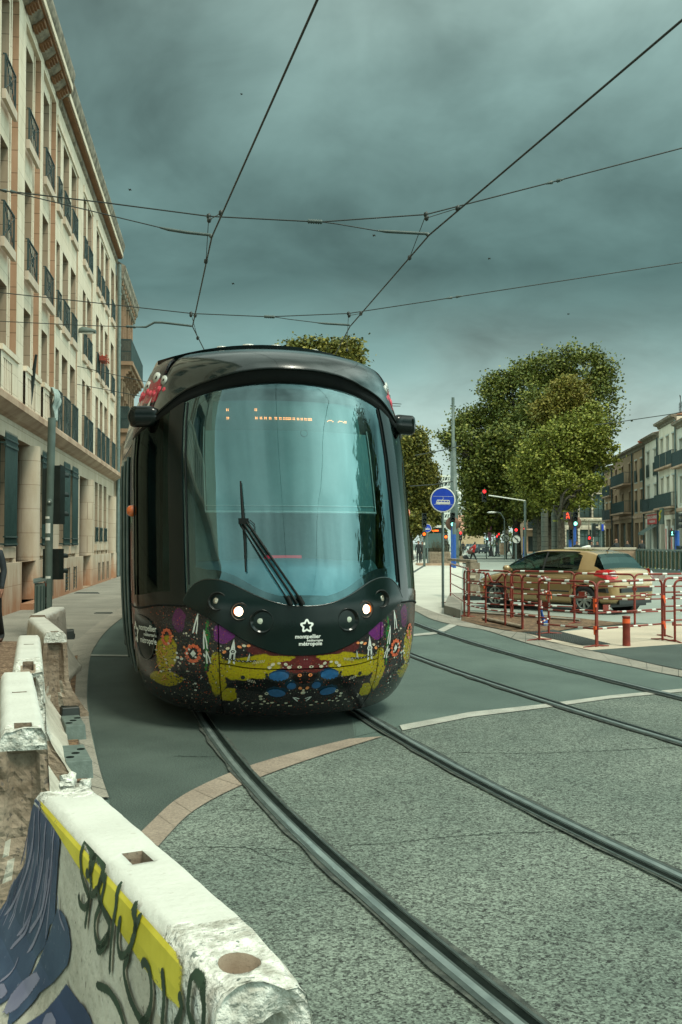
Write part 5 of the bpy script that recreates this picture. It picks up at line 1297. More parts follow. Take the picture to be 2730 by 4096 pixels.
def cut(obj, boxes):
    """boolean away boxes (centre, size) or a cylinder ('c', centre, r, h) from obj"""
    for bx in boxes:
        mb = MB()
        if bx[0] == 'c': mb.lathe(bx[1], [(.0001, -bx[3] / 2), (bx[2], -bx[3] / 2), (bx[2], bx[3] / 2), (.0001, bx[3] / 2)], 20, 0, bx[4] if len(bx) > 4 else None)
        else: mb.box(bx[0], bx[1], bx[2] if len(bx) > 2 else 0)
        c = mb.build('cutter', M['concrete_brown'], obj.parent, fix=True)
        md = obj.modifiers.new('x', 'BOOLEAN'); md.object = c; md.operation = 'DIFFERENCE'; md.solver = 'EXACT'
        bpy.context.view_layer.update(); bake(obj); bpy.data.objects.remove(c)
b1, L1, z1 = barrier('safety_barrier', (-.143, 1.866), (-.913, 3.315), 'nearest concrete safety barrier, its side sprayed with blue and yellow paint and black letters', [M['concrete'], M['concrete_rough']], rough_n=.08, rough_f=.03, seed=1)
b2, L2, z2 = barrier('safety_barrier', (-1.373, 4.35), (-2.01, 6.23), 'bare concrete safety barrier end-on at the left edge behind the graffiti one', mats, rough_n=.03, seed=2)
b3, L3, z3 = barrier('safety_barrier', (-2.057, 6.60), (-2.706, 8.70), 'concrete safety barrier with a crumbled brown broken near end', [M['concrete'], M['concrete_rough']], rough_n=.16, seed=3)
b4, L4, z4 = barrier('safety_barrier', (-2.59, 9.1), (-3.32, 10.96), 'concrete safety barrier standing on blocks with a shaded key groove in its end', mats, lift=-.01, seed=4)
b5, L5, z5 = barrier('safety_barrier', (-3.37, 11.15), (-3.55, 12.55), 'farthest concrete safety barrier beside the traffic light pole', mats, seed=5)
for t_, Ln, z_, y0, y1_ in ((b1, L1, z1, .34, L1 - .12), (b2, L2, z2, .24, L2), (b3, L3, z3, .45, L3), (b4, L4, z4, .30, L4), (b5, L5, z5, 0, L5)):
    pass
def body_of(t): return [c for c in t.children if c.name.startswith('body')][0]
for t_, bx in ((b1, [((0, .80, z1 - .03), (.055, .10, .12)), ('c', (0.0, .115, z1 - .05), .042, .16)]), (b2, [((0, 1.1, z2 - .03), (.075, .035, .1)), ((0, .10, z2 - .03), (.075, .11, .12))]),
               (b3, [((0, 1.4, z3 - .03), (.075, .035, .1)), ((0, .14, z3 - .03), (.07, .13, .14))]), (b4, [((0, .09, z4 - .02), (.07, .11, .10))])):
    cut(body_of(t_), bx)
# paler tops: assign by face position
def recolor(obj, mats, fn):
    me = obj.data; me.materials.clear()
    for m in mats: me.materials.append(m)
    for p in me.polygons:
        p.material_index = fn(p.center, p.normal); 
for t_, zz, L_, rn, rf in ((b1, z1, L1, .30, .14), (b2, z2, L2, .12, 0), (b3, z3, L3, .42, 0), (b4, z4, L4, .12, 0), (b5, z5, L5, 0, 0)):
    def fn(c, n, zz=zz, L_=L_, rn=rn, rf=rf):
        nz = noise.noise(Vector((c.x * 9, c.y * 9, c.z * 9)))
        if (math.hypot(c.x, c.y - .115) < .043 if L_ == L1 else abs(c.x) < .05 and .02 < c.y < .25) and c.z < zz - (.03 if L_ == L1 else .012) and c.z > zz - .2: return 1
        if abs(c.x) < .04 and .5 < c.y < L_ - .3 and c.z < zz - .012: return 1
        if rn and c.y < rn + nz * .10 and c.z > .30 + nz * .2: return 3 if (rn > .2 or c.z > zz - .10) else 1
        if rf and c.y > L_ - rf + nz * .1 and c.z > .4: return 3
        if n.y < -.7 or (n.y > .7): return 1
        if c.z > zz - .035 + nz * .02: return 2
        return 0
    recolor(body_of(t_), [M['concrete'], M['concrete_brown'], M['concrete_top'], M['concrete_rough']], fn)
# graffiti on the left flank of the near barrier
yaw1 = b1.rotation_euler.z; Rinv = Matrix.Rotation(-yaw1, 3, 'Z'); O1 = Vector(b1.location)
def flank(u, v):
    """photo pixel -> (y, z) on the left flank of the near barrier"""
    d = Rinv @ ray(u, v); o = Rinv @ (Vector((0, 0, CH)) - O1); best = None
    for i in range(len(PROF) - 1):
        (xa, za), (xb, zb) = PROF[i], PROF[i + 1]; xa, xb = -xa, -xb
        # line in (x,z): points x = xa + k (z-za)
        if abs(zb - za) < 1e-6: continue
        k = (xb - xa) / (zb - za); den = d.x - k * d.z
        if abs(den) < 1e-9: continue
        t = (xa + k * (o.z - za) - o.x) / den; p = o + d * t
        if za - .001 <= p.z <= zb + .001 and t > 0 and (best is None or t < best[0]): best = (t, p.y, p.z)
    return (best[1], best[2]) if best else None
def fpt(y, z, off=.004):
    for i in range(len(PROF) - 1):
        (xa, za), (xb, zb) = PROF[i], PROF[i + 1]
        if za <= z <= zb and zb > za:
            f = (z - za) / (zb - za); x = xa + (xb - xa) * f; n = Vector((-(zb - za), 0, (xa - xb))).normalized()
            q = Vector((x + 3.1, y, z)); return Vector((-x, y, z)) + Vector((n.x * off, 0, abs(n.z) * off))
    return Vector((-PROF[-1][0], y, z))
def stroke(mb, px, w_, m, off=.004):
    pts = [flank(u, v) for u, v in px]; pts = [p for p in pts if p]
    if len(pts) < 2: return
    pts = [Vector((p[0], p[1], 0)) for p in pts]; pts = resamp(pts, 6); k = len(pts); rows = []
    for i, p in enumerate(pts):
        tg = (pts[min(i + 1, k - 1)] - pts[max(i - 1, 0)]).normalized(); nn = Vector((-tg.y, tg.x, 0))
        ww = w_ * (1 + .25 * noise.noise(Vector((i * .3, m, w_ * 50)))) * (1 if 0 < i < k - 1 else .4)
        r_ = []
        for s in (-1.5, -.6, 0, .6, 1.5):
            q = p + nn * ww * s; q.y = max(.0, min(.795, q.y)); r_.append(fpt(q.x, q.y, off))
        rows.append(r_)
    mb.grid(rows, m, True, at=[x * (.5 if i in (0, k - 1) else 1) for i in range(k) for x in (0, .9, .99, .9, 0)])
def fill(mb, px, m, off=.0035, yz=False):
    pts = px if yz else [flank(u, v) for u, v in px]; pts = [p for p in pts if p]
    if len(pts) < 3: return
    # scanline fill in z so that the paint follows the profile
    zs = [p[1] for p in pts]; z0, z1_ = min(zs), max(zs); NZ = max(4, int((z1_ - z0) / .008)); rows = []
    prev = None
    for i in range(NZ + 1):
        z = z0 + (z1_ - z0) * (i + .001) / (NZ + .002); xs = []
        for j in range(len(pts)):
            (ya, za), (yb, zb) = pts[j], pts[(j + 1) % len(pts)]
            if (za <= z < zb) or (zb <= z < za): xs.append(ya + (yb - ya) * (z - za) / (zb - za))
        xs.sort(); cur = [(xs[q], xs[q + 1]) for q in range(0, len(xs) - 1, 2)]
        if prev and cur and len(prev[1]) == len(cur):
            for (a0, a1), (c0, c1) in zip(prev[1], cur):
                e0 = .05 if m == 3 else .02; e1 = min(e0, (a1 - a0) * .45); e2 = min(e0, (c1 - c0) * .45); tv = min(1, (z - z0) / .02, (z1_ - z) / .012) * .99
                mb.add([fpt(y_, prev[0], off) for y_ in (a0, a0 + e1, a1 - e1, a1)] + [fpt(y_, z, off) for y_ in (c0, c0 + e2, c1 - e2, c1)], [(0, 1, 5, 4), (1, 2, 6, 5), (2, 3, 7, 6)], m, False, [0, tv, tv, 0] * 2)
        prev = (z, cur)
k8 = lambda pts: [(x * .829, 3000 + y * .829) for x, y in pts]
mb = MB()
# blue plumes
fill(mb, k8([(175, 235), (215, 230), (222, 300), (240, 330), (262, 360), (298, 370), (300, 460), (290, 560), (282, 700), (275, 830), (250, 850), (230, 950), (190, 1000), (150, 1100), (100, 1170), (20, 1230), (-60, 1260), (-60, 900), (0, 780), (60, 650), (95, 600), (130, 540), (140, 400)]), 0, .005)
fill(mb, k8([(200, 1000), (240, 900), (285, 760), (320, 780), (345, 860), (355, 950), (340, 1040), (290, 1100), (200, 1180), (100, 1300), (40, 1350), (60, 1200), (150, 1100)]), 0, .0055)
fill(mb, k8([(330, 1120), (380, 1200), (430, 1240), (460, 1322), (470, 1400), (100, 1420), (130, 1322), (230, 1250), (290, 1180)]), 2, .0055)
for q in ([(235, 340), (215, 560), (170, 760), (90, 900)], [(275, 380), (255, 600), (215, 820), (140, 980)], [(180, 300), (165, 480), (120, 640), (30, 800)], [(150, 880), (210, 780), (240, 640)], [(60, 960), (140, 860), (180, 720)]): stroke(mb, k8(q), .006, 1, .0065)
fill(mb, k8([(20, 1270), (60, 1180), (120, 1110), (190, 1060), (215, 1100), (160, 1180), (90, 1260), (30, 1290)]), 1, .0065)
fill(mb, k8([(-20, 1200), (0, 1130), (40, 1120), (55, 1170), (20, 1210)]), 1, .0065); fill(mb, k8([(210, 1322), (230, 1270), (270, 1255), (290, 1300), (270, 1400), (220, 1400)]), 1, .0068)
for q in ([(290, 700), (300, 800), (325, 870)], [(100, 1000), (60, 1080), (10, 1120)], [(205, 250), (200, 420), (190, 560)]): stroke(mb, k8(q), .004, 1, .0068)
rs_ = random.Random(8)
for _ in range(46):
    xt = rs_.uniform(150, 285); y0_ = rs_.uniform(330, 700); xb = -120 + (xt - 150) / 140 * 380; t0, t1 = (y0_ - 250) / 800, min(1.05, (y0_ - 250) / 800 + rs_.uniform(.15, .4))
    stroke(mb, k8([(xt + (xb - xt) * t ** 1.7, 250 + 800 * t) for t in (t0, (t0 + t1) / 2, t1)]), rs_.uniform(.0015, .0045), rs_.choice([1, 1, 2]), .0052)
# yellow band
fill(mb, [(1.60, .785), (1.2, .79), (.8, .788), (.45, .788), (.16, .78), (.13, .70), (.22, .695), (.4, .695), (.62, .71), (.85, .73), (1.05, .738), (1.3, .757), (1.52, .77)], 3, .0055, True)
# letters
G8 = [[(400, 720), (395, 700), (402, 740), (425, 760), (445, 720), (420, 640), (405, 560), (415, 470), (432, 440), (455, 480), (460, 560), (440, 600), (430, 580)],
      [(455, 650), (462, 520), (480, 470), (505, 470), (515, 560), (500, 640), (470, 690), (455, 700)], [(478, 480), (460, 640), (440, 760), (425, 860)],
      [(545, 880), (500, 940), (478, 900), (475, 820), (500, 740), (520, 640), (500, 620), (490, 700), (520, 780), (545, 840), (530, 920), (500, 965), (480, 945)],
      [(600, 640), (575, 760), (555, 900), (545, 1080)], [(640, 640), (600, 800), (585, 920), (600, 990), (640, 960), (670, 860), (665, 740)], [(660, 880), (700, 800), (740, 705)], [(640, 990), (615, 1060), (640, 1180), (690, 1290), (740, 1320)],
      [(480, 1130), (540, 1160), (590, 1240), (620, 1340)], [(700, 1040), (715, 1020), (740, 1070), (750, 1180), (735, 1270), (690, 1330)], [(800, 1050), (810, 1180), (800, 1340)], [(880, 1170), (895, 1240), (860, 1340)], [(1000, 1150), (960, 1090), (935, 1140), (930, 1260), (960, 1340)], [(995, 1130), (1005, 1240), (1000, 1350)],
      [(560, 560), (600, 600), (650, 590)]]
for q in G8: stroke(mb, k8(q), .0085, 4, .008)
mb.build('graffiti', [M['paint_blue'], M['paint_violet'], M['paint_navy'], M['spray_yellow'], M['paint_green']], b1)
# rubble on the near barrier's far end
rr = random.Random(11)
for u, v, s, lb in ((275, 3126, .034, 'larger broken concrete lump lying behind the far end of the graffiti barrier'), (342, 3138, .026, 'smaller broken concrete lump beside the larger one')):
    bm = bmesh.new(); bmesh.ops.create_icosphere(bm, subdivisions=3, radius=s)
    for q in bm.verts: n_ = q.co / s; q.co *= 1 + .55 * noise.noise(n_ * 1.4 + Vector((s * 90, 0, 0))) + .3 * noise.noise(n_ * 3.5) + .12 * noise.noise(n_ * 9); q.co.z *= .8; q.co.x = max(-s * .8, min(s * .7, q.co.x))
    me = bpy.data.meshes.new('concrete_rubble'); bm.to_mesh(me); bm.free(); me.materials.append(M['concrete_rough'])
    o = bpy.data.objects.new('concrete_rubble', me); COL.objects.link(o); o.location = P(u, v, 3.45); tag(o, lb, 'rubble')
# plastic fence feet / blocks
def block(u, v, yaw, size, lb, dark=False):
    c = G(u, v); t = thing('plastic_block', lb, 'plastic block', c, yaw, 'plastic blocks under the barriers'); w_, l_, h_ = size
    mb = MB(); a = [(-w_ / 2, 0), (w_ / 2, 0), (w_ / 2, l_), (-w_ / 2, l_)]; k = .9
    vs = [(x, y, 0) for x, y in a] + [(x * k, y * k + l_ * .05, h_) for x, y in a]
    mb.add(vs, [(3, 2, 1, 0), (4, 5, 6, 7), (0, 1, 5, 4), (1, 2, 6, 5), (2, 3, 7, 6), (3, 0, 4, 7)])
    o = mb.build('block', M['black'] if dark else M['plastic_grey'], t, bevel=.008)
    mb = MB()
    for q in range(3): mb = MB(); mb.lathe((.25 * w_ * (q - 1) , l_ * (.25 + .2 * q), h_ + .001), [(.028, -.001), (.028, .003), (.02, .003), (.018, .001), (.0001, .001)], 14); mb.build('tube_socket', M['groove'], t)
    mb = MB(); mb.box((w_ * .495, l_ * .5, h_ * .35), (.02, l_ * .3, h_ * .4)); mb.build('grip_hole', M['groove'], t)
block(318, 3127, R(20), (.19, .62, .135), 'grey-green plastic fence foot nearest the graffiti barrier')
block(304, 2968, R(20), (.17, .55, .13), 'grey-green plastic fence foot beside the middle barriers')
block(285, 2885, R(22), (.17, .5, .12), 'blackish fence foot under the raised end of the grooved barrier', True)
block(274, 2560, R(15), (.20, .4, .15), 'black fence foot behind the grooved barrier', True)

# ================================================================ LEFT POLE, BIN, MAN
def signal_head(t, x, y, z, yaw, w_=.24, h_=.9, n=3, lit=None, col='g_red', board=False, visors=True):
    """traffic light head facing local -y rotated by yaw"""
    Mx = Matrix.Translation((x, y, z)) @ Matrix.Rotation(yaw, 4, 'Z')
    def tr(mb): mb.v = [tuple(Mx @ Vector(p)) for p in mb.v]; return mb
    mb = MB(); mb.box((0, 0, h_ / 2), (w_, .16, h_)); 
    if board: mb.lathe((0, .09, h_ * .22), [(.0001, 0), (.46, 0), (.46, .02), (.0001, .02)], 24, 1, (0, 1, 0))
    hd = tr(mb).build('signal_head', [M['black'], M['bar_red'] if not board else pm('rust_backboard', (.10, .05, .03), (.16, .08, .05), 4, .7)], t)
    step = h_ / n; r_ = min(w_ * .40, step * .40)
    for i in range(n):
        zc = step * (i + .5); mb = MB()
        mb.lathe((0, -.085, zc), [(r_, -.01), (r_, .0), (.0001, .012)], 14, 0, (0, -1, 0)); tr(mb).build('lens', M[col] if lit == i else M['glass_dark'], hd)
        if visors:
            mb = MB(); rows = [[(r_ * 1.1 * math.cos(w), -.08 - d_, zc + r_ * 1.1 * math.sin(w)) for w in lin(-.5, 3.64, 9)] for d_ in (0, .16)]; mb.grid(rows); tr(mb).build('visor', M['black'], hd)
    return hd
t = thing('traffic_light', 'thick grey-green traffic light pole covered in stickers with two black heads seen from behind', 'traffic light', (-4.93, 17, 0))
mb = MB(); mb.tube([(-.04, 0, 0), (-.03, 0, 1.9), (0, 0, 3.73)], .066, 16); pl = mb.build('pole', M['pole_grey'], t)
for x, yw in ((.115, R(165)), (-.075, R(175))): signal_head(t, x, .06, 1.92, yw, .13, 1.0 if x > 0 else .95)
signal_head(t, .11, .06, .98, R(165), .12, .52, 2); signal_head(t, -.075, .06, 1.0, R(175), .1, .5, 2)
mb = MB()
for z in (2.2, 2.65, 1.2): mb.box((.08, .06, z), (.2, .03, .03))
mb.build('bracket', M['black'], t)
mb = MB()
for z, h_, x, c in ((1.50, .17, .0, 0), (1.32, .05, -.01, 0), (.63, .12, .02, 0), (.28, .10, .02, 0), (.55, .06, .015, 1), (-.02, .10, -.01, 2), (-.13, .08, -.015, 2), (1.68, .04, -.03, 0)):
    z += .35; rows = [[((-.03) + .0685 * math.sin(a + x * 8), -.0685 * math.cos(a + x * 8), zz) for a in lin(-.75, .55, 7)] for zz in (z - h_ / 2, z + h_ / 2)]; mb.grid(rows, c); mb.build('sticker', [M['white_p'], M['bar_tape'], M['plastic_grey']], pl); mb = MB()
mb.lathe((-.01, -.072, 2.30), [(.05, 0), (.045, .008), (.0001, .006)], 16, 2, (0, -1, 0)); mb.lathe((-.01, -.074, 2.30), [(.032, 0), (.0001, .009)], 12, 0, (0, -1, 0))
mb.build('sticker', [M['white_p'], M['bar_tape'], M['plastic_grey']], pl)
vs, fs = text_mesh('STE', .02)
for z in (.26 + .13, .05 + .02):
    mb = MB(); rows = [[((-.035) + .069 * math.sin(a), -.069 * math.cos(a), zz) for a in lin(-.75, .3, 6)] for zz in (z - .045, z + .13)]; mb.grid(rows, 1)
    mb.add([(-.035 + .0705 * math.sin(-.7 + x * .072 / .0705), -.0705 * math.cos(-.7 + x * .072 / .0705), z - .03 + y * .055) for x, y in vs], fs, 0)
    mb.lathe((-.05, -.0665, z + .07), [(.028, 0), (.026, .006), (.0001, .006)], 12, 0, (-.3, -1, 0)); mb.build('sticker', [M['white_p'], M['groove']], pl)
t = thing('litter_bin', 'grey-green sheet metal street box standing beside the traffic light pole', 'street box', G(146, 2560) + Vector((0, .3, 0)), R(18))
mb = MB(); w_, d_, h_ = .24, .28, 1.0
mb.b2((-w_ / 2, 0, 0), (w_ / 2 - .07, d_, h_ - .08)); mb.b2((w_ / 2 - .05, -.01, 0), (w_ / 2 + .02, d_, h_)); mb.build('casing', M['pole_grey'], t, bevel=.006)
mb = MB(); mb.add([(-w_ / 2 - .02, -.02, h_ - .08), (w_ / 2 - .06, -.02, h_ - .04), (w_ / 2 - .06, d_, h_ - .0), (-w_ / 2 - .02, d_, h_ - .04)] + [(-w_ / 2 - .02, -.02, h_ - .05), (w_ / 2 - .06, -.02, h_ - .01), (w_ / 2 - .06, d_, h_ + .03), (-w_ / 2 - .02, d_, h_ - .01)], [(0, 1, 2, 3), (7, 6, 5, 4), (0, 4, 5, 1), (1, 5, 6, 2), (2, 6, 7, 3), (3, 7, 4, 0)]); mb.build('lid', M['pole_steel'], t)
mb = MB()
for x in (-.08, -.02, .03): mb.b2((x - .008, -.012, .05), (x + .008, 0, h_ - .12))
mb.build('rib', M['iron_bars'], t)
# ================================================================ PEOPLE
def person(name, loc, yaw, H, label, top, legs, pose='stand', coat=None, hair='hair', group=None, skin='skin', bag=None, female=False, arms=None, detail=False, shirt=None):
    """one continuous skinned body; local +y is forwards; stride in metres"""
    t = thing(name, label, 'person', loc, yaw, group); k = H / 1.72
    st = {'stand': (.04, -.03, 0), 'walk': (.30, -.30, .03), 'stride': (.38, -.40, .08), 'sit': (0, 0, 0)}[pose]
    V, E, Rr = [], [], []
    def jn(p, r, par=None):
        V.append(Vector(p) * k); Rr.append((r[0] * k, r[1] * k) if isinstance(r, tuple) else (r * k, r * k))
        if par is not None: E.append((par, len(V) - 1))
        return len(V) - 1
    f, b_, ln = st
    low = .50 if pose == 'sit' else .94
    pe = jn((0, 0, low), (.15, .105)); sp = jn((0, .01 + ln, low + .20), (.135, .10), pe); ch = jn((0, .01 + ln * 1.6, low + .40), (.165 if not female else .145, .115), sp)
    nk = jn((0, .0 + ln * 2, low + .56), .058, ch); hb = jn((0, .02 + ln * 2.2, low + .62), .066, nk); hm = jn((0, .025 + ln * 2.2, low + .69), (.078, .09), hb); ht = jn((0, .01 + ln * 2.2, low + .76), .066, hm)
    for s, ah in ((-1, 0), (1, 1)):
        sh = jn((s * .165, .0 + ln * 1.6, low + .47), .065, ch)
        a = arms[ah] if arms else ((f, b_)[ah] * .55)
        if isinstance(a, tuple):              # explicit elbow / wrist
            el = jn((s * a[0][0], a[0][1], low - .94 + a[0][2]), .05, sh); wr = jn((s * a[1][0], a[1][1], low - .94 + a[1][2]), .035, el); dv = (Vector(a[1]) - Vector(a[0])).normalized()
        else:
            el = jn((s * .225, a * .45 - .02, low + .20), .05, sh); wr = jn((s * .235, a * .95 + .03, low - .04), .033, el); dv = Vector((0, .15, -1)).normalized()
        wp_ = V[wr] / k; n1 = jn(wp_ + Vector((dv.x * s, dv.y, dv.z)) * .06, (.035, .024), wr)
        if detail:
            hp = V[n1] / k
            for q in range(4):
                r0 = jn(hp + Vector((0, (q - 1.5) * .020, -.035)), .011, n1); r1 = jn(V[r0] / k + Vector((-s * .006, .002, -.034 - .006 * (1 - abs(q - 1.5)))), .0095, r0); jn(V[r1] / k + Vector((-s * .012, .002, -.026)), .008, r1)
            th = jn(wp_ + Vector((-s * .012, .040, -.045)), .012, wr); jn(V[th] / k + Vector((-s * .008, .014, -.035)), .010, th)
        else: jn(V[n1] / k + Vector((dv.x * s, dv.y, dv.z)) * .08, (.026, .018), n1)
        if pose == 'sit':
            hp = jn((s * .10, .02, low - .02), .095, pe); kn = jn((s * .12, .42, low), .065, hp); an = jn((s * .12, .44, .09), .045, kn); jn((s * .12, .60, .04), .038, an)
        else:
            d = (f, b_)[1 - ah]; hp = jn((s * .085, 0, low - .05), .098, pe)
            lift = .0 if d >= 0 else abs(d) * .22
            kn = jn((s * .095, d * .42 + .05, .50), .068, hp); an = jn((s * .10, d * .95 - .02, .085 + lift), .043, kn); jn((s * .105, d * .95 + .13, .045 + lift * .35), .038, an)
    me = bpy.data.meshes.new('body'); me.from_pydata(V, E, []); o = bpy.data.objects.new('body', me); COL.objects.link(o)
    sk = o.modifiers.new('s', 'SKIN'); sk.use_smooth_shade = True
    for i, r in enumerate(Rr): me.skin_vertices[0].data[i].radius = r
    me.skin_vertices[0].data[0].use_root = True
    sb = o.modifiers.new('d', 'SUBSURF'); sb.levels = 2 if detail else 1
    bpy.context.view_layer.update(); bake(o); o.parent = t; me = o.data
    for m in (M[skin], M[top], M[legs], M['shoe'] if detail else M['cl_black'], M[shirt or top]): me.materials.append(m)
    hz_, hand = (low + .575) * k, (low - .08) * k
    wr_z = low - .08
    for p in me.polygons:
        c = p.center / k
        if c.z > low + .565: mi = 0
        elif abs(c.x) > .19 and c.z < low - .06 and c.z > low - .35 and pose != 'sit': mi = 0
        elif c.z > low - .02: mi = 1
        elif c.z > .11: mi = 2
        else: mi = 3
        if shirt and mi == 1 and abs(c.x) < .055 and c.y > .05 and c.z > low + .1: mi = 4
        p.material_index = mi
    hc = V[hm]; mb = MB(); rows = []                       # hair cap
    for i in range(8):
        th = i / 7 * (1.9 if not female else 2.3); rows.append([(hc.x + .092 * k * math.sin(th) * math.cos(w), hc.y - .012 * k + (.108 * k * math.sin(th) * math.sin(w) if math.sin(w) < .2 else .094 * k * math.sin(min(th, 1.15)) * math.sin(w)), hc.z + .01 + (.115 * k * math.cos(th) if math.sin(w) < .25 else .115 * k * math.cos(min(th, 1.0)))) for w in [j * .3927 for j in range(16)]])
    mb.grid(rows, 0, True, True); mb.build('hair', M[hair], t)
    if coat:                                                # long coat skirt hanging from the waist
        mb = MB(); rows = []
        for i in range(7):
            q = i / 6; z = low + .12 - q * coat[0]; w_ = .15 + q * .10; d_ = .12 + q * (.10 + abs(f) * .3)
            rows.append([(w_ * math.cos(a) * k * (1 + .05 * math.sin(a * 6) * q), d_ * math.sin(a) * k + .01, z * k) for a in [j * .3927 for j in range(16)]])
        mb.grid(rows, 0, True, True); mb.build('coat_skirt', M[coat[1]], t)
    if detail:
        mb = MB()
        for s in (-1, 1):
            mb.lathe(hc + Vector((s * .083 * k, .0, -.005)), [(.022, -.004), (.022, .006), (.0001, .008)], 10, 0, (s, 0, 0))
        mb.tube([hc + Vector((0, .085, .015)), hc + Vector((0, .112, -.02)), hc + Vector((0, .085, -.028))], [.008, .015, .008], 8)
        mb.build('ear_and_nose', M[skin], t)
        mb = MB()
        for s in (-1, 1): mb.lathe(hc + Vector((s * .030, .083, .012)), [(.010, 0), (.0001, .005)], 8, 0, (0, 1, 0))
        mb.build('eyes', M['cl_black'], t)
        mb = MB(); mb.box(hc + Vector((0, .084, -.052)), (.045, .006, .008)); mb.build('mouth', M['bar_red'], t)
        rows = []; mb = MB()                               # jacket skirt and lapels
        for i in range(6):
            q = i / 5; z = low + .18 - q * .30; rows.append([((.155 + .02 * q) * math.cos(a) * k, (.125 + .015 * q) * math.sin(a) * k, z * k) for a in lin(math.pi / 2 + .35, math.pi * 2.5 - .35, 22)])
        mb.grid(rows); 
        for s in (-1, 1): mb.add([(s * .055 * k, .115 * k, (low + .12) * k), (s * .115 * k, .105 * k, (low + .30) * k), (s * .06 * k, .075 * k, (low + .53) * k), (s * .03 * k, .10 * k, (low + .40) * k)], [(0, 1, 2, 3)])
        mb.build('jacket', M[top], t)
    return t
GP = 'pedestrians around the boulevard'
person('person', G(-42, 2588), R(182), 1.76, 'man in dark jacket over a grey shirt walking on the sidewalk at the left edge', 'cl_navy', 'cl_black', 'walk', detail=True, shirt='cl_grey')
wp2 = person('person', G(1892, 2257), R(-75), 1.66, 'woman in red jacket and white mask hurrying along pulling a suitcase', 'cl_red', 'cl_black', 'stride', female=True, arms=[((.22, -.12, 1.15), (.24, -.36, .98)), ((.25, .10, 1.18), (.12, .20, 1.42))])
mb = MB(); mb.box((0, .10, 1.60), (.07, .06, .06)); mb.build('face_mask', M['white_p'], wp2)
t = thing('suitcase', 'dark wheeled suitcase pulled behind the woman in red', 'suitcase', G(1868, 2256), R(-75))
mb = MB(); mb.box((0, 0, .38), (.42, .28, .62), rot=Matrix.Rotation(R(38), 3, 'X')); mb.build('case', M['cl_black'], t, bevel=.04)
mb = MB(); mb.tube([(0, .18, .62), (0, .48, .98)], .015, 6); mb.build('handle', M['pole_steel'], t)
for x in (-.17, .17): mb = MB(); mb.lathe((x, -.22, .06), [(.0001, -.02), (.06, -.02), (.06, .02), (.0001, .02)], 10, 0, (1, 0, 0)); mb.build('wheel', M['black'], t)
t = thing('shoulder_bag', 'brown shoulder bag on the hip of the woman in red', 'bag', G(1880, 2257) + Vector((0, -.15, .95)))
mb = MB(); mb.lathe((0, 0, 0), [(.0001, -.20), (.16, -.17), (.21, -.02), (.17, .12), (.0001, .15)], 12); mb.build('pouch', pm('brown_leather', (.06, .03, .02), (.09, .045, .03), 10, .6), t)
for u, v, yaw, H, lb, top, lg, po, ct, fm in (
    (1966, 2229, 80, 1.62, 'walker in a long dark coat crossing the boulevard, left of the crossing group', 'cl_black', 'cl_black', 'walk', (.95, 'cl_black'), True),
    (1991, 2229, 85, 1.66, 'walker in a knee-length black coat, second of the crossing group', 'cl_black', 'cl_black', 'walk', (.60, 'cl_navy'), False),
    (2036, 2222, -80, 1.70, 'walker in black passing between the crossing group and the tree trunks', 'cl_black', 'cl_navy', 'walk', None, False),
    (2099, 2230, -60, 1.78, 'tall walker in black clothes in front of the plane tree trunks', 'cl_black', 'cl_black', 'walk', None, False),
    (1675, 2254, 175, 1.74, 'person in dark clothes standing close to the right side of the tram', 'cl_black', 'cl_black', 'stand', None, False),
    (1690, 2250, 185, 1.70, 'person with dark hair and brown top standing behind the one beside the tram', 'door_dark', 'cl_black', 'stand', None, True),
    (1793, 2222, 170, 1.72, 'dark figure standing between the wooden planter and the blue post', 'cl_black', 'cl_black', 'stand', None, False),
    (1853, 2218, 170, 1.76, 'dark figure standing right of the big grey pole', 'cl_black', 'cl_black', 'stand', None, False)):
    person('person', G(u, v), R(yaw), H, lb, top, lg, po, ct, female=fm, group=GP)
for u, Y, yaw, dz, lb in ((2308, 64, 190, .02, 'person in black behind the parapet, next to the white scooter'), (2390, 64, 170, .0, 'person in black seated behind the parapet, left of the railing'), (2466, 63, 200, .12, 'bald person in a dark coat behind the parapet in front of the tan houses'),
    (2510, 63, 160, .05, 'person with a striped top behind the parapet'), (2568, 63, 185, .10, 'big person in a dark coat behind the end of the parapet'), (2367, 66, 180, .0, 'person in maroon beside the small red pedestrian light')):
    p = P(u, 2172, Y); person('person', (p.x, Y, dz), R(yaw), 1.70, lb, 'cl_black' if 'maroon' not in lb else 'door_dark', 'cl_black', 'stand', group='people behind the parapet', hair='skin' if 'bald' in lb else 'hair')
t = thing('scooter', 'white and black motor scooter parked behind the parapet', 'scooter', (P(2318, 2172, 62.6).x, 62.6, 0), R(10))
mb = MB(); mb.box((-.0, 0, .62), (.95, .30, .35)); mb.box((.55, 0, .85), (.16, .34, .75), rot=Matrix.Rotation(R(-20), 3, 'Y')); mb.box((.45, 0, 1.30), (.5, .4, .22), rot=Matrix.Rotation(R(-15), 3, 'Y')); mb.build('fairing', M['white_p'], t, bevel=.05)
mb = MB(); mb.box((-.2, 0, .87), (.75, .28, .12)); mb.tube([(.42, -.34, 1.22), (.42, .34, 1.22)], .02, 6); mb.build('seat_and_bar', M['black'], t, bevel=.02)
for x in (-.6, .7): mb = MB(); mb.lathe((x, 0, .26), [(.0001, -.06), (.26, -.06), (.26, .06), (.0001, .06)], 16, 0, (0, 1, 0)); mb.build('wheel', M['black'], t)

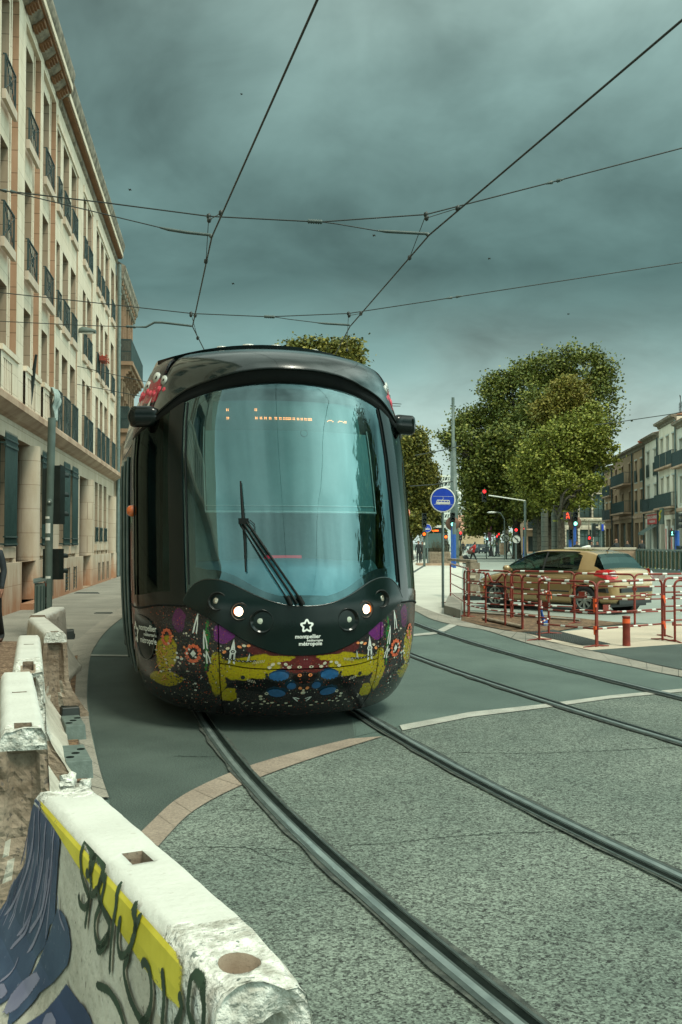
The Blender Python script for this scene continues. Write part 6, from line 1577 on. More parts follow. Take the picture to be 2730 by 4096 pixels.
# ================================================================ SIGNS AND SIGNALS
def tram_sign(u, vb, vc, r, label, pole_r=.03, H=3.0):
    b = G(u, vb); t = thing('tram_sign', label, 'road sign', b, -math.atan2(b.x, b.y) * .6); zc = P(u, vc, b.y).z
    mb = MB(); mb.tube([(0, 0, 0), (0, 0, zc + r * .9)], pole_r, 12); mb.build('pole', M['pole_steel'], t)
    mb = MB(); mb.lathe((0, -.05, zc), [(.0001, .02), (r * .99, .02), (r * 1.02, 0), (r * .99, -.008), (r * .93, -.010), (r * .925, -.006)], 48, 0, (0, 1, 0)); rim = mb.build('sign_plate', M['white_p'], t)
    mb = MB(); mb.lathe((0, -.063, zc), [(.0001, 0), (r * .91, 0)], 48, 0, (0, 1, 0)); mb.add([(r * .91 * math.cos(a), -.0605, zc + r * .91 * math.sin(a)) for a in lin(0, 6.2832, 49)[:-1]], [tuple(range(48))], 0); mb.build('blue_disc', M['sign_blue'], rim)
    mb = MB(); y = -.068
    def b(x0, z0, x1, z1, w_=.008):
        w_ *= .62; d = Vector((x1 - x0, 0, z1 - z0)); n = Vector((-d.z, 0, d.x)).normalized() * w_ * .5 * r / .3
        mb.add([Vector((x0 * r, y, zc + z0 * r)) - n, Vector((x1 * r, y, zc + z1 * r)) - n, Vector((x1 * r, y, zc + z1 * r)) + n, Vector((x0 * r, y, zc + z0 * r)) + n], [(0, 1, 2, 3)])
    b(-.76, .30, .85, .26, .010); b(-.72, -.36, .80, -.40, .010)
    b(-.54, -.28, .58, -.30, .040); b(-.54, -.30, -.44, -.02, .026); b(.58, -.31, .52, -.05, .026); b(-.46, -.02, .53, -.05, .034)
    for x in (-.36, -.12, .14, .38): b(x, -.04, x + .01, -.26, .020)
    b(-.50, -.20, .56, -.22, .040)
    b(-.02, .28, .08, .14, .010); b(.08, .14, -.05, .02, .010); b(-.05, .02, .1, -.02, .012)
    for x in (-.4, -.3, .3, .4): b(x, -.33, x + .06, -.335, .02)
    mb.build('tram_symbol', M['white_p'], rim)
    mb = MB()
    for dz in (-.12, .12): mb.box((0, -.02, zc + dz), (.12, .05, .04))
    mb.build('clamp', M['pole_steel'], t); return t
tram_sign(1773, 2432, 2000, .305, 'large round blue sign with a white tram symbol on a steel pole', .033)
tram_sign(1711, 2262, 2113, .29, 'small distant round blue tram sign left of the wooden planter', .05)
def tlight(u, vb, vt, label, post='pole_grey', pr=.10, head=(.3, .9), lit=None, col='g_red', lean=0, board=False, zoff=0, yaw=0, Yx=None, extra=None):
    b = G(u, vb) if Yx is None else Vector((P(u, 2172, Yx).x, Yx, 0)); zt = P(u, vt, b.y).z
    t = thing('traffic_light', label, 'traffic light', b, R(yaw)); mb = MB(); mb.tube([(0, .12, 0), (0, .12, zt)], pr, 10); mb.build('pole', M[post], t)
    signal_head(t, 0, 0, zt - head[1], 0, head[0], head[1], 3, lit, col, board); return t
GT = 'traffic lights at the crossing'
t = tlight(1812, 2269, 2051, 'green-lit traffic light with a round backboard on a blue post beside the big pole', 'blue_p', .10, (.32, .92), 0, 'g_green', board=True)
t = tlight(1699, 2267, 2053, 'dark traffic light on a grey pole left of the wooden planter', 'pole_grey', .085, (.30, .95)); signal_head(t, -.02, -.02, 2.02, 0, .26, .36, 1, 0, 'g_orange')
mb = MB(); mb.box((0, .03, 1.55), (.10, .02, .16)); mb.build('notice', M['white_p'], t)
t = tlight(2302, 2250, 2048, 'green-lit traffic light with a round backboard beside a red arrow board', 'blue_p', .10, (.32, .95), 0, 'g_green', board=True, Yx=68)
mb = MB(); mb.box((-.52, 0, 3.45), (.56, .08, .55)); sb_ = mb.build('arrow_board', M['door_dark'], t)
mb = MB()
for a, b in (((-.52, 3.62), (-.40, 3.25)), ((-.60, 3.5), (-.52, 3.66)), ((-.44, 3.48), (-.52, 3.66)), ((-.56, 3.42), (-.60, 3.25)), ((-.4, 3.4), (-.62, 3.35))): mb.tube([(a[0], -.05, a[1]), (b[0], -.05, b[1])], .035, 5)
mb.build('red_arrow', glow('red_sign_glow', (1, .08, .03), .6), sb_)
tlight(2283, 2250, 2118, 'unlit traffic light on a blue and white post left of the arrow board', 'blue_p', .10, (.28, .7), Yx=69)
t = thing('traffic_light', 'small red-lit pedestrian light on a thin pole in front of the cream building', 'traffic light', (P(2358, 2172, 66).x, 66, 0)); mb = MB(); mb.tube([(0, .1, 0), (0, .1, 2.5)], .05, 8); mb.tube([(0, .1, 2.5), (0, .1, 3.1)], .04, 8); mb.build('pole', M['wood_old'], t); signal_head(t, -.02, 0, 1.72, 0, .22, .42, 1, 0, 'g_red')
t = thing('traffic_light', 'dark traffic light seen from the side in front of the cream building', 'traffic light', (P(2372, 2172, 66).x, 66, 0)); mb = MB(); mb.tube([(0, .1, 0), (0, .1, 2.9)], .05, 8); mb.build('pole', M['pole_steel'], t); signal_head(t, .12, 0, 2.0, R(70), .28, .9)
t = thing('direction_sign', 'narrow blue sign on a steel pole in front of the cream building', 'road sign', (P(2406, 2172, 66).x, 66, 0)); mb = MB(); mb.tube([(0, .05, 0), (0, .05, 2.95)], .05, 8); mb.build('pole', M['pole_steel'], t); mb = MB(); mb.box((.10, 0, 2.62), (.14, .04, .45)); mb.build('plate', M['sign_blue'], t)
t = thing('traffic_light', 'tall black traffic light with side visors and a green walking figure near the right edge', 'traffic light', (P(2712, 2172, 56).x, 56, 0)); mb = MB(); mb.tube([(0, .1, 0), (0, .1, 2.3)], .13, 10); mb.build('pole', M['blue_p'], t); signal_head(t, 0, 0, 2.35, R(60), .30, .95)
signal_head(t, -.34, 0, 1.95, 0, .26, .36, 1); mb = MB(); mb.tube([(-.34, -.11, 2.16), (-.34, -.11, 2.24)], .03, 6); mb.tube([(-.34, -.11, 2.14), (-.38, -.11, 2.04)], .018, 5); mb.tube([(-.34, -.11, 2.14), (-.30, -.11, 2.04)], .018, 5); mb.build('green_figure', M['g_green'], t); signal_head(t, .05, 0, .95, R(40), .24, .5, 2)
for u, v, Y, kind, lb, bl in ((1843, 2134, 90, 'g_red', 'red-lit light behind the big grey pole, double lamp', 0), (1996, 2138, 115, 'g_red', 'upper right lamp of the pair of red lights over the crossing group', 0), (1989, 2147, 118, 'g_red', 'lower left lamp of the pair of red lights over the crossing group', 0),
    (2027, 2143, 100, 'g_red', 'faint small red light between the pair and the no-turn sign', 0), (2065, 2122, 84, 'g_red', 'red light directly above the round no-turn sign', 0), (2100, 2117, 84, 'g_red', 'red light on a dark blue pole right of the no-turn sign', 1), (1950, 2158, 160, 'g_green', 'tiny distant green light over the boulevard', 0), (1784, 2150, 75, 'g_orange', 'small orange-lit light between the tram sign and the blue post', 0)):
    p = P(u, v, Y); t = thing('traffic_light', lb, 'traffic light', (p.x, Y, 0), 0, GT); s = 1.0
    mb = MB(); mb.tube([(0, .12, 0), (0, .12, p.z)], .075 if not bl else .13, 8); mb.build('pole', M['pole_grey'] if not bl else M['blue_p'], t)
    signal_head(t, 0, 0, p.z - .62, 0, .28, .80, 3, 2, kind, visors=False)
for u, v, Y, lb in ((2066, 2157, 83.8, 'round white no-left-turn sign under a red light'), (2024, 2152, 100, 'smaller round no-turn sign farther down the boulevard')):
    p = P(u, v, Y); t = thing('no_turn_sign', lb, 'road sign', (p.x, Y - .1, 0)); r = .38
    mb = MB(); mb.lathe((0, 0, p.z), [(.0001, 0), (r, 0), (r, .02)], 24, 0, (0, 1, 0)); mb.add([(r * math.cos(a), -.001, p.z + r * math.sin(a)) for a in lin(0, 6.283, 25)[:-1]], [tuple(range(24))]); pl_ = mb.build('plate', M['white_p'], t)
    mb = MB(); mb.tube([(r * .95 * math.cos(a), -.012, p.z + r * .95 * math.sin(a)) for a in lin(0, 6.283, 25)], .03, 5, 0)
    mb.tube([(-.22, -.015, p.z + .22), (.22, -.015, p.z - .22)], .03, 5); mb.tube([(.08, -.012, p.z - .25), (.08, -.012, p.z + .02), (-.14, -.012, p.z + .05)], .035, 5); mb.build('symbol', M['black'], pl_)
    mb = MB(); mb.tube([(0, .06, 0), (0, .06, p.z)], .04, 6); mb.build('pole', M['pole_steel'], t)
# gantry signal on a long arm
pb_, pe_ = P(2101, 2003, 78), P(1937, 1968, 74)
t = thing('traffic_light', 'red traffic light hanging at the end of a long horizontal arm before the big trees', 'traffic light', (pb_.x, 78, 0))
mb = MB(); mb.tube([(0, 0, 0), (0, 0, pb_.z)], .09, 10); mb.build('pole', M['pole_grey'], t)
mb = MB(); mb.tube([(0, 0, pb_.z), (pe_.x - pb_.x + .35, -4, pe_.z - .25)], .045, 8); mb.build('arm', M['white_p'], t)
signal_head(t, pe_.x - pb_.x, -4.1, pe_.z - .72, 0, .30, .90, 3, 2, 'g_red')
# tall poles
t = thing('catenary_pole', 'tall thick grey pole rising above the trees beside the blue sign', 'pole', (P(1815, 2172, 72).x, 72, 0))
zt = P(1815, 1590, 72).z; mb = MB(); mb.tube([(.12, 0, 0), (.05, 0, 4.2), (0, 0, 8.2), (0, 0, zt - 4.2), (0, 0, zt)], [.30, .28, .19, .12, .11], 12); mb.lathe((0, 0, 5.9), [(.16, 0), (.22, .05), (.16, .12)], 12); mb.build('pole', M['pole_grey'], t)
mb = MB(); mb.tube([(0, -.1, 5.35), (.35, -.25, 5.35)], .04, 6); mb.lathe((.40, -.3, 5.15), [(.0001, -.16), (.12, -.12), (.15, 0), (.10, .10), (.0001, .13)], 12); mb.build('camera_dome', M['white_p'], t)
mb = MB(); mb.box((.15, -.28, .9), (.46, .06, .35), rot=Matrix.Rotation(R(14), 3, 'Y')); mb.build('panel', M['plastic_grey'], t)
t = thing('mast', 'thin grey mast standing just behind the tall thick pole', 'pole', (P(1823, 2172, 85).x, 85, 0)); mb = MB(); mb.tube([(0, 0, 0), (0, 0, P(1823, 1765, 85).z)], .09, 8); mb.lathe((0, 0, 4), [(.09, -.1), (.13, 0), (.09, .1)], 8); mb.build('pole', M['pole_grey'], t)
t = thing('post', 'blue and white post next to the green-lit traffic light', 'post', (P(1818, 2172, 64).x, 64, 0)); mb = MB(); mb.tube([(0, 0, 0), (0, 0, 2.15)], .12, 10); mb.build('lower', M['blue_p'], t); mb = MB(); mb.tube([(0, 0, 2.15), (0, 0, 2.9)], .12, 10); mb.build('upper', M['pole_steel'], t)
for u, v, Y, lb in ((1968, 2051, 95, 'nearest dish street lamp under the big tree'), (1944, 2072, 120, 'second dish street lamp under the big tree'), (1938, 2077, 135, 'third dish street lamp under the big tree'), (1920, 2102, 175, 'fourth, farthest dish street lamp under the big tree')):
    p = P(u, v, Y); t = thing('street_lamp', lb, 'street lamp', (p.x + 1.2, Y, 0), 0, 'dish street lamps along the boulevard')
    mb = MB(); mb.tube([(0, 0, 0), (0, 0, p.z - .6), (-.4, 0, p.z), (-1.1, 0, p.z + .1)], .06, 6); mb.build('pole', M['pole_grey'], t)
    mb = MB(); mb.lathe((-1.2, 0, p.z), [(.0001, .14), (.3, .10), (.5, 0), (.3, -.05), (.0001, -.06)], 14); mb.build('dish', M['white_p'], t)
t = thing('banner', 'pink vertical banner on a pole under the trees', 'banner', P(1958, 2090, 100) * 1.0)
t.location.z = 0; zb = P(1958, 2092, 100).z; mb = MB(); mb.add([(-.28, 0, zb + .3), (.25, 0, zb + .35), (.18, .05, zb - 1.9), (-.08, .03, zb - 1.8)], [(3, 2, 1, 0)]); mb.build('cloth', pm('pink_banner', (.38, .15, .22), (.48, .2, .28), 3, .8), t)
mb = MB(); mb.tube([(-.3, 0, 0), (-.3, 0, zb + .5)], .05, 6); mb.build('pole', M['pole_grey'], t)
# planters and kerbs in the middle
def planter(u0, u1, vb, h_, dp, label):
    a, b = G(u0, vb), G(u1, vb); t = thing('planter', label, 'planter', a); w_ = b.x - a.x
    mb = MB(); n = 5
    for i in range(n): mb.b2((0, 0, .15 + (h_ - .15) * i / n + .006), (w_, dp, .15 + (h_ - .15) * (i + 1) / n - .006))
    mb.b2((.02, .02, .15), (w_ - .02, dp - .02, h_ - .02)); mb.build('timber_box', M['wood_old'], t)
    mb = MB(); mb.b2((-.9, -.7, 0), (w_ + .5, dp + .4, .15)); mb.build('stone_base', M['ledge'], t)
    rr = random.Random(int(u0)); mb = MB()
    for i in range(90):
        x, y = rr.uniform(.1, w_ - .1), rr.uniform(.1, dp - .1); hh = rr.uniform(.2, .9); d_ = (rr.gauss(0, .18), rr.gauss(0, .18))
        mb.tube([(x, y, h_ - .05), (x + d_[0], y + d_[1], h_ + hh)], [.012, .004], 4, caps=False)
        for q in range(5): z = h_ + hh * rr.random(); c = Vector((x + d_[0] * (z - h_) + rr.gauss(0, .05), y + rr.gauss(0, .08), z)); mb.box(c, (.10, .05, .01), rot=Matrix.Rotation(rr.uniform(0, 3), 3, 'Y') @ Matrix.Rotation(rr.uniform(0, 3), 3, 'Z'))
    mb.build('shrub', pm('dry_shrub', (.05, .06, .03), (.10, .08, .04), island=True), t)
planter(1721, 1803, 2262, .98, 1.4, 'low wooden planter with dry shrubs between the tram signs and the blue post')
planter(1826, 1855, 2250, .55, 1.2, 'small stone-edged planter behind the big grey pole')

# ================================================================ TIMBER / CONCRETE BITS BY THE BARRIERS
t = thing('kerb_block', 'raised grey concrete kerb end beside the sign pole', 'kerb block', G(1777, 2456))
p0_, p1_, p2_, p3_ = [v - Vector(t.location) for v in (G(1777, 2456), G(1843, 2476), G(1852, 2400), G(1800, 2400))]
mb = MB(); mb.prism([(p.x, p.y) for p in (p0_, p1_, p2_, p3_)], 0, .20); mb.build('block', M['kerb'], t, bevel=.012)
t = thing('fence_block', 'upright weathered concrete and timber block behind the left barriers', 'block', G(1905, 2402), R(8))
mb = MB(); mb.b2((-.16, 0, .12), (.12, .5, 1.05)); mb.b2((-.16, .0, 1.06), (.04, 2.6, 1.13)); mb.build('slab', M['wood_old'], t, bevel=.01)
mb = MB(); mb.b2((-.26, -.02, .0), (.34, .55, .115)); mb.build('foot', M['black'], t); mb = MB(); mb.b2((.14, -.03, .2), (.36, .01, .55)); mb.b2((-.2, -.05, .62), (-.02, -.01, .7)); mb.build('plank', M['beige'], t)
for a, b, w_, h_, lb in ((G(1934, 2483), G(2092, 2520), .09, .05, 'weathered plank lying on the soil under the barrier feet'), (G(1850, 2455), G(2320, 2490), .05, .03, 'long thin pale edging lying behind the soil bed')):
    mb = MB(); mb.tube([a + Vector((0, 0, .05)), b + Vector((0, 0, .05))], w_ / 2, 4); tag(mb.build('plank', M['wood_old'] if w_ > .06 else M['kerb'], origin='auto'), lb, 'plank')
mb = MB(); p = G(2185, 2505); q = [P(2165, 2432, p.y - .1), P(2168, 2455, p.y - .1), P(2175, 2478, p.y), P(2180, 2500, p.y)]; mb.tube(q, [.02, .025, .035, .045], 8); mb.lathe(q[-1] + Vector((0, 0, -.02)), [(.06, 0), (.065, .12), (.05, .14)], 10); tag(mb.build('pipe_end', M['blue_p'], origin='auto'), 'blue plastic pipe sticking up out of the soil behind the barriers', 'pipe')
t = thing('marker_post', 'short fat red post standing alone on the beige paving', 'post', G(2507, 2586)); mb = MB(); mb.lathe((0, 0, 0), [(.062, 0), (.058, .2), (.058, .44), (.063, .45), (.063, .47), (.0001, .475)], 14); mb.build('post', M['bar_red'], t); mb = MB(); mb.lathe((0, 0, .36), [(.060, 0), (.060, .07)], 14); mb.build('tape_band', M['bar_tape'], t)
mb = MB()
for i in range(14): x = G(2597 + i * 5, 2325); mb.tube([x, x + Vector((-.03, 0, .28))], .015, 4)
mb.tube([G(2594, 2325) + Vector((0, 0, .28)), G(2668, 2325) + Vector((0, 0, .28))], .025, 5); tag(mb.build('low_fence', M['bar_red'], origin='auto'), 'low red slatted fence standing on the road behind the car', 'fence')
# ---------------------------------------------------------------- red and white crowd barriers
def crowd(u0, v0, u1, v1, label, top_h=1.0, feet=(1, 1), plate=False, dent=False, tape=0, low=.28):
    a, b = G(u0, v0), G(u1, v1); d = b - a; Ln = d.length; yaw = math.atan2(d.y, d.x)
    t = thing('crowd_barrier', label, 'crowd barrier', a, yaw, 'red and white crowd barriers round the roadworks')
    r = .0195; c = .10; H_ = top_h
    def arc(x0, s): return [(x0 + s * c * (1 - math.cos(w)), 0, H_ - c + c * math.sin(w)) for w in lin(0, math.pi / 2, 6)]
    mid_ = [(Ln * .35, 0, H_ - .17), (Ln * .55, 0, H_ - .17), (Ln * .62, 0, H_ - .12)] if dent else []
    mb = MB(); mb.tube([(0, 0, 0)] + arc(0, 1) + mid_ + list(reversed(arc(Ln, -1))) + [(Ln, 0, 0)], r, 8)
    x = c + .08
    while x < Ln - c - .1 and not dent: mb.tube([(x, 0, H_), (x + .10, 0, H_)], r * 1.12, 8, 1); x += .42
    mb.build('frame', [M['bar_red'], M['white_p']], t)
    for k in range(3):
        z = low + (H_ - .0 - low) * k / 3; mb = MB(); mb.tube([(r, 0, z), (Ln - r, 0, z)], r * .72, 7); x = .12 + .1 * ((k * 7) % 3)
        while x < Ln - .12: mb.tube([(x, 0, z), (x + .10, 0, z)], r * .84, 7, 1); x += .38
        mb.build('rail', [M['bar_red'], M['white_p']], t)
    for i, x in enumerate((0, Ln)):
        if feet[i]: mb = MB(); mb.tube([(x - .03, -.24, .012), (x, 0, .035), (x + .03, .24, .012)], .013, 5); mb.build('foot', M['bar_red'], t)
        mb = MB(); mb.box((x + (.025 if i else -.025), 0, .30), (.04, .02, .06)); mb.box((x + (.025 if i else -.025), 0, H_ - .28), (.04, .02, .05)); mb.build('hook', M['bar_red'], t)
    if plate: mb = MB(); mb.box((Ln * .10 + .06, -.004, low + (H_ - low) / 3 + .08), (.17, .008, .09)); pp = mb.build('name_plate', M['bar_red'], t); vs_, fs_ = text_mesh('5', .02); mb = MB(); mb.add([(Ln * .10 + .10 + x_ * .09, -.0095, low + (H_ - low) / 3 + .05 + y_ * .09) for x_, y_ in vs_], fs_); mb.build('lettering', M['white_p'], pp)
    rr = random.Random(int(u0))
    for q in range(tape):
        z = (H_ - .28, low + .02, H_ - .36)[q % 3]; mb = MB(); mb.box((Ln, -.02, z), (.05, .035, .05)); mb.add([(Ln - .02, -.04, z - .02), (Ln + .02, -.05, z), (Ln + .035, -.05, z - .09), (Ln + .0, -.05, z - .11)], [(0, 1, 2, 3)]); mb.build('tape_knot', M['bar_tape'], t)
    return t
crowd(1803, 2413, 1874, 2470, 'crowd barrier at the far left of the row, running away beside the sign pole', 1.05, (1, 0))
crowd(1878, 2462, 2045, 2474, 'crowd barrier of the rear row crossing in front of the car bonnet', 1.0, (0, 0))
crowd(1858, 2469, 1944, 2494, 'narrow-looking crowd barrier behind the soil bed, first of the front row', 1.0, (1, 0), tape=1)
crowd(1944, 2494, 2022, 2506, 'crowd barrier with a dented sagging top rail', 1.0, (0, 0), dent=True)
crowd(2022, 2506, 2090, 2520, 'short-looking crowd barrier standing on the plank', 1.0, (0, 0), plate=True)
crowd(2052, 2472, 2300, 2482, 'crowd barrier of the rear row across the car doors', 1.0, (0, 0), tape=1)
crowd(2092, 2520, 2196, 2538, 'crowd barrier between the plank and the rubber mat', 1.0, (0, 1), tape=1)
crowd(2158, 2561, 2196, 2538, 'crowd barrier turned end-on at the rubber mat corner', 1.0, (0, 0), plate=True, tape=1)
crowd(2158, 2563, 2386, 2590, 'large near crowd barrier standing on the rubber mat', 1.0, (1, 1), plate=True, tape=3)
crowd(2390, 2589, 2651, 2564, 'large near crowd barrier on the beige paving behind the red post', 1.0, (0, 1), plate=True, tape=2)
crowd(2298, 2496, 2540, 2508, 'rear crowd barrier across the back of the car', 1.0, (1, 1), plate=True)
crowd(2541, 2506, 2790, 2500, 'rear crowd barrier right of the car running out of the picture', 1.0, (1, 0), plate=True, tape=1)
crowd(2660, 2548, 2860, 2540, 'crowd barrier behind the last one at the right edge', 1.0, (1, 0))
crowd(2701, 2570, 2900, 2565, 'crowd barrier nearest the right edge with orange tape on its post', 1.0, (1, 0), tape=2)
# ================================================================ CAR
CB = R(50); hx, hy = -math.cos(CB), math.sin(CB)
CR = thing('parked_car', 'gold hatchback with a pale roof and red tail lamp standing behind the crowd barriers', 'car', (5.273, 24.1, 0), math.atan2(hy, hx))
M['gold'] = pm('gold_metallic_paint', (.40, .265, .115), (.43, .285, .125), 3, .24, metal=.4, coat=1.0)
M['car_glass'] = mk_glass('car_window_glass', .02, (.7, .9, .85), (.20, .32, .28))
M['rubber'] = pm('tyre_rubber', (.008, .009, .009), (.016, .017, .016), 20, .8)
M['alloy'] = pm('alloy_wheel', (.32, .35, .33), (.42, .45, .42), 8, .35, metal=.7)
M['car_black'] = pm('black_car_trim', (.008, .009, .008), (.014, .015, .014), 10, .5)
M['tail'] = pm('red_lamp_plastic', (.50, .012, .015), (.62, .02, .02), 20, .2, coat=1)
M['lampw'] = pm('white_lamp_plastic', (.5, .42, .4), (.6, .55, .5), 20, .2, coat=1)
# x: forwards. lower body stations (x, half width, z bottom, z top)
ST = [(-2.10, .58, .42, .62), (-2.09, .66, .34, .80), (-2.05, .76, .27, .90), (-1.98, .82, .24, .98), (-1.85, .85, .22, 1.02), (-1.6, .872, .20, 1.01), (-1.2, .885, .18, .98), (-.6, .888, .18, .955), (0, .888, .18, .94), (.6, .885, .18, .935), (1.0, .88, .18, .93), (1.3, .872, .20, .88), (1.6, .85, .22, .82), (1.85, .80, .24, .75), (1.98, .72, .26, .69), (2.06, .60, .30, .62), (2.10, .44, .36, .55)]
rows = []
for x, w_, zb, zt in ST:
    h_ = zt - zb
    half = [(0, zb), (w_ * .80, zb), (w_ * .96, zb + h_ * .10), (w_ * .985, zb + h_ * .28), (w_, zb + h_ * .52), (w_ * .99, zb + h_ * .74), (w_ * .945, zb + h_ * .92), (w_ * .86, zt), (w_ * .5, zt + (.035 if x > 1.0 else .02)), (0, zt + (.05 if x > 1.0 else .03))]
    rows.append([(x, y, z) for y, z in half] + [(x, -y, z) for y, z in reversed(half[1:-1])])
mb = MB(); mb.grid(rows, 0, True, True); mb.add(rows[0], [tuple(range(18))], 0); mb.add(rows[-1], [tuple(reversed(range(18)))], 0)
body = mb.build('body', M['gold'], CR, fix=True)
body.modifiers.new('s', 'SUBSURF').levels = 2
bpy.context.view_layer.update(); bake(body)
WX = ((-1.32, .325), (1.305, .325))
for x, r in WX:
    for sg in (-1, 1):
        mb = MB(); mb.lathe((x, sg * .80, .32), [(.0001, -.25), (.365, -.25), (.365, .25), (.0001, .25)], 32, 0, (0, 1, 0)); c = mb.build('cutter', M['car_black'], None, fix=True)
        c.parent = CR; bpy.context.view_layer.update()
        md = body.modifiers.new('x', 'BOOLEAN'); md.object = c; md.operation = 'DIFFERENCE'; md.solver = 'EXACT'; bpy.context.view_layer.update(); bake(body); bpy.data.objects.remove(c)
for p in body.data.polygons: p.use_smooth = True
mb = MB()
for x, r in WX:
    for sg in (-1, 1): mb.lathe((x, sg * .56, .32), [(.0001, 0), (.37, 0)], 24, 0, (0, sg, 0)); mb.lathe((x, sg * .72, .32), [(.366, -.15), (.366, .12)], 24, 0, (0, sg, 0))
mb.b2((-1.9, -.7, .17), (1.9, .7, .30)); mb.build('wheel_well', M['car_black'], CR)
for x, r in WX:
    for sg in (-1, 1):
        if sg == -1: pass
        mb = MB(); c = (x, sg * .78, r - .005); mb.lathe(c, [(.20, -.10), (.30, -.10), (.322, -.07), (.322, .07), (.30, .095), (.215, .098), (.205, .08)], 36, 0, (0, sg, 0)); wh = mb.build('wheel', M['rubber'], CR)
        mb = MB(); mb.lathe(c, [(.212, .085), (.20, .092), (.185, .06), (.18, -.02)], 32, 0, (0, sg, 0)); mb.lathe(c, [(.055, .03), (.05, .085), (.0001, .09)], 16, 0, (0, sg, 0))
        for k in range(8):
            a = k * math.pi / 4; ca, sa = math.cos(a), math.sin(a); p = lambda rr_, ww, yy: (c[0] + rr_ * ca - ww * sa, c[1] + sg * yy, c[2] + rr_ * sa + ww * ca)
            mb.add([p(.04, -.022, .085), p(.20, -.032, .078), p(.20, .032, .078), p(.04, .022, .085), p(.04, -.022, .04), p(.20, -.032, .04), p(.20, .032, .04), p(.04, .022, .04)], [(0, 1, 2, 3), (0, 4, 5, 1), (2, 6, 7, 3)], 0)
        mb.build('rim', M['alloy'], wh)
        mb = MB(); mb.lathe(c, [(.0001, -.03), (.19, -.03)], 24, 0, (0, sg, 0)); mb.build('brake_disc', M['car_black'], wh)
# greenhouse
TX = [-1.80, -1.73, -1.63, -1.50, -1.25, -.6, -.1, .25, .55, .85, 1.12]
TZ = [.985, 1.10, 1.25, 1.365, 1.42, 1.455, 1.450, 1.405, 1.295, 1.13, .955]
def ztop(x): return itp(TX, TZ, x)
def ysurf(x, z):                            # half width of the cabin at height z
    zt = 1.40; f = max(0, min(1, (z - .93) / (zt - .93))); w0 = .84 - .10 * max(0, (-1.3 - x) / .6) - .03 * max(0, (x - .2)); w1 = .60 - .04 * max(0, (-1.2 - x)) 
    return w0 + (w1 - w0) * (f ** 1.15)
rows = []
for x in lin(-1.80, 1.12, 32):
    zt = ztop(x); half = [(ysurf(x, .90), .90)]
    for f in (.2, .4, .6, .8, .93): z = .90 + (zt - .90) * f; half.append((ysurf(x, z), z))
    e = ysurf(x, zt); half += [(e - .03, zt - .008), (e * .6, zt + .006), (0, zt + .012)]
    rows.append([(x, y, z) for y, z in half] + [(x, -y, z) for y, z in reversed(half[:-1])])
# only the roof skin and the quarter pillars are body coloured
mb = MB()
for i in range(31):
    x = (rows[i][0][0] + rows[i + 1][0][0]) / 2
    for j in range(16):
        jj = min(j, 15 - j); roof = jj >= 5 and (-1.50 < x < .30)
        pill = (jj >= 4 and -1.50 < x < .30) or (-1.50 < x < -1.12 and jj < 7) or (jj <= 0)
        rear_c = (-1.50 < x < -1.16 + .02 * jj) or (x < -1.45 and jj < 2)
        if roof or pill or (rear_c and jj < 7): mb.add([rows[i][j], rows[i][j + 1], rows[i + 1][j + 1], rows[i + 1][j]], [(3, 2, 1, 0)], 0, True)
gh = mb.build('roof', M['gold'], CR)
mb = MB()
for i in range(31):
    x = (rows[i][0][0] + rows[i + 1][0][0]) / 2
    for j in range(16):
        jj = min(j, 15 - j)
        if x > .30 and jj >= 4 and ztop(x) > 0: mb.add([rows[i][j], rows[i][j + 1], rows[i + 1][j + 1], rows[i + 1][j]], [(3, 2, 1, 0)], 0, True)
mb.build('windscreen', M['car_glass'], CR)
mb = MB()
for i in range(31):
    x = (rows[i][0][0] + rows[i + 1][0][0]) / 2
    for j in range(16):
        jj = min(j, 15 - j)
        if x < -1.49 and jj >= 2: mb.add([tuple(Vector(q) + Vector((-.004, 0, .002))) for q in (rows[i][j], rows[i][j + 1], rows[i + 1][j + 1], rows[i + 1][j])], [(3, 2, 1, 0)], 0, True)
mb.build('rear_window', mk_glass('rear_glass', .02, (.10, .15, .14), (.16, .24, .22), .6), CR)
def swin(xs, zl, zh, name, sg, mat='car_glass', off=.006):
    mb = MB(); r_ = []
    for k in range(7):
        row = []
        for x in xs: z = zl(x) + (zh(x) - zl(x)) * k / 6; row.append((x, sg * (ysurf(x, z) + off), z))
        r_.append(row if sg < 0 else list(reversed(row)))
    mb.grid(r_); return mb.build(name, M[mat], CR)
up_ = lambda x: min(ztop(x) - .055, 1.385)
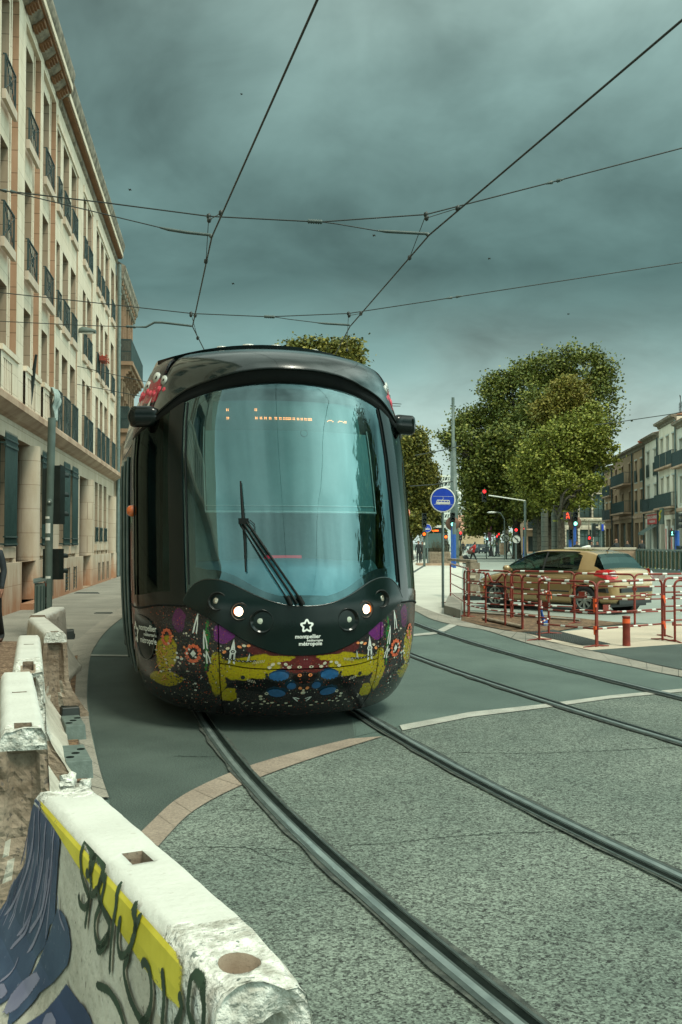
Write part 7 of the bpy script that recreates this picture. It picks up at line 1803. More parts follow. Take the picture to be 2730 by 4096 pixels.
for sg in (-1, 1):
    swin(lin(-.12, .98, 16), lambda x: .945, lambda x: max(.955, up_(x)), 'door_window', sg)
    swin(lin(-1.14, -.17, 12), lambda x: .955 + .12 * max(0, (-.9 - x)) , lambda x: up_(x) - .35 * max(0, -.98 - x), 'door_window', sg)
    mb = MB()
    for x0, x1 in ((-.17, -.12),): r_ = [[(x, sg * (ysurf(x, z) + .008), z) for x in (x0, x1)] for z in lin(.93, 1.40, 6)]; mb.grid(r_ if sg < 0 else [list(reversed(q)) for q in r_])
    mb.tube([(x, sg * (ysurf(x, max(.955, up_(x)) + .012) + .006), max(.96, up_(x)) + .012) for x in lin(-1.05, 1.0, 24)], .013, 5)
    mb.tube([(x, sg * (ysurf(x, .94) + .006), .94) for x in lin(-1.2, 1.0, 12)], .010, 5)
    mb.tube([(x, sg * (.893 if abs(x) < 1.2 else .88), .50) for x in lin(-.92, .92, 10)], .016, 6)
    for x in (-.10, .98, -.98): mb.tube([(x if z > .5 else x + (.0), sg * (itp([.2, .55, .8, .95], [.872, .8895, .882, .845], z)), z) for z in lin(.24, .93, 9)], .0045, 4)
    mb.build('window_trim', M['car_black'], CR)
    mb = MB(); mb.tube([(-.28, sg * .895, .80), (-.12, sg * .91, .80)], .014, 6); mb.tube([(-1.08 + .2, sg * .893, .80), (-.75, sg * .91, .80)], .014, 6); mb.build('door_handle', M['gold'], CR)
    mb = MB(); mb.lathe((.82, sg * .98, .99), [(.0001, -.09), (.06, -.075), (.085, 0), (.07, .075), (.0001, .09)], 12, 0, (0, 1, .1)); mb.box((.82, sg * .88, .96), (.08, .10, .05)); mb.build('wing_mirror', M['gold'], CR)
    # lamps
    mb = MB(); tl = [(-2.06, .62, .84), (-2.065, .74, .80), (-1.93, .852, .79), (-1.60, .888, .88), (-1.66, .872, .99), (-1.90, .80, 1.015), (-2.01, .66, .99)]
    o_ = .012; vs = [(x - .012, sg * (y + o_), z) for x, y, z in tl] + [(-1.90, sg * (.835 + o_), .93)]
    mb.add(vs, [(i, (i + 1) % 7, 7) if sg > 0 else ((i + 1) % 7, i, 7) for i in range(7)], 0); mb.build('tail_lamp', [M['tail']], CR)
    mb = MB(); mb.add([(-2.075, sg * .66, .875), (-2.02, sg * .80, .875), (-1.98, sg * .835, .95), (-2.03, sg * .70, .975)], [(0, 1, 2, 3)] if sg > 0 else [(3, 2, 1, 0)]); mb.build('reversing_lamp', M['lampw'], CR)
    mb = MB(); hl = [(2.065, .60, .56), (1.98, .745, .58), (1.80, .835, .66), (1.70, .83, .76), (1.84, .72, .775), (2.03, .56, .70)]
    vs = [(x + .012, sg * (y + .012), z) for x, y, z in hl] + [(1.93, sg * .76, .68)]; mb.add(vs, [(i, (i + 1) % 6, 6) if sg < 0 else ((i + 1) % 6, i, 6) for i in range(6)]); mb.build('headlight', M['lampw'], CR)
mb = MB(); mb.b2((-2.125, -.60, .50), (-2.085, .60, .60)); 
for sg in (-1, 1): mb.add([(-2.10, sg * .60, .50), (-1.92, sg * .862, .50), (-1.90, sg * .872, .60), (-2.10, sg * .62, .60)], [(0, 1, 2, 3)] if sg > 0 else [(3, 2, 1, 0)]); mb.add([(-1.92, sg * .872, .50), (-1.70, sg * .888, .51), (-1.70, sg * .888, .58), (-1.90, sg * .878, .60)], [(0, 1, 2, 3)] if sg > 0 else [(3, 2, 1, 0)])
mb.b2((-2.09, -.62, .24), (-2.02, .62, .34)); mb.build('rear_bumper_trim', M['car_black'], CR)
mb = MB(); mb.box((-2.115, 0, .74), (.012, .50, .11)); pl_ = mb.build('number_plate', M['white_p'], CR)
mb = MB(); mb.box((2.09, 0, .48), (.04, .8, .16)); mb.build('grille', M['car_black'], CR)
mb = MB(); mb.tube([(-1.35, 0, 1.42), (-1.52, 0, 1.60)], [.012, .006], 6); mb.lathe((-1.35, 0, 1.41), [(.03, 0), (.02, .03), (.0001, .035)], 10); mb.build('aerial', M['car_black'], CR)
for x, y in ((.15, -.37), (.15, .37), (-.75, -.38), (-.75, .38)):
    mb = MB(); mb.box((x, y, .80), (.12, .46, .60), rot=Matrix.Rotation(R(-12), 3, 'Y')); mb.box((x - .06, y, 1.18), (.09, .26, .18)); mb.build('seat', M['cl_black'], CR, bevel=.04)
mb = MB(); mb.b2((.75, -.78, .7), (1.1, .78, .97)); mb.tube([(.62 + .03 * math.sin(a), .37 + .18 * math.cos(a), .98 + .17 * math.sin(a)) for a in lin(0, 6.283, 17)], .016, 6); mb.b2((-1.8, -.76, .6), (-1.0, .76, .92)); mb.build('dashboard', M['cl_black'], CR)
# ================================================================ TREES
def leaf_mat(name, cols):
    m = pm(name, cols[0], cols[1:], island=True, rough=.6)
    b = m.node_tree.nodes['Principled BSDF']; b.inputs['Specular IOR Level'].default_value = .3
    return m
LG = leaf_mat('plane_leaves_dark_green', [(.045, .065, .010), (.08, .105, .014), (.12, .14, .018), (.06, .08, .012), (.14, .145, .02), (.24, .24, .045)])
LY = leaf_mat('plane_leaves_yellow_green', [(.075, .095, .012), (.14, .165, .018), (.22, .235, .028), (.10, .125, .015), (.18, .18, .022), (.34, .33, .06)])
LO = leaf_mat('plane_leaves_golden', [(.09, .095, .014), (.16, .15, .02), (.22, .18, .028), (.12, .12, .018), (.28, .22, .04)])
LB_ = leaf_mat('plane_leaves_olive', [(.055, .07, .012), (.10, .11, .016), (.17, .15, .022), (.07, .08, .014), (.32, .27, .05)])
import numpy as np
def crown_mesh(blobs, n, size, seed, clump=1.0):
    """blobs: (x, y, z, rx, ry, rz) ; leaves gathered in sprays on and inside each blob"""
    rs = np.random.RandomState(seed); vol = np.array([b[3] * b[5] for b in blobs]); vol = vol / vol.sum(); V = []
    for b, w_ in zip(blobs, vol):
        nl = int(n * w_); nc = max(6, nl // 62)
        d = rs.normal(size=(nc, 3)); d /= np.linalg.norm(d, axis=1)[:, None]; rad = rs.uniform(.45, .97, nc)[:, None] ** .6
        cc = d * rad * np.array([b[3], b[4], b[5]]) + np.array(b[:3])
        cr = rs.uniform(.40, .95, nc) * clump
        idx = rs.randint(0, nc, nl); off = rs.normal(size=(nl, 3)) * cr[idx][:, None] * .62; off[:, 2] *= .75
        c = cc[idx] + off
        a = rs.normal(size=(nl, 3)); a[:, 2] *= .5; a /= np.linalg.norm(a, axis=1)[:, None]
        u_ = rs.normal(size=(nl, 3)); bb = np.cross(a, u_); bb /= np.linalg.norm(bb, axis=1)[:, None]
        s = size * rs.uniform(.6, 1.35, nl)[:, None]
        q = np.stack([c - a * s - bb * s * .2, c - bb * s * .8, c + a * s, c + bb * s * .8], 1); V.append(q)
    V = np.concatenate(V).reshape(-1, 3); k = len(V) // 4
    me = bpy.data.meshes.new('crown'); me.vertices.add(len(V)); me.vertices.foreach_set('co', V.astype('f').ravel())
    me.loops.add(len(V)); me.loops.foreach_set('vertex_index', np.arange(len(V), dtype='i')); me.polygons.add(k)
    me.polygons.foreach_set('loop_start', np.arange(0, len(V), 4, dtype='i')); me.polygons.foreach_set('loop_total', np.full(k, 4, dtype='i')); me.update(); me.validate()
    return me
def tree(name, label, u, Y, blobs, n, mat, size=.14, seed=1, trunk_r=.38, fork=5.0, group='plane trees lining the boulevard', lean=0, clump=1.0, wrap=False):
    """blobs given in photograph pixels at depth Y: (u, v, radius_px_x, radius_px_z, depth offset)"""
    bx = P(u, 2172, Y).x; t = thing(name, label, 'tree', (bx, Y, 0), 0, group); W = []
    for bu, bv, rx, rz, dy in blobs:
        p = P(bu, bv, Y + dy); sc = (Y + dy) / F; W.append((p.x - bx - (.35 if 1780 < bu else 0), dy, p.z, rx * sc * .95, rx * sc * .85, rz * sc))
    me = crown_mesh(W, int(n * 2.5), size * .80, seed, clump); me.materials.append(mat); o = bpy.data.objects.new('crown', me); COL.objects.link(o); o.parent = t
    rr = random.Random(seed); mb = MB()
    mb.tube([(0, 0, 0), (.05, 0, .5), (lean * .3, 0, fork * .5), (lean, 0, fork)], [trunk_r * 1.35, trunk_r, trunk_r * .85, trunk_r * .75], 12)
    for b in W:
        for k in range(3):
            e = Vector((b[0] + rr.uniform(-.5, .5) * b[3], b[1] + rr.uniform(-.4, .4) * b[4], b[2] + rr.uniform(-.2, .7) * b[5])); s0 = Vector((lean, 0, fork * rr.uniform(.8, 1.0)))
            m1 = s0.lerp(e, .35) + Vector((rr.gauss(0, .4), rr.gauss(0, .3), .8)); m2 = s0.lerp(e, .7) + Vector((rr.gauss(0, .4), rr.gauss(0, .3), .3))
            mb.tube(resamp([s0, m1, m2, e], 3), [trunk_r * (.55 - .048 * i) for i in range(10)], 7)
    mb.build('trunk', M['bark'], t)
    return t
tree('plane_tree', 'tallest dark green plane tree at the back of the big clump', 2190, 118, [(2120, 1640, 190, 190, 0), (1960, 1800, 150, 200, 2), (2330, 1500, 130, 120, 0), (2420, 1600, 70, 170, -2), (2010, 1560, 75, 70, 0), (2180, 1480, 120, 70, 0), (1870, 1690, 60, 55, 0), (2060, 1950, 150, 120, 0), (2230, 1700, 180, 160, -6), (2130, 1800, 190, 170, -4)], 34000, LG, .19, 1, .5, 7, clump=1.3)
tree('plane_tree', 'dark green plane tree at the left of the big clump, reaching down over the lamps', 2068, 100, [(1945, 1900, 90, 170, 0), (1930, 2040, 65, 60, 0), (2040, 1850, 110, 150, 0), (1850, 1760, 55, 45, 0), (2090, 2010, 110, 70, 0), (1800, 1755, 25, 22, 0), (1925, 2100, 45, 38, 0), (1970, 2090, 70, 40, 3)], 18000, LG, .17, 2, .42, 6, clump=1.0)
tree('plane_tree', 'plane tree with a golden brown upper crown in the middle of the clump', 2245, 92, [(2290, 1570, 75, 65, 0), (2230, 1640, 85, 60, 0), (2320, 1640, 60, 60, 0)], 5200, LO, .15, 3, .40, 6, clump=.8)
tree('plane_tree', 'yellow-green plane tree at the front right of the clump', 2292, 84, [(2250, 1790, 150, 110, 0), (2220, 1880, 150, 90, 0), (2330, 1760, 110, 120, 0), (2150, 1900, 90, 80, 0), (2390, 1700, 50, 90, 1), (2420, 1820, 60, 70, 0), (2200, 1990, 80, 40, 0), (2330, 1930, 85, 45, 0), (2300, 2010, 40, 25, 0)], 17000, LY, .14, 4, .40, 5, clump=.85)
tree('plane_tree', 'slim plane tree with low hanging branches beside the arrow board', 2238, 75, [(2350, 2010, 45, 22, 0), (2390, 1935, 45, 35, 0), (2270, 1930, 60, 45, 0), (2290, 2060, 28, 16, 0)], 2600, LY, .12, 5, .20, 4, clump=.5)
for u, Y, lb, sd in ((2165, 96, 'plane tree with a thick trunk second from the left of the trunks', 6), (2200, 104, 'plane tree with a forked trunk in the middle of the trunks', 7)):
    tree('plane_tree', lb, u, Y, [(u - 20, 2010, 75, 55, 0), (u + 50, 1970, 80, 60, 0)], 3600, LG, .15, sd, .46, 5.5)
for u, Y, s_, lb, sd in ((1985, 140, 1.0, 'plane tree farther down the right side of the boulevard', 8), (1950, 180, .8, 'small-looking plane tree far down the boulevard', 9), (1915, 240, .6, 'farthest plane tree visible at the end of the boulevard', 10)):
    tree('plane_tree', lb, u + 78, Y, [(u - 10, 2070, 70 * s_, 50 * s_, 0), (u + 40, 2040, 70 * s_, 60 * s_, 0)], 3800, LG, .22, sd, .45, 5.5, clump=1.3)
for u, Y, bl, lb, sd, mt, nn in ((1640, 92, [(1660, 1800, 62, 90, 0), (1665, 1900, 78, 110, 0), (1670, 2020, 78, 110, 1), (1640, 2090, 90, 50, 0)], 'tall clipped green tree directly right of the tram', 11, LB_, 13000), (1715, 125, [(1722, 1930, 34, 80, 0), (1725, 2040, 36, 90, 0), (1735, 2110, 38, 40, 0)], 'clipped olive green tree left of the tall pole', 12, LB_, 6500),
    (1290, 70, [(1290, 1450, 150, 90, 0), (1380, 1430, 85, 75, 0), (1190, 1440, 70, 75, 0), (1290, 1600, 190, 110, 0)], 'golden green treetop showing over the tram roof', 13, LB_, 13000)):
    tree('boulevard_tree', lb, u, Y, bl, nn, mt, .15 if Y < 100 else .18, sd, .3, 4.5, 'clipped trees on the left side of the tracks', clump=.75)
# tree beside the road outside the frame, mirrored in the windscreen
tree_r = thing('street_tree', 'dark tree standing off to the right and mirrored in the windscreen', 'tree', (12.5, 9.5, 0))
me = crown_mesh([(0, 0, 6.0, 2.6, 2.8, 3.2), (.5, .5, 9, 1.8, 1.8, 2.0), (-.5, 0, 3.6, 2.2, 2.2, 1.4)], 12000, .16, 77); me.materials.append(LG); o = bpy.data.objects.new('crown', me); COL.objects.link(o); o.parent = tree_r
mb = MB(); mb.tube([(0, 0, 0), (.1, 0, 3), (0, 0, 7)], [.35, .28, .12], 10); mb.build('trunk', M['bark'], tree_r)
bb_ = thing('town_house', 'tall brown house behind the camera and mirrored in the tram side glass', 'building', (-22, -10, 0), R(60)); mb = MB()
wall_holes(mb, 0, 26, 0, 17, [(a, a + 1.3, z, z + 2.3, .3) for a in lin(1.5, 23, 8) for z in (1, 4.6, 8.2, 11.8)], 0, 0, 0, 1); mb.b2((0, .4, 0), (26, 9, 17)); mb.build('wall', [M['stone_o'], M['glass_dark']], bb_)
course([(0, 16.2), (.5, 16.5), (.6, 17), (0, 17.2)], 0, 26, 'cornice', M['cornice_dirty'], bb_)
for i_ in range(3):
    p_ = P((2180, 2222, 2145)[i_], 2172, (92, 88, 99)[i_]); mb = MB(); zt = 6.5
    mb.tube([(p_.x, p_.y, 0), (p_.x, p_.y, zt)], .33, 12)
    for z in lin(.4, 6.2, 14): mb.lathe((p_.x, p_.y, z), [(.33, -.02), (.345, 0), (.33, .02)], 12, 1)
    tag(mb.build('banded_column', [pm('grey_banded_column', (.09, .10, .075), (.13, .14, .11), 3, .8) if i_ == 0 else bpy.data.materials['grey_banded_column'], M['black']], origin='auto'), ('banded grey column between the leftmost tree trunks', 'banded grey column beside the yellow-green tree', 'thin banded grey column left of the tree trunks')[i_], 'column', 'banded grey columns among the tree trunks')

# ================================================================ RIGHT-HAND HOUSES
FD = Vector((.1123, .9937, 0))
def fz(Z): return Vector((24.6 + .113 * (Z - 73), Z, 0))
def zu(u): return 65400.0 / (u - 1817)
ryaw = math.atan2(-FD.y, -FD.x)
def house(name, label, uL, uR, vtopR, nfl, ncol, wallm, wallc, balc=(), shut=None, ground='shop', roofh=1.2, low=None, pipe=True, gh=3.6, seed=0, Zr=None, Zl=None, H=None):
    Z0, Z1 = Zr or zu(uR), Zl or zu(uL); o = fz(Z1); Ln = (Z1 - Z0) / FD.y
    H = H or (CH + (HZ - vtopR) / F * Z0); t = thing(name, label, 'building', o, ryaw)
    cw = Ln / ncol; fh = (H - gh - .5) / nfl; hs = []; W = []
    for i in range(ncol):
        c = cw * (i + .5)
        for f in range(nfl):
            z0 = gh + f * fh + .15; hs.append((c - .5, c + .5, z0 + .0, z0 + min(2.3, fh - .75), .22)); W.append((i, f, c, z0, z0 + min(2.3, fh - .75)))
        hs.append((c - cw * .36, c + cw * .36, .05, gh - .8, .3))
    mb = MB(); wall_holes(mb, 0, Ln, 0, H, hs, 0, 0, 0, 1); mb.b2((0, .4, 0), (Ln, 10, H - .01)); 
    for x in (0, Ln): mb.add([(x, 0, 0), (x, .4, 0), (x, .4, H), (x, 0, H)], [(0, 1, 2, 3) if x else (3, 2, 1, 0)], 0)
    mb.build('wall', [stone(wallm, wallc, tuple(c * .93 for c in wallc), tuple(c * .6 for c in wallc), 30, 30, .001), M['glass_dark']], t)
    rr = random.Random(seed)
    for i, f, c, z0, z1 in W:
        w_ = window_part(t, c - .5, c + .5, z0, z1, .22, M['wood_white'] if wallc[0] > .3 else M['door_dark'], M['glass_dark'] if rr.random() < .7 else M['glass_pale'])
        mb = MB(); mb.b2((c - .62, -.06, z1 + .02), (c + .62, 0, z1 + .14)); mb.b2((c - .6, -.05, z0 - .1), (c + .6, 0, z0)); mb.build('window_surround', M['ledge'] if wallc[0] < .3 else M['wood_white'], w_)
        if shut and (i, f) not in balc:
            mb = MB()
            for s in ((-1, 1) if shut[0] == 'open' else ()): mb.b2((c + s * .52 + (0 if s > 0 else -.42), -.06, z0), (c + s * .52 + (.42 if s > 0 else 0), -.015, z1))
            if shut[0] == 'half': mb.b2((c - .5, -.10, z0), (c + .5, -.06, z0 + 1.05))
            if len(mb.v): mb.build('shutter', M[shut[1]], t)
    for b in balc:
        i0, i1, f, out = b; z0 = gh + f * fh + .12; a_, b_ = cw * i0 + .1, cw * i1 - .1
        mb = MB(); mb.b2((a_, -out, z0 - .14), (b_, 0, z0 + .0)); bo = mb.build('balcony', M['ledge'], t); balconette(bo, a_ + .03, b_ - .03, z0 + .01, 1.02, out - .06, M['iron'], 1, 'railing')
        mb = MB(); 
        for x in (a_ + .03, b_ - .03):
            for q in range(6): y = -out + .06 + (out - .06) * q / 6; mb.tube([(x, y, z0), (x, y, z0 + 1.0)], .012, 4, caps=False)
            mb.tube([(x, -out + .06, z0 + 1.02), (x, 0, z0 + 1.02)], .02, 4)
        mb.build('side_railing', M['iron'], bo)
    course([(0, H - .30), (.10, H - .26), (.14, H - .1), (.42, H - .02), (.45, H + .10), (0, H + .16)], -.02, Ln + .02, 'eaves', M['cornice_dirty'], t)
    course([(0, gh - .45), (.10, gh - .4), (.12, gh - .2), (0, gh - .15)], 0, Ln, 'string_course', M['ledge'], t)
    mb = MB(); rows = []
    for k in range(int(Ln / .18) + 1):
        x = k * .18; z = .03 * (k % 2); rows.append([(x, -.45, H + .12 + z), (x, 5.0, H + .12 + roofh + z), (x, 10.4, H + .12 + z)])
    mb.grid(rows, 0, False); mb.add([(0, -.45, H + .1), (0, 5, H + .1 + roofh), (0, 10.4, H + .1)], [(0, 1, 2)]); mb.add([(Ln, -.45, H + .1), (Ln, 5, H + .1 + roofh), (Ln, 10.4, H + .1)], [(2, 1, 0)]); rf = mb.build('roof', M['tile'], t)
    if pipe: mb = MB(); mb.tube([(Ln - .05, -.12, .1), (Ln - .05, -.12, H - .3)], .07, 8); mb.build('drain_pipe', M['pole_steel'] if pipe != 'dark' else M['iron'], t)
    for i in range(ncol):
        c = cw * (i + .5); mb = MB(); mb.b2((c - cw * .34, .27, .06), (c - .02, .29, gh - .9)); mb.b2((c + .02, .27, .06), (c + cw * .34, .29, gh - .9)); mb.b2((c - .02, .22, .06), (c + .02, .27, gh - .9)); mb.build('shop_door', M['glass_pale'] if (i + seed) % 3 == 0 else M['door_dark'], t)
    return t, Ln, H, rf
def chimney(t, x, y, z, w_, h_, mat='brick', cap=True):
    mb = MB(); mb.b2((x, y, z), (x + w_, y + .5, z + h_), 0)
    if cap:
        n = max(2, int(w_ / .35))
        for i in range(n + 1): xx = x + (w_ - .08) * i / n; mb.b2((xx, y + .05, z + h_), (xx + .08, y + .45, z + h_ + .35), 0)
        mb.b2((x - .05, y - .02, z + h_ + .35), (x + w_ + .05, y + .52, z + h_ + .43), 1)
    mb.build('chimney', [M[mat], M['tile']], t)
def aerial(t, x, y, z):
    mb = MB(); mb.tube([(x, y, z), (x, y, z + 2.0)], .03, 5); mb.tube([(x - .6, y, z + 1.1), (x + 1.2, y, z + 1.15)], .02, 4); mb.tube([(x, y, z + 1.7), (x + .6, y - .2, z + 1.95)], .02, 4)
    for q in range(7): xx = x - .5 + q * .25; mb.tube([(xx, y, z + .8 + .05 * q), (xx, y, z + 1.4)], .012, 4)
    for q in (-1, 1): mb.tube([(x + q * .35, y, z + .7), (x + q * .5, y, z + 1.1), (x + q * .35, y, z + 1.5)], .015, 4)
    mb.build('aerial', M['black'], t)
CRM = (.68, .62, .50)
h1, L1_, H1, r1 = house('town_house', 'cream three storey house at the right edge with a red brick chimney', 2640, 2712, 1662, 2, 3, 'cream_render', CRM, balc=((0, 3, 0, .5), (0, 1, 1, .45), (1, 2, 1, .45), (2, 3, 1, .45)), pipe=True, gh=4.2, seed=1)
h0, L0_, H0, r0 = house('town_house', 'pale grey house cut off by the right edge of the picture', 2713, 2810, 1650, 2, 3, 'grey_cream_render', (.55, .54, .46), balc=((0, 3, 1, .5),), gh=4.3, seed=2)
h2, L2_, H2, r2 = house('town_house', 'white house with tall narrow windows over the red shop sign', 2583, 2638.5, 1735, 2, 2, 'white_render', (.72, .69, .59), balc=((0, 1, 0, .35), (1, 2, 0, .35)), shut=('half', 'iron'), pipe='dark', gh=4.1, seed=3)
h3, L3_, H3, r3 = house('town_house', 'narrow tan house with dark shuttered windows next to the white one', 2537, 2582, 1777, 2, 2, 'tan_render', (.36, .25, .155), shut=('half', 'iron'), pipe='dark', gh=4.2, seed=4)
h4, L4_, H4, r4 = house('town_house', 'brown house with two long black iron balconies', 2455, 2536, 1800, 2, 3, 'brown_render', (.29, .20, .12), balc=((1, 3, 0, .9), (1, 3, 1, .9)), pipe='dark', gh=4.3, seed=5)
h5, L5_, H5, r5 = house('town_house', 'lower tan house at the far end of the right hand row', 2422, 2454, 1868, 2, 2, 'ochre_render', (.38, .26, .15), balc=((0, 1, 0, .4), (1, 2, 0, .4), (0, 1, 1, .4), (1, 2, 1, .4)), pipe='dark', gh=3.9, seed=6)
chimney(r1, 3.3, 2.2, H1 - .3, 2.2, 2.6); aerial(r1, .9, 1.5, H1 + .3); chimney(r1, -.2, 2.0, H1 - .2, 1.8, 1.0, 'stone_tan'); chimney(r2, 2.8, 2, H2, 1.8, 1.1, 'brick'); chimney(r3, 1.0, 2, H3, 2.4, .9, 'stone_tan'); chimney(r4, 6.5, 2, H4, 2.2, 1.0, 'brick')
mb = MB(); mb.lathe((3.0, 2.2, H4 + .6), [(.14, 0), (.14, .9), (.25, .95), (.25, 1.1), (.0001, 1.15)], 8); mb.build('chimney_pot', M['brick'], r4)
# shop details
mb = MB(); mb.b2((L2_ * .25, -.12, 3.15), (L2_ * .98, -.02, 3.95)); sg_ = mb.build('shop_sign', pm('red_sign_board', (.45, .02, .02), (.5, .03, .03), 2, .5), h2)
vs_, fs_ = text_mesh('BOUCHERIE', .02); xs_ = max(p[0] for p in vs_); mb = MB(); mb.add([(L2_ * .28 + x / xs_ * L2_ * .66, -.135, 3.58 + y * .36) for x, y in vs_], fs_); mb.build('lettering', M['white_p'], sg_)
vs_, fs_ = text_mesh('PARISIENNE', .02); xs_ = max(p[0] for p in vs_); mb = MB(); mb.add([(L2_ * .40 + x / xs_ * L2_ * .42, -.135, 3.27 + y * .24) for x, y in vs_], fs_); mb.build('lettering', M['white_p'], sg_)
mb = MB(); rows = [[(x, y, z + .03 * math.sin(x * 9)) for x in lin(L2_ * .45, L2_ * .95, 20)] for y, z in ((0, 3.05), (-.6, 2.75), (-1.1, 2.45), (-1.12, 2.25))]; mb.grid(rows); mb.build('awning', M['plastic_grey'], h2)
for i, x in enumerate((2.6, 4.6)):
    mb = MB(); mb.b2((x, -.10, .3), (x + .7, -.03, 2.9), 0); mb.b2((x + .12, -.12, 1.0), (x + .42, -.10, 2.7), 1); mb.build('poster_panel', [M['white_p'], M['cl_red']], h1)
mb = MB(); mb.b2((4.4, -.9, 3.0), (5.6, -.78, 4.2), 0); fb = mb.build('projecting_sign', M['pole_grey'], h1)
mb = MB(); mb.tube([(4.6, -.93, 3.3), (5.0, -.93, 3.6), (4.7, -.93, 3.8), (5.3, -.93, 4.0)], .07, 5); mb.build('yellow_emblem', M['paint_yellow'], fb)
# cream corner building facing the camera
o_ = Vector((P(2262, 2172, 118).x, 118, 0)); CBd = thing('cream_building', 'cream rusticated corner building with green shutters behind the low tree branches', 'building', o_, R(4))
WW = (2430 - 2262) / 4000 * 118; HH = CH + (HZ - 1765) / F * 118
cs = [WW * .17, WW * .50, WW * .83]; fls = [(.4, 3.2), (4.6, 7.4), (8.6, 11.2)]
M['cream_stone'] = stone('cream_rusticated_stone', (.82, .74, .58), (.76, .68, .53), (.16, .12, .08), 4, .42, .05)
mb = MB(); wall_holes(mb, 0, WW, 0, HH, [(c - .7, c + .7, a, b, .3) for c in cs for a, b in fls], 0, 0, 0, 1); mb.b2((0, .5, 0), (WW, 14, HH)); mb.add([(0, 0, 0), (0, .5, 0), (0, .5, HH), (0, 0, HH)], [(3, 2, 1, 0)]); mb.build('wall', [M['cream_stone'], M['glass_dark']], CBd)
for c in cs:
    for a, b in fls: window_part(CBd, c - .7, c + .7, a, b, .3, M['iron_bars'], M['glass_pale']); balconette(CBd, c - .7, c + .7, a, 1.0, .08, M['iron'], 1)
for z in (4.1, 8.1, HH - .3): course([(0, z), (.25, z + .1), (.3, z + .35), (0, z + .4)], -.1, WW, 'string_course', M['cream_stone'], CBd)
mb = MB(); rows = []
for k in range(90): x = -.5 + k * (WW + 1) / 89; rows.append([(x, -.6, HH + .1 + .05 * (k % 2)), (x, 7, HH + 3.4 + .05 * (k % 2))])
mb.grid(rows, 0, False); mb.add([(-.5, -.6, HH + .1), (-.5, 7, HH + 3.4), (-.5, 14, HH + .1)], [(0, 1, 2)]); mb.build('roof', M['tile'], CBd)
# darker terrace between the trunks, behind
t = thing('town_house', 'brown house with balconies glimpsed between the tree trunks', 'building', (P(2100, 2172, 150).x, 150, 0), 0); w_ = 165 / 4000 * 150; mb = MB()
wall_holes(mb, 0, w_, 0, 9.5, [(a, a + 1.1, z, z + 2.3, .3) for a in lin(.5, w_ - 1.6, 3) for z in (.3, 3.8, 6.8)], 0, 0, 0, 1); mb.b2((0, .4, 0), (w_, 9, 9.5)); mb.build('wall', [M['stone_o'], M['glass_dark']], t)
for z in (3.7, 6.7): bo = MB(); bo.b2((.2, -.8, z - .15), (w_ - .2, 0, z)); bo = bo.build('balcony', M['ledge'], t); balconette(bo, .25, w_ - .25, z, 1.0, .74, M['iron'], 1, 'railing')
course([(0, 9.3), (.3, 9.4), (.35, 9.7), (0, 9.8)], 0, w_, 'cornice', M['cornice_dirty'], t)
# parapet and glass railing of the underpass
pa_, pb2 = P(2262, 2172, 60), P(2547, 2172, 60); t = thing('parapet_wall', 'long low beige stone parapet behind the car roof', 'wall', (pa_.x, 60, 0)); ww = pb2.x - pa_.x
mb = MB(); mb.b2((0, 0, 0), (ww, .35, 1.20)); mb.build('wall', M['ledge'], t); mb = MB()
for k in range(5): mb.b2((ww * k / 5 + .01, -.04, 1.203), (ww * (k + 1) / 5 - .01, .39, 1.34))
mb.build('coping', M['beige'], t)
a, b = P(2547, 2172, 59.9), P(2760, 2172, 50); a.z = b.z = 0; d = (b - a); Ln = d.length; t = thing('glass_railing', 'grey metal railing with glass panels right of the parapet', 'railing', a, math.atan2(d.y, d.x))
mb = MB(); mb.b2((0, -.05, 1.18), (Ln, .05, 1.26)); mb.b2((0, -.25, .0), (Ln, .25, .16)); mb.build('hand_rail', M['pole_grey'], t)
for k in range(15): x = Ln * k / 14; mb = MB(); mb.b2((x - .05, -.06, .16), (x + .05, .06, 1.18)); mb.build('post', M['pole_grey'], t)
mb = MB(); mb.b2((.1, -.012, .22), (Ln - .1, .012, 1.12)); mb.build('glass_panel', mk_glass('railing_glass', .10, (.7, .9, .85), (.55, .65, .58)), t)
for k, u in enumerate((2590, 2614, 2660, 2690)):
    q = P(u, 2172, 58.5); mb = MB(); mb.b2((q.x - .28, 58.5, .1), (q.x + .28, 58.62, 1.05)); tag(mb.build('yellow_panel', M['paint_yellow'], origin='auto'), ('yellow works panel behind the glass railing, leftmost', 'yellow works panel behind the glass railing, second from left', 'yellow works panel behind the glass railing, third from left', 'yellow works panel behind the glass railing, rightmost')[k], 'panel', 'yellow panels behind the railing')
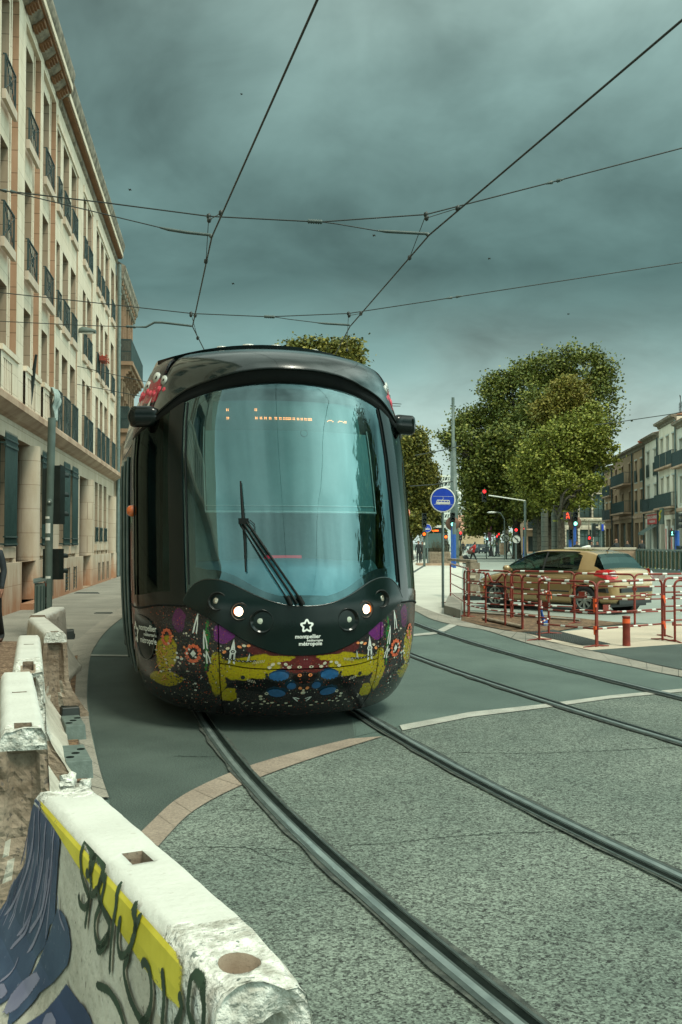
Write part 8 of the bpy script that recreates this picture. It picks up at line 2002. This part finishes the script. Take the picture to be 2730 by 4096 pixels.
# far end of the boulevard
def far_block(name, label, u0, u1, vt, vb, Y, mat, rowsn, colsn, roof=None, win='glass_dark', band=False):
    a, b = P(u0, vt, Y), P(u1, vb, Y); t = thing(name, label, 'building', (a.x, Y, 0)); w_ = b.x - a.x; H = a.z
    hs = []; ch_ = w_ / colsn; rh = (H - (3 if vb > 2150 else max(0, b.z))) / rowsn; z00 = 3 if vb > 2150 else max(0, b.z)
    for i in range(colsn):
        for j in range(rowsn): hs.append((ch_ * (i + .22), ch_ * (i + .78), z00 + rh * (j + .25), z00 + rh * (j + .8), .6))
    mb = MB(); wall_holes(mb, 0, w_, 0, H, hs, 0, 0, 0, 1); mb.b2((0, 1, 0), (w_, 18, H)); mb.add([(w_, 0, 0), (w_, 1, 0), (w_, 1, H), (w_, 0, H)], [(0, 1, 2, 3)]); mb.add([(0, 0, 0), (0, 1, 0), (0, 1, H), (0, 0, H)], [(3, 2, 1, 0)]); mb.build('wall', [mat, M[win]], t)
    if band:
        for j in range(rowsn + 1): z = z00 + rh * j; mb = MB(); mb.b2((-.8, -1.6, z - .4), (w_ + .8, -.05, z + .35)); mb.build('balcony_band', M['white_p'], t)
        rr = random.Random(4)
        for j in range(rowsn):
            mb = MB()
            for i in range(colsn * 2): x = w_ * (i + rr.random() * .4) / colsn / 2; z = z00 + rh * j; mb.tube([(x, -1.5, z + .3), (x + ch_ * .22, -1.5, z + rh - .4)], .22, 4)
            mb.build('slanted_strut', M['white_p'], t)
    if roof: mb = MB(); mb.add([(-.5, -.5, H), (w_ + .5, -.5, H), (w_ - 1, 8, H + 2.2), (1, 8, H + 2.2)], [(0, 1, 2, 3)]); mb.b2((-.4, -.4, H - .35), (w_ + .4, 0, H - .05)); mb.build('roof', M['tile'], t)
    return t
far_block('apartment_tower', 'white modern apartment tower with slanted struts far behind the trees', 1752, 1880, 1905, 2075, 420, pm('white_tower_cladding', (.50, .56, .52), (.58, .64, .6), .1, .7), 8, 6, None, 'glass_pale', True)
far_block('ochre_building', 'ochre building with an arched window at the end of the boulevard', 1846, 1936, 2118, 2176, 300, pm('ochre_render_far', (.40, .29, .17), (.48, .36, .22), .3, .9), 1, 4, True)
far_block('roofed_house', 'small far house with an orange tiled roof under the white tower', 1832, 1880, 2085, 2120, 330, pm('far_tan_render', (.34, .24, .15), (.38, .28, .18), .3, .9), 1, 3, True)
mb = MB(); rr = random.Random(9); me = crown_mesh([(x, 0 + rr.uniform(-12, 12), 3.2 + rr.uniform(0, 3.5), 8, 8, 5) for x in range(-140, 130, 9)], 16000, .5, 55, 3.0); me.materials.append(LG); o = bpy.data.objects.new('distant_wood', me); COL.objects.link(o); o.location = (40, 460, 0); tag(o, kind='stuff')
# distant tram, parked cars row under the trees
t = thing('distant_tram', 'distant dark tram with an orange destination light facing the camera', 'tram', (P(1741, 2172, 98).x, 98, 0), R(-4))
mb = MB(); pr = [(-1.2, .3), (-1.3, .9), (-1.3, 2.6), (-1.1, 3.1), (-.8, 3.3), (.8, 3.3), (1.1, 3.1), (1.3, 2.6), (1.3, .9), (1.2, .3)]
rows = [[(x * k, y, z * (1 if k == 1 else .98)) for x, z in pr] for y, k in ((0, .90), (.5, .98), (1.2, 1), (24, 1))]; mb.grid(rows, 0, False, True); mb.add(rows[0], [tuple(range(10))]); mb.build('body', M['t_hood'], t)
mb = MB(); mb.b2((-1.0, -.05, 1.1), (1.0, -.01, 2.55)); mb.build('windscreen', M['glass_pale'], t); mb = MB(); mb.b2((-.35, -.08, 2.74), (.35, -.03, 2.88)); mb.build('destination_display', M['g_orange'], t); mb = MB(); mb.b2((-1.1, -.1, 3.1), (1.15, .8, 3.34)); mb.build('roof_cap', M['white_p'], t)
for k, (u, Y, c) in enumerate(((1905, 190, 'white_p'), (1917, 175, 'black'), (1932, 160, 'white_p'), (1943, 150, 'cl_navy'), (1890, 210, 'black'))):
    p = P(u, 2172, Y); t = thing('parked_car', ('small pale car parked at the far end of the boulevard', 'black car parked far down the boulevard, behind a pale one', 'pale car parked nearest under the far trees', 'dark blue car parked nearest under the far trees', 'blackish car, the farthest on the boulevard')[k], 'car', (p.x, Y, 0), R(6), 'cars parked far down the boulevard')
    mb = MB(); rows = [[(x * w_, y, z) for x, z in ((-.85, .25), (-.88, .6), (-.84, .9), (.84, .9), (.88, .6), (.85, .25))] for y, w_ in ((0, .9), (.2, 1), (4, 1), (4.2, .9))]; mb.grid(rows, 0, True, True); mb.add(rows[0], [tuple(range(6))]); mb.build('body', M[c], t)
    mb = MB(); rows = [[(x * w_, y, z) for x, z in ((-.8, .9), (-.62, zt), (.62, zt), (.8, .9))] for y, w_, zt in ((.4, 1, .95), (1.0, 1, 1.42), (2.8, 1, 1.42), (3.4, 1, .95))]; mb.grid(rows, 0, True); mb.build('cabin', M['glass_dark'], t)
    for sx in (-.78, .78): mb = MB(); mb.lathe((sx, .8, .3), [(.0001, -.1), (.3, -.1), (.3, .1), (.0001, .1)], 12, 0, (1, 0, 0)); mb.lathe((sx, 3.4, .3), [(.0001, -.1), (.3, -.1), (.3, .1), (.0001, .1)], 12, 0, (1, 0, 0)); mb.build('wheel', M['black'], t)
    mb = MB(); mb.b2((-.8, -.02, .62), (-.55, .03, .78)); mb.b2((.55, -.02, .62), (.8, .03, .78)); mb.build('headlight', M['white_p'], t)
for u, v, w_, h_, lb, c in ((2015, 2219, .9, 1.6, 'terracotta coloured street box under the trees', 'ledge'), (2068, 2221, 1.1, 1.7, 'grey-green street cabinet in front of the banded column', 'plastic_grey')):
    p = G(u, v); t = thing('street_cabinet', lb, 'cabinet', p); mb = MB(); mb.b2((-w_ / 2, 0, 0), (w_ / 2, .6, h_)); mb.build('casing', M[c], t, bevel=.04); mb = MB(); mb.b2((-w_ / 2 - .04, -.04, h_ + .01), (w_ / 2 + .04, .64, h_ + .08)); mb.build('lid', M['pole_grey'], t)
strip('kerb_line', [G(1935, 2205), G(2010, 2220), G(2120, 2232), G(2190, 2238)], [G(1935, 2203), G(2010, 2216), G(2120, 2228), G(2190, 2233)], .012, M['kerb'])
# cracks in the foreground slab
CR1 = [[(735, 3398), (900, 3394), (1060, 3400), (1225, 3402)], [(1000, 3400), (1080, 3432), (1180, 3465)], [(1375, 3388), (1540, 3378), (1700, 3362), (1900, 3344), (2140, 3334), (2280, 3330)], [(1060, 3312), (1200, 3305)], [(920, 3187), (1000, 3186), (1060, 3190)], [(1820, 3014), (1980, 3016), (2200, 3014), (2480, 3004), (2700, 2992)], [(2440, 3345), (2560, 3338)], [(950, 3242), (1110, 3246)], [(700, 3028), (860, 3030)]]
rr = random.Random(21); mb = MB()
for c in CR1:
    pts = resamp([G(u, v) for u, v in c], 14); A_, B_ = [], []
    for i, p in enumerate(pts): w_ = rr.uniform(.0012, .0042) * p.y / 5; j_ = rr.gauss(0, .006); A_.append((p.x, p.y + j_ - w_, .0075)); B_.append((p.x, p.y + j_ + w_, .0075))
    mb.grid([A_, B_], 0, False)
tag(mb.build('road_cracks', M['groove'], origin='auto'), kind='structure')
# ================================================================ WORLD AND LIGHT
w = bpy.data.worlds.new('World'); scene.world = w; w.use_nodes = True
t = w.node_tree; N = t.nodes; L = t.links
for n in list(N): N.remove(n)
out = N.new('ShaderNodeOutputWorld'); bg = N.new('ShaderNodeBackground'); L.new(bg.outputs[0], out.inputs[0])
SUN_EL, SUN_AZ = R(58), R(140)            # azimuth clockwise from +Y : behind the camera, to the right
sky = N.new('ShaderNodeTexSky'); sky.sky_type = 'NISHITA'; sky.sun_disc = False
sky.sun_elevation = SUN_EL; sky.sun_rotation = SUN_AZ; sky.air_density = 2.0; sky.dust_density = 5
tc = N.new('ShaderNodeTexCoord'); sp = N.new('ShaderNodeSeparateXYZ'); L.new(tc.outputs['Generated'], sp.inputs[0])
def mth(op, a, b=None, c=None):
    n = N.new('ShaderNodeMath'); n.operation = op
    for i, x in enumerate((a, b, c)):
        if x is None: continue
        if isinstance(x, (int, float)): n.inputs[i].default_value = x
        else: L.new(x, n.inputs[i])
    return n.outputs[0]
zc = mth('MAXIMUM', sp.outputs[2], 0.0); dn = mth('ADD', zc, 0.34)
cb = N.new('ShaderNodeCombineXYZ'); L.new(mth('DIVIDE', sp.outputs[0], dn), cb.inputs[0]); L.new(mth('DIVIDE', sp.outputs[1], dn), cb.inputs[1]); cb.inputs[2].default_value = 3.7
n1 = N.new('ShaderNodeTexNoise'); n1.inputs['Scale'].default_value = 1.7; n1.inputs['Detail'].default_value = 6; n1.inputs['Roughness'].default_value = 0.5; n1.inputs['Distortion'].default_value = 0.3
L.new(cb.outputs[0], n1.inputs['Vector'])
# elevation ramp of the overcast: bright rim, dark belt, lighter above, bright zenith
el = N.new('ShaderNodeValToRGB'); e = el.color_ramp.elements
stops = [(0.0, .72), (0.10, .66), (0.16, .46), (0.205, .31), (0.255, .20), (0.33, .26), (0.43, .38), (0.6, .75), (1.0, 1.0)]
e[0].position = 0; e[0].color = (stops[0][1],) * 3 + (1,); e[1].position = 1; e[1].color = (1, 1, 1, 1)
for p, v in stops[1:-1]: x = e.new(p); x.color = (v, v, v, 1)
L.new(mth('ADD', sp.outputs[2], mth('MULTIPLY', mth('SUBTRACT', n1.outputs['Fac'], 0.5), 0.20)), el.inputs[0])
n2_ = N.new('ShaderNodeTexNoise'); n2_.inputs['Scale'].default_value = 4.5; n2_.inputs['Detail'].default_value = 7; n2_.inputs['Roughness'].default_value = 0.55; n2_.inputs['Distortion'].default_value = 0.6
L.new(cb.outputs[0], n2_.inputs['Vector'])
fac = mth('MAXIMUM', mth('ADD', -0.62, mth('ADD', mth('MULTIPLY', n1.outputs['Fac'], 2.6), mth('MULTIPLY', n2_.outputs['Fac'], 0.7))), 0.3)
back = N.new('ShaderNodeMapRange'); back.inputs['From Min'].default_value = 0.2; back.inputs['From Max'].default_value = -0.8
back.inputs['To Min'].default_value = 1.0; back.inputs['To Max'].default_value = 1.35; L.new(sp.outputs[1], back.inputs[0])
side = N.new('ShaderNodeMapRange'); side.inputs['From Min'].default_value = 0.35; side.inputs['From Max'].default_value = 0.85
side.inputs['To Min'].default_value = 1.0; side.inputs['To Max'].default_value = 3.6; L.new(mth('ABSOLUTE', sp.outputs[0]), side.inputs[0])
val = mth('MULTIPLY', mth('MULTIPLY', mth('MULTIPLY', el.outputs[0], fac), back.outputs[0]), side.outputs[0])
tint = N.new('ShaderNodeMix'); tint.data_type = 'RGBA'; tint.inputs[6].default_value = (0.38, 0.88, 0.86, 1); tint.inputs[7].default_value = (0.84, 1.0, 0.90, 1)
L.new(mth('MULTIPLY', el.outputs[0], 1.25), tint.inputs[0])
cl = N.new('ShaderNodeMix'); cl.data_type = 'RGBA'; cl.blend_type = 'MULTIPLY'; cl.inputs[0].default_value = 1.0
L.new(tint.outputs[2], cl.inputs[6]); L.new(val, cl.inputs[7])
sc = N.new('ShaderNodeMix'); sc.data_type = 'RGBA'; sc.blend_type = 'MULTIPLY'; sc.inputs[0].default_value = 1.0
L.new(sky.outputs[0], sc.inputs[6]); sc.inputs[7].default_value = (0.10, 0.10, 0.10, 1)
mx = N.new('ShaderNodeMix'); mx.data_type = 'RGBA'; mx.inputs[0].default_value = 0.97
L.new(sc.outputs[2], mx.inputs[6]); 
k7 = N.new('ShaderNodeMix'); k7.data_type = 'RGBA'; k7.blend_type = 'MULTIPLY'; k7.inputs[0].default_value = 1.0
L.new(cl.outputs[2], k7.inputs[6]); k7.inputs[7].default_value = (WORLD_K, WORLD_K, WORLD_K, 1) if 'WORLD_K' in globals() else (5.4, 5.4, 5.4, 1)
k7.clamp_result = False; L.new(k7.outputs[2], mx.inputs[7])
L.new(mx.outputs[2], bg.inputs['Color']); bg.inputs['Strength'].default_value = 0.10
sl = bpy.data.objects.new('sun', bpy.data.lights.new('sun', 'SUN')); COL.objects.link(sl)
sl.data.energy = 1.5; sl.data.angle = R(14); sl.data.color = (1.0, 0.99, 0.83)
dv = Vector((math.sin(SUN_AZ) * math.cos(SUN_EL), math.cos(SUN_AZ) * math.cos(SUN_EL), math.sin(SUN_EL)))
sl.rotation_euler = dv.to_track_quat('Z', 'Y').to_euler()
scene.view_settings.view_transform = 'Standard'; scene.view_settings.look = 'None'
scene.view_settings.exposure = 1.0; scene.view_settings.gamma = 1.0
scene.render.engine = 'CYCLES'
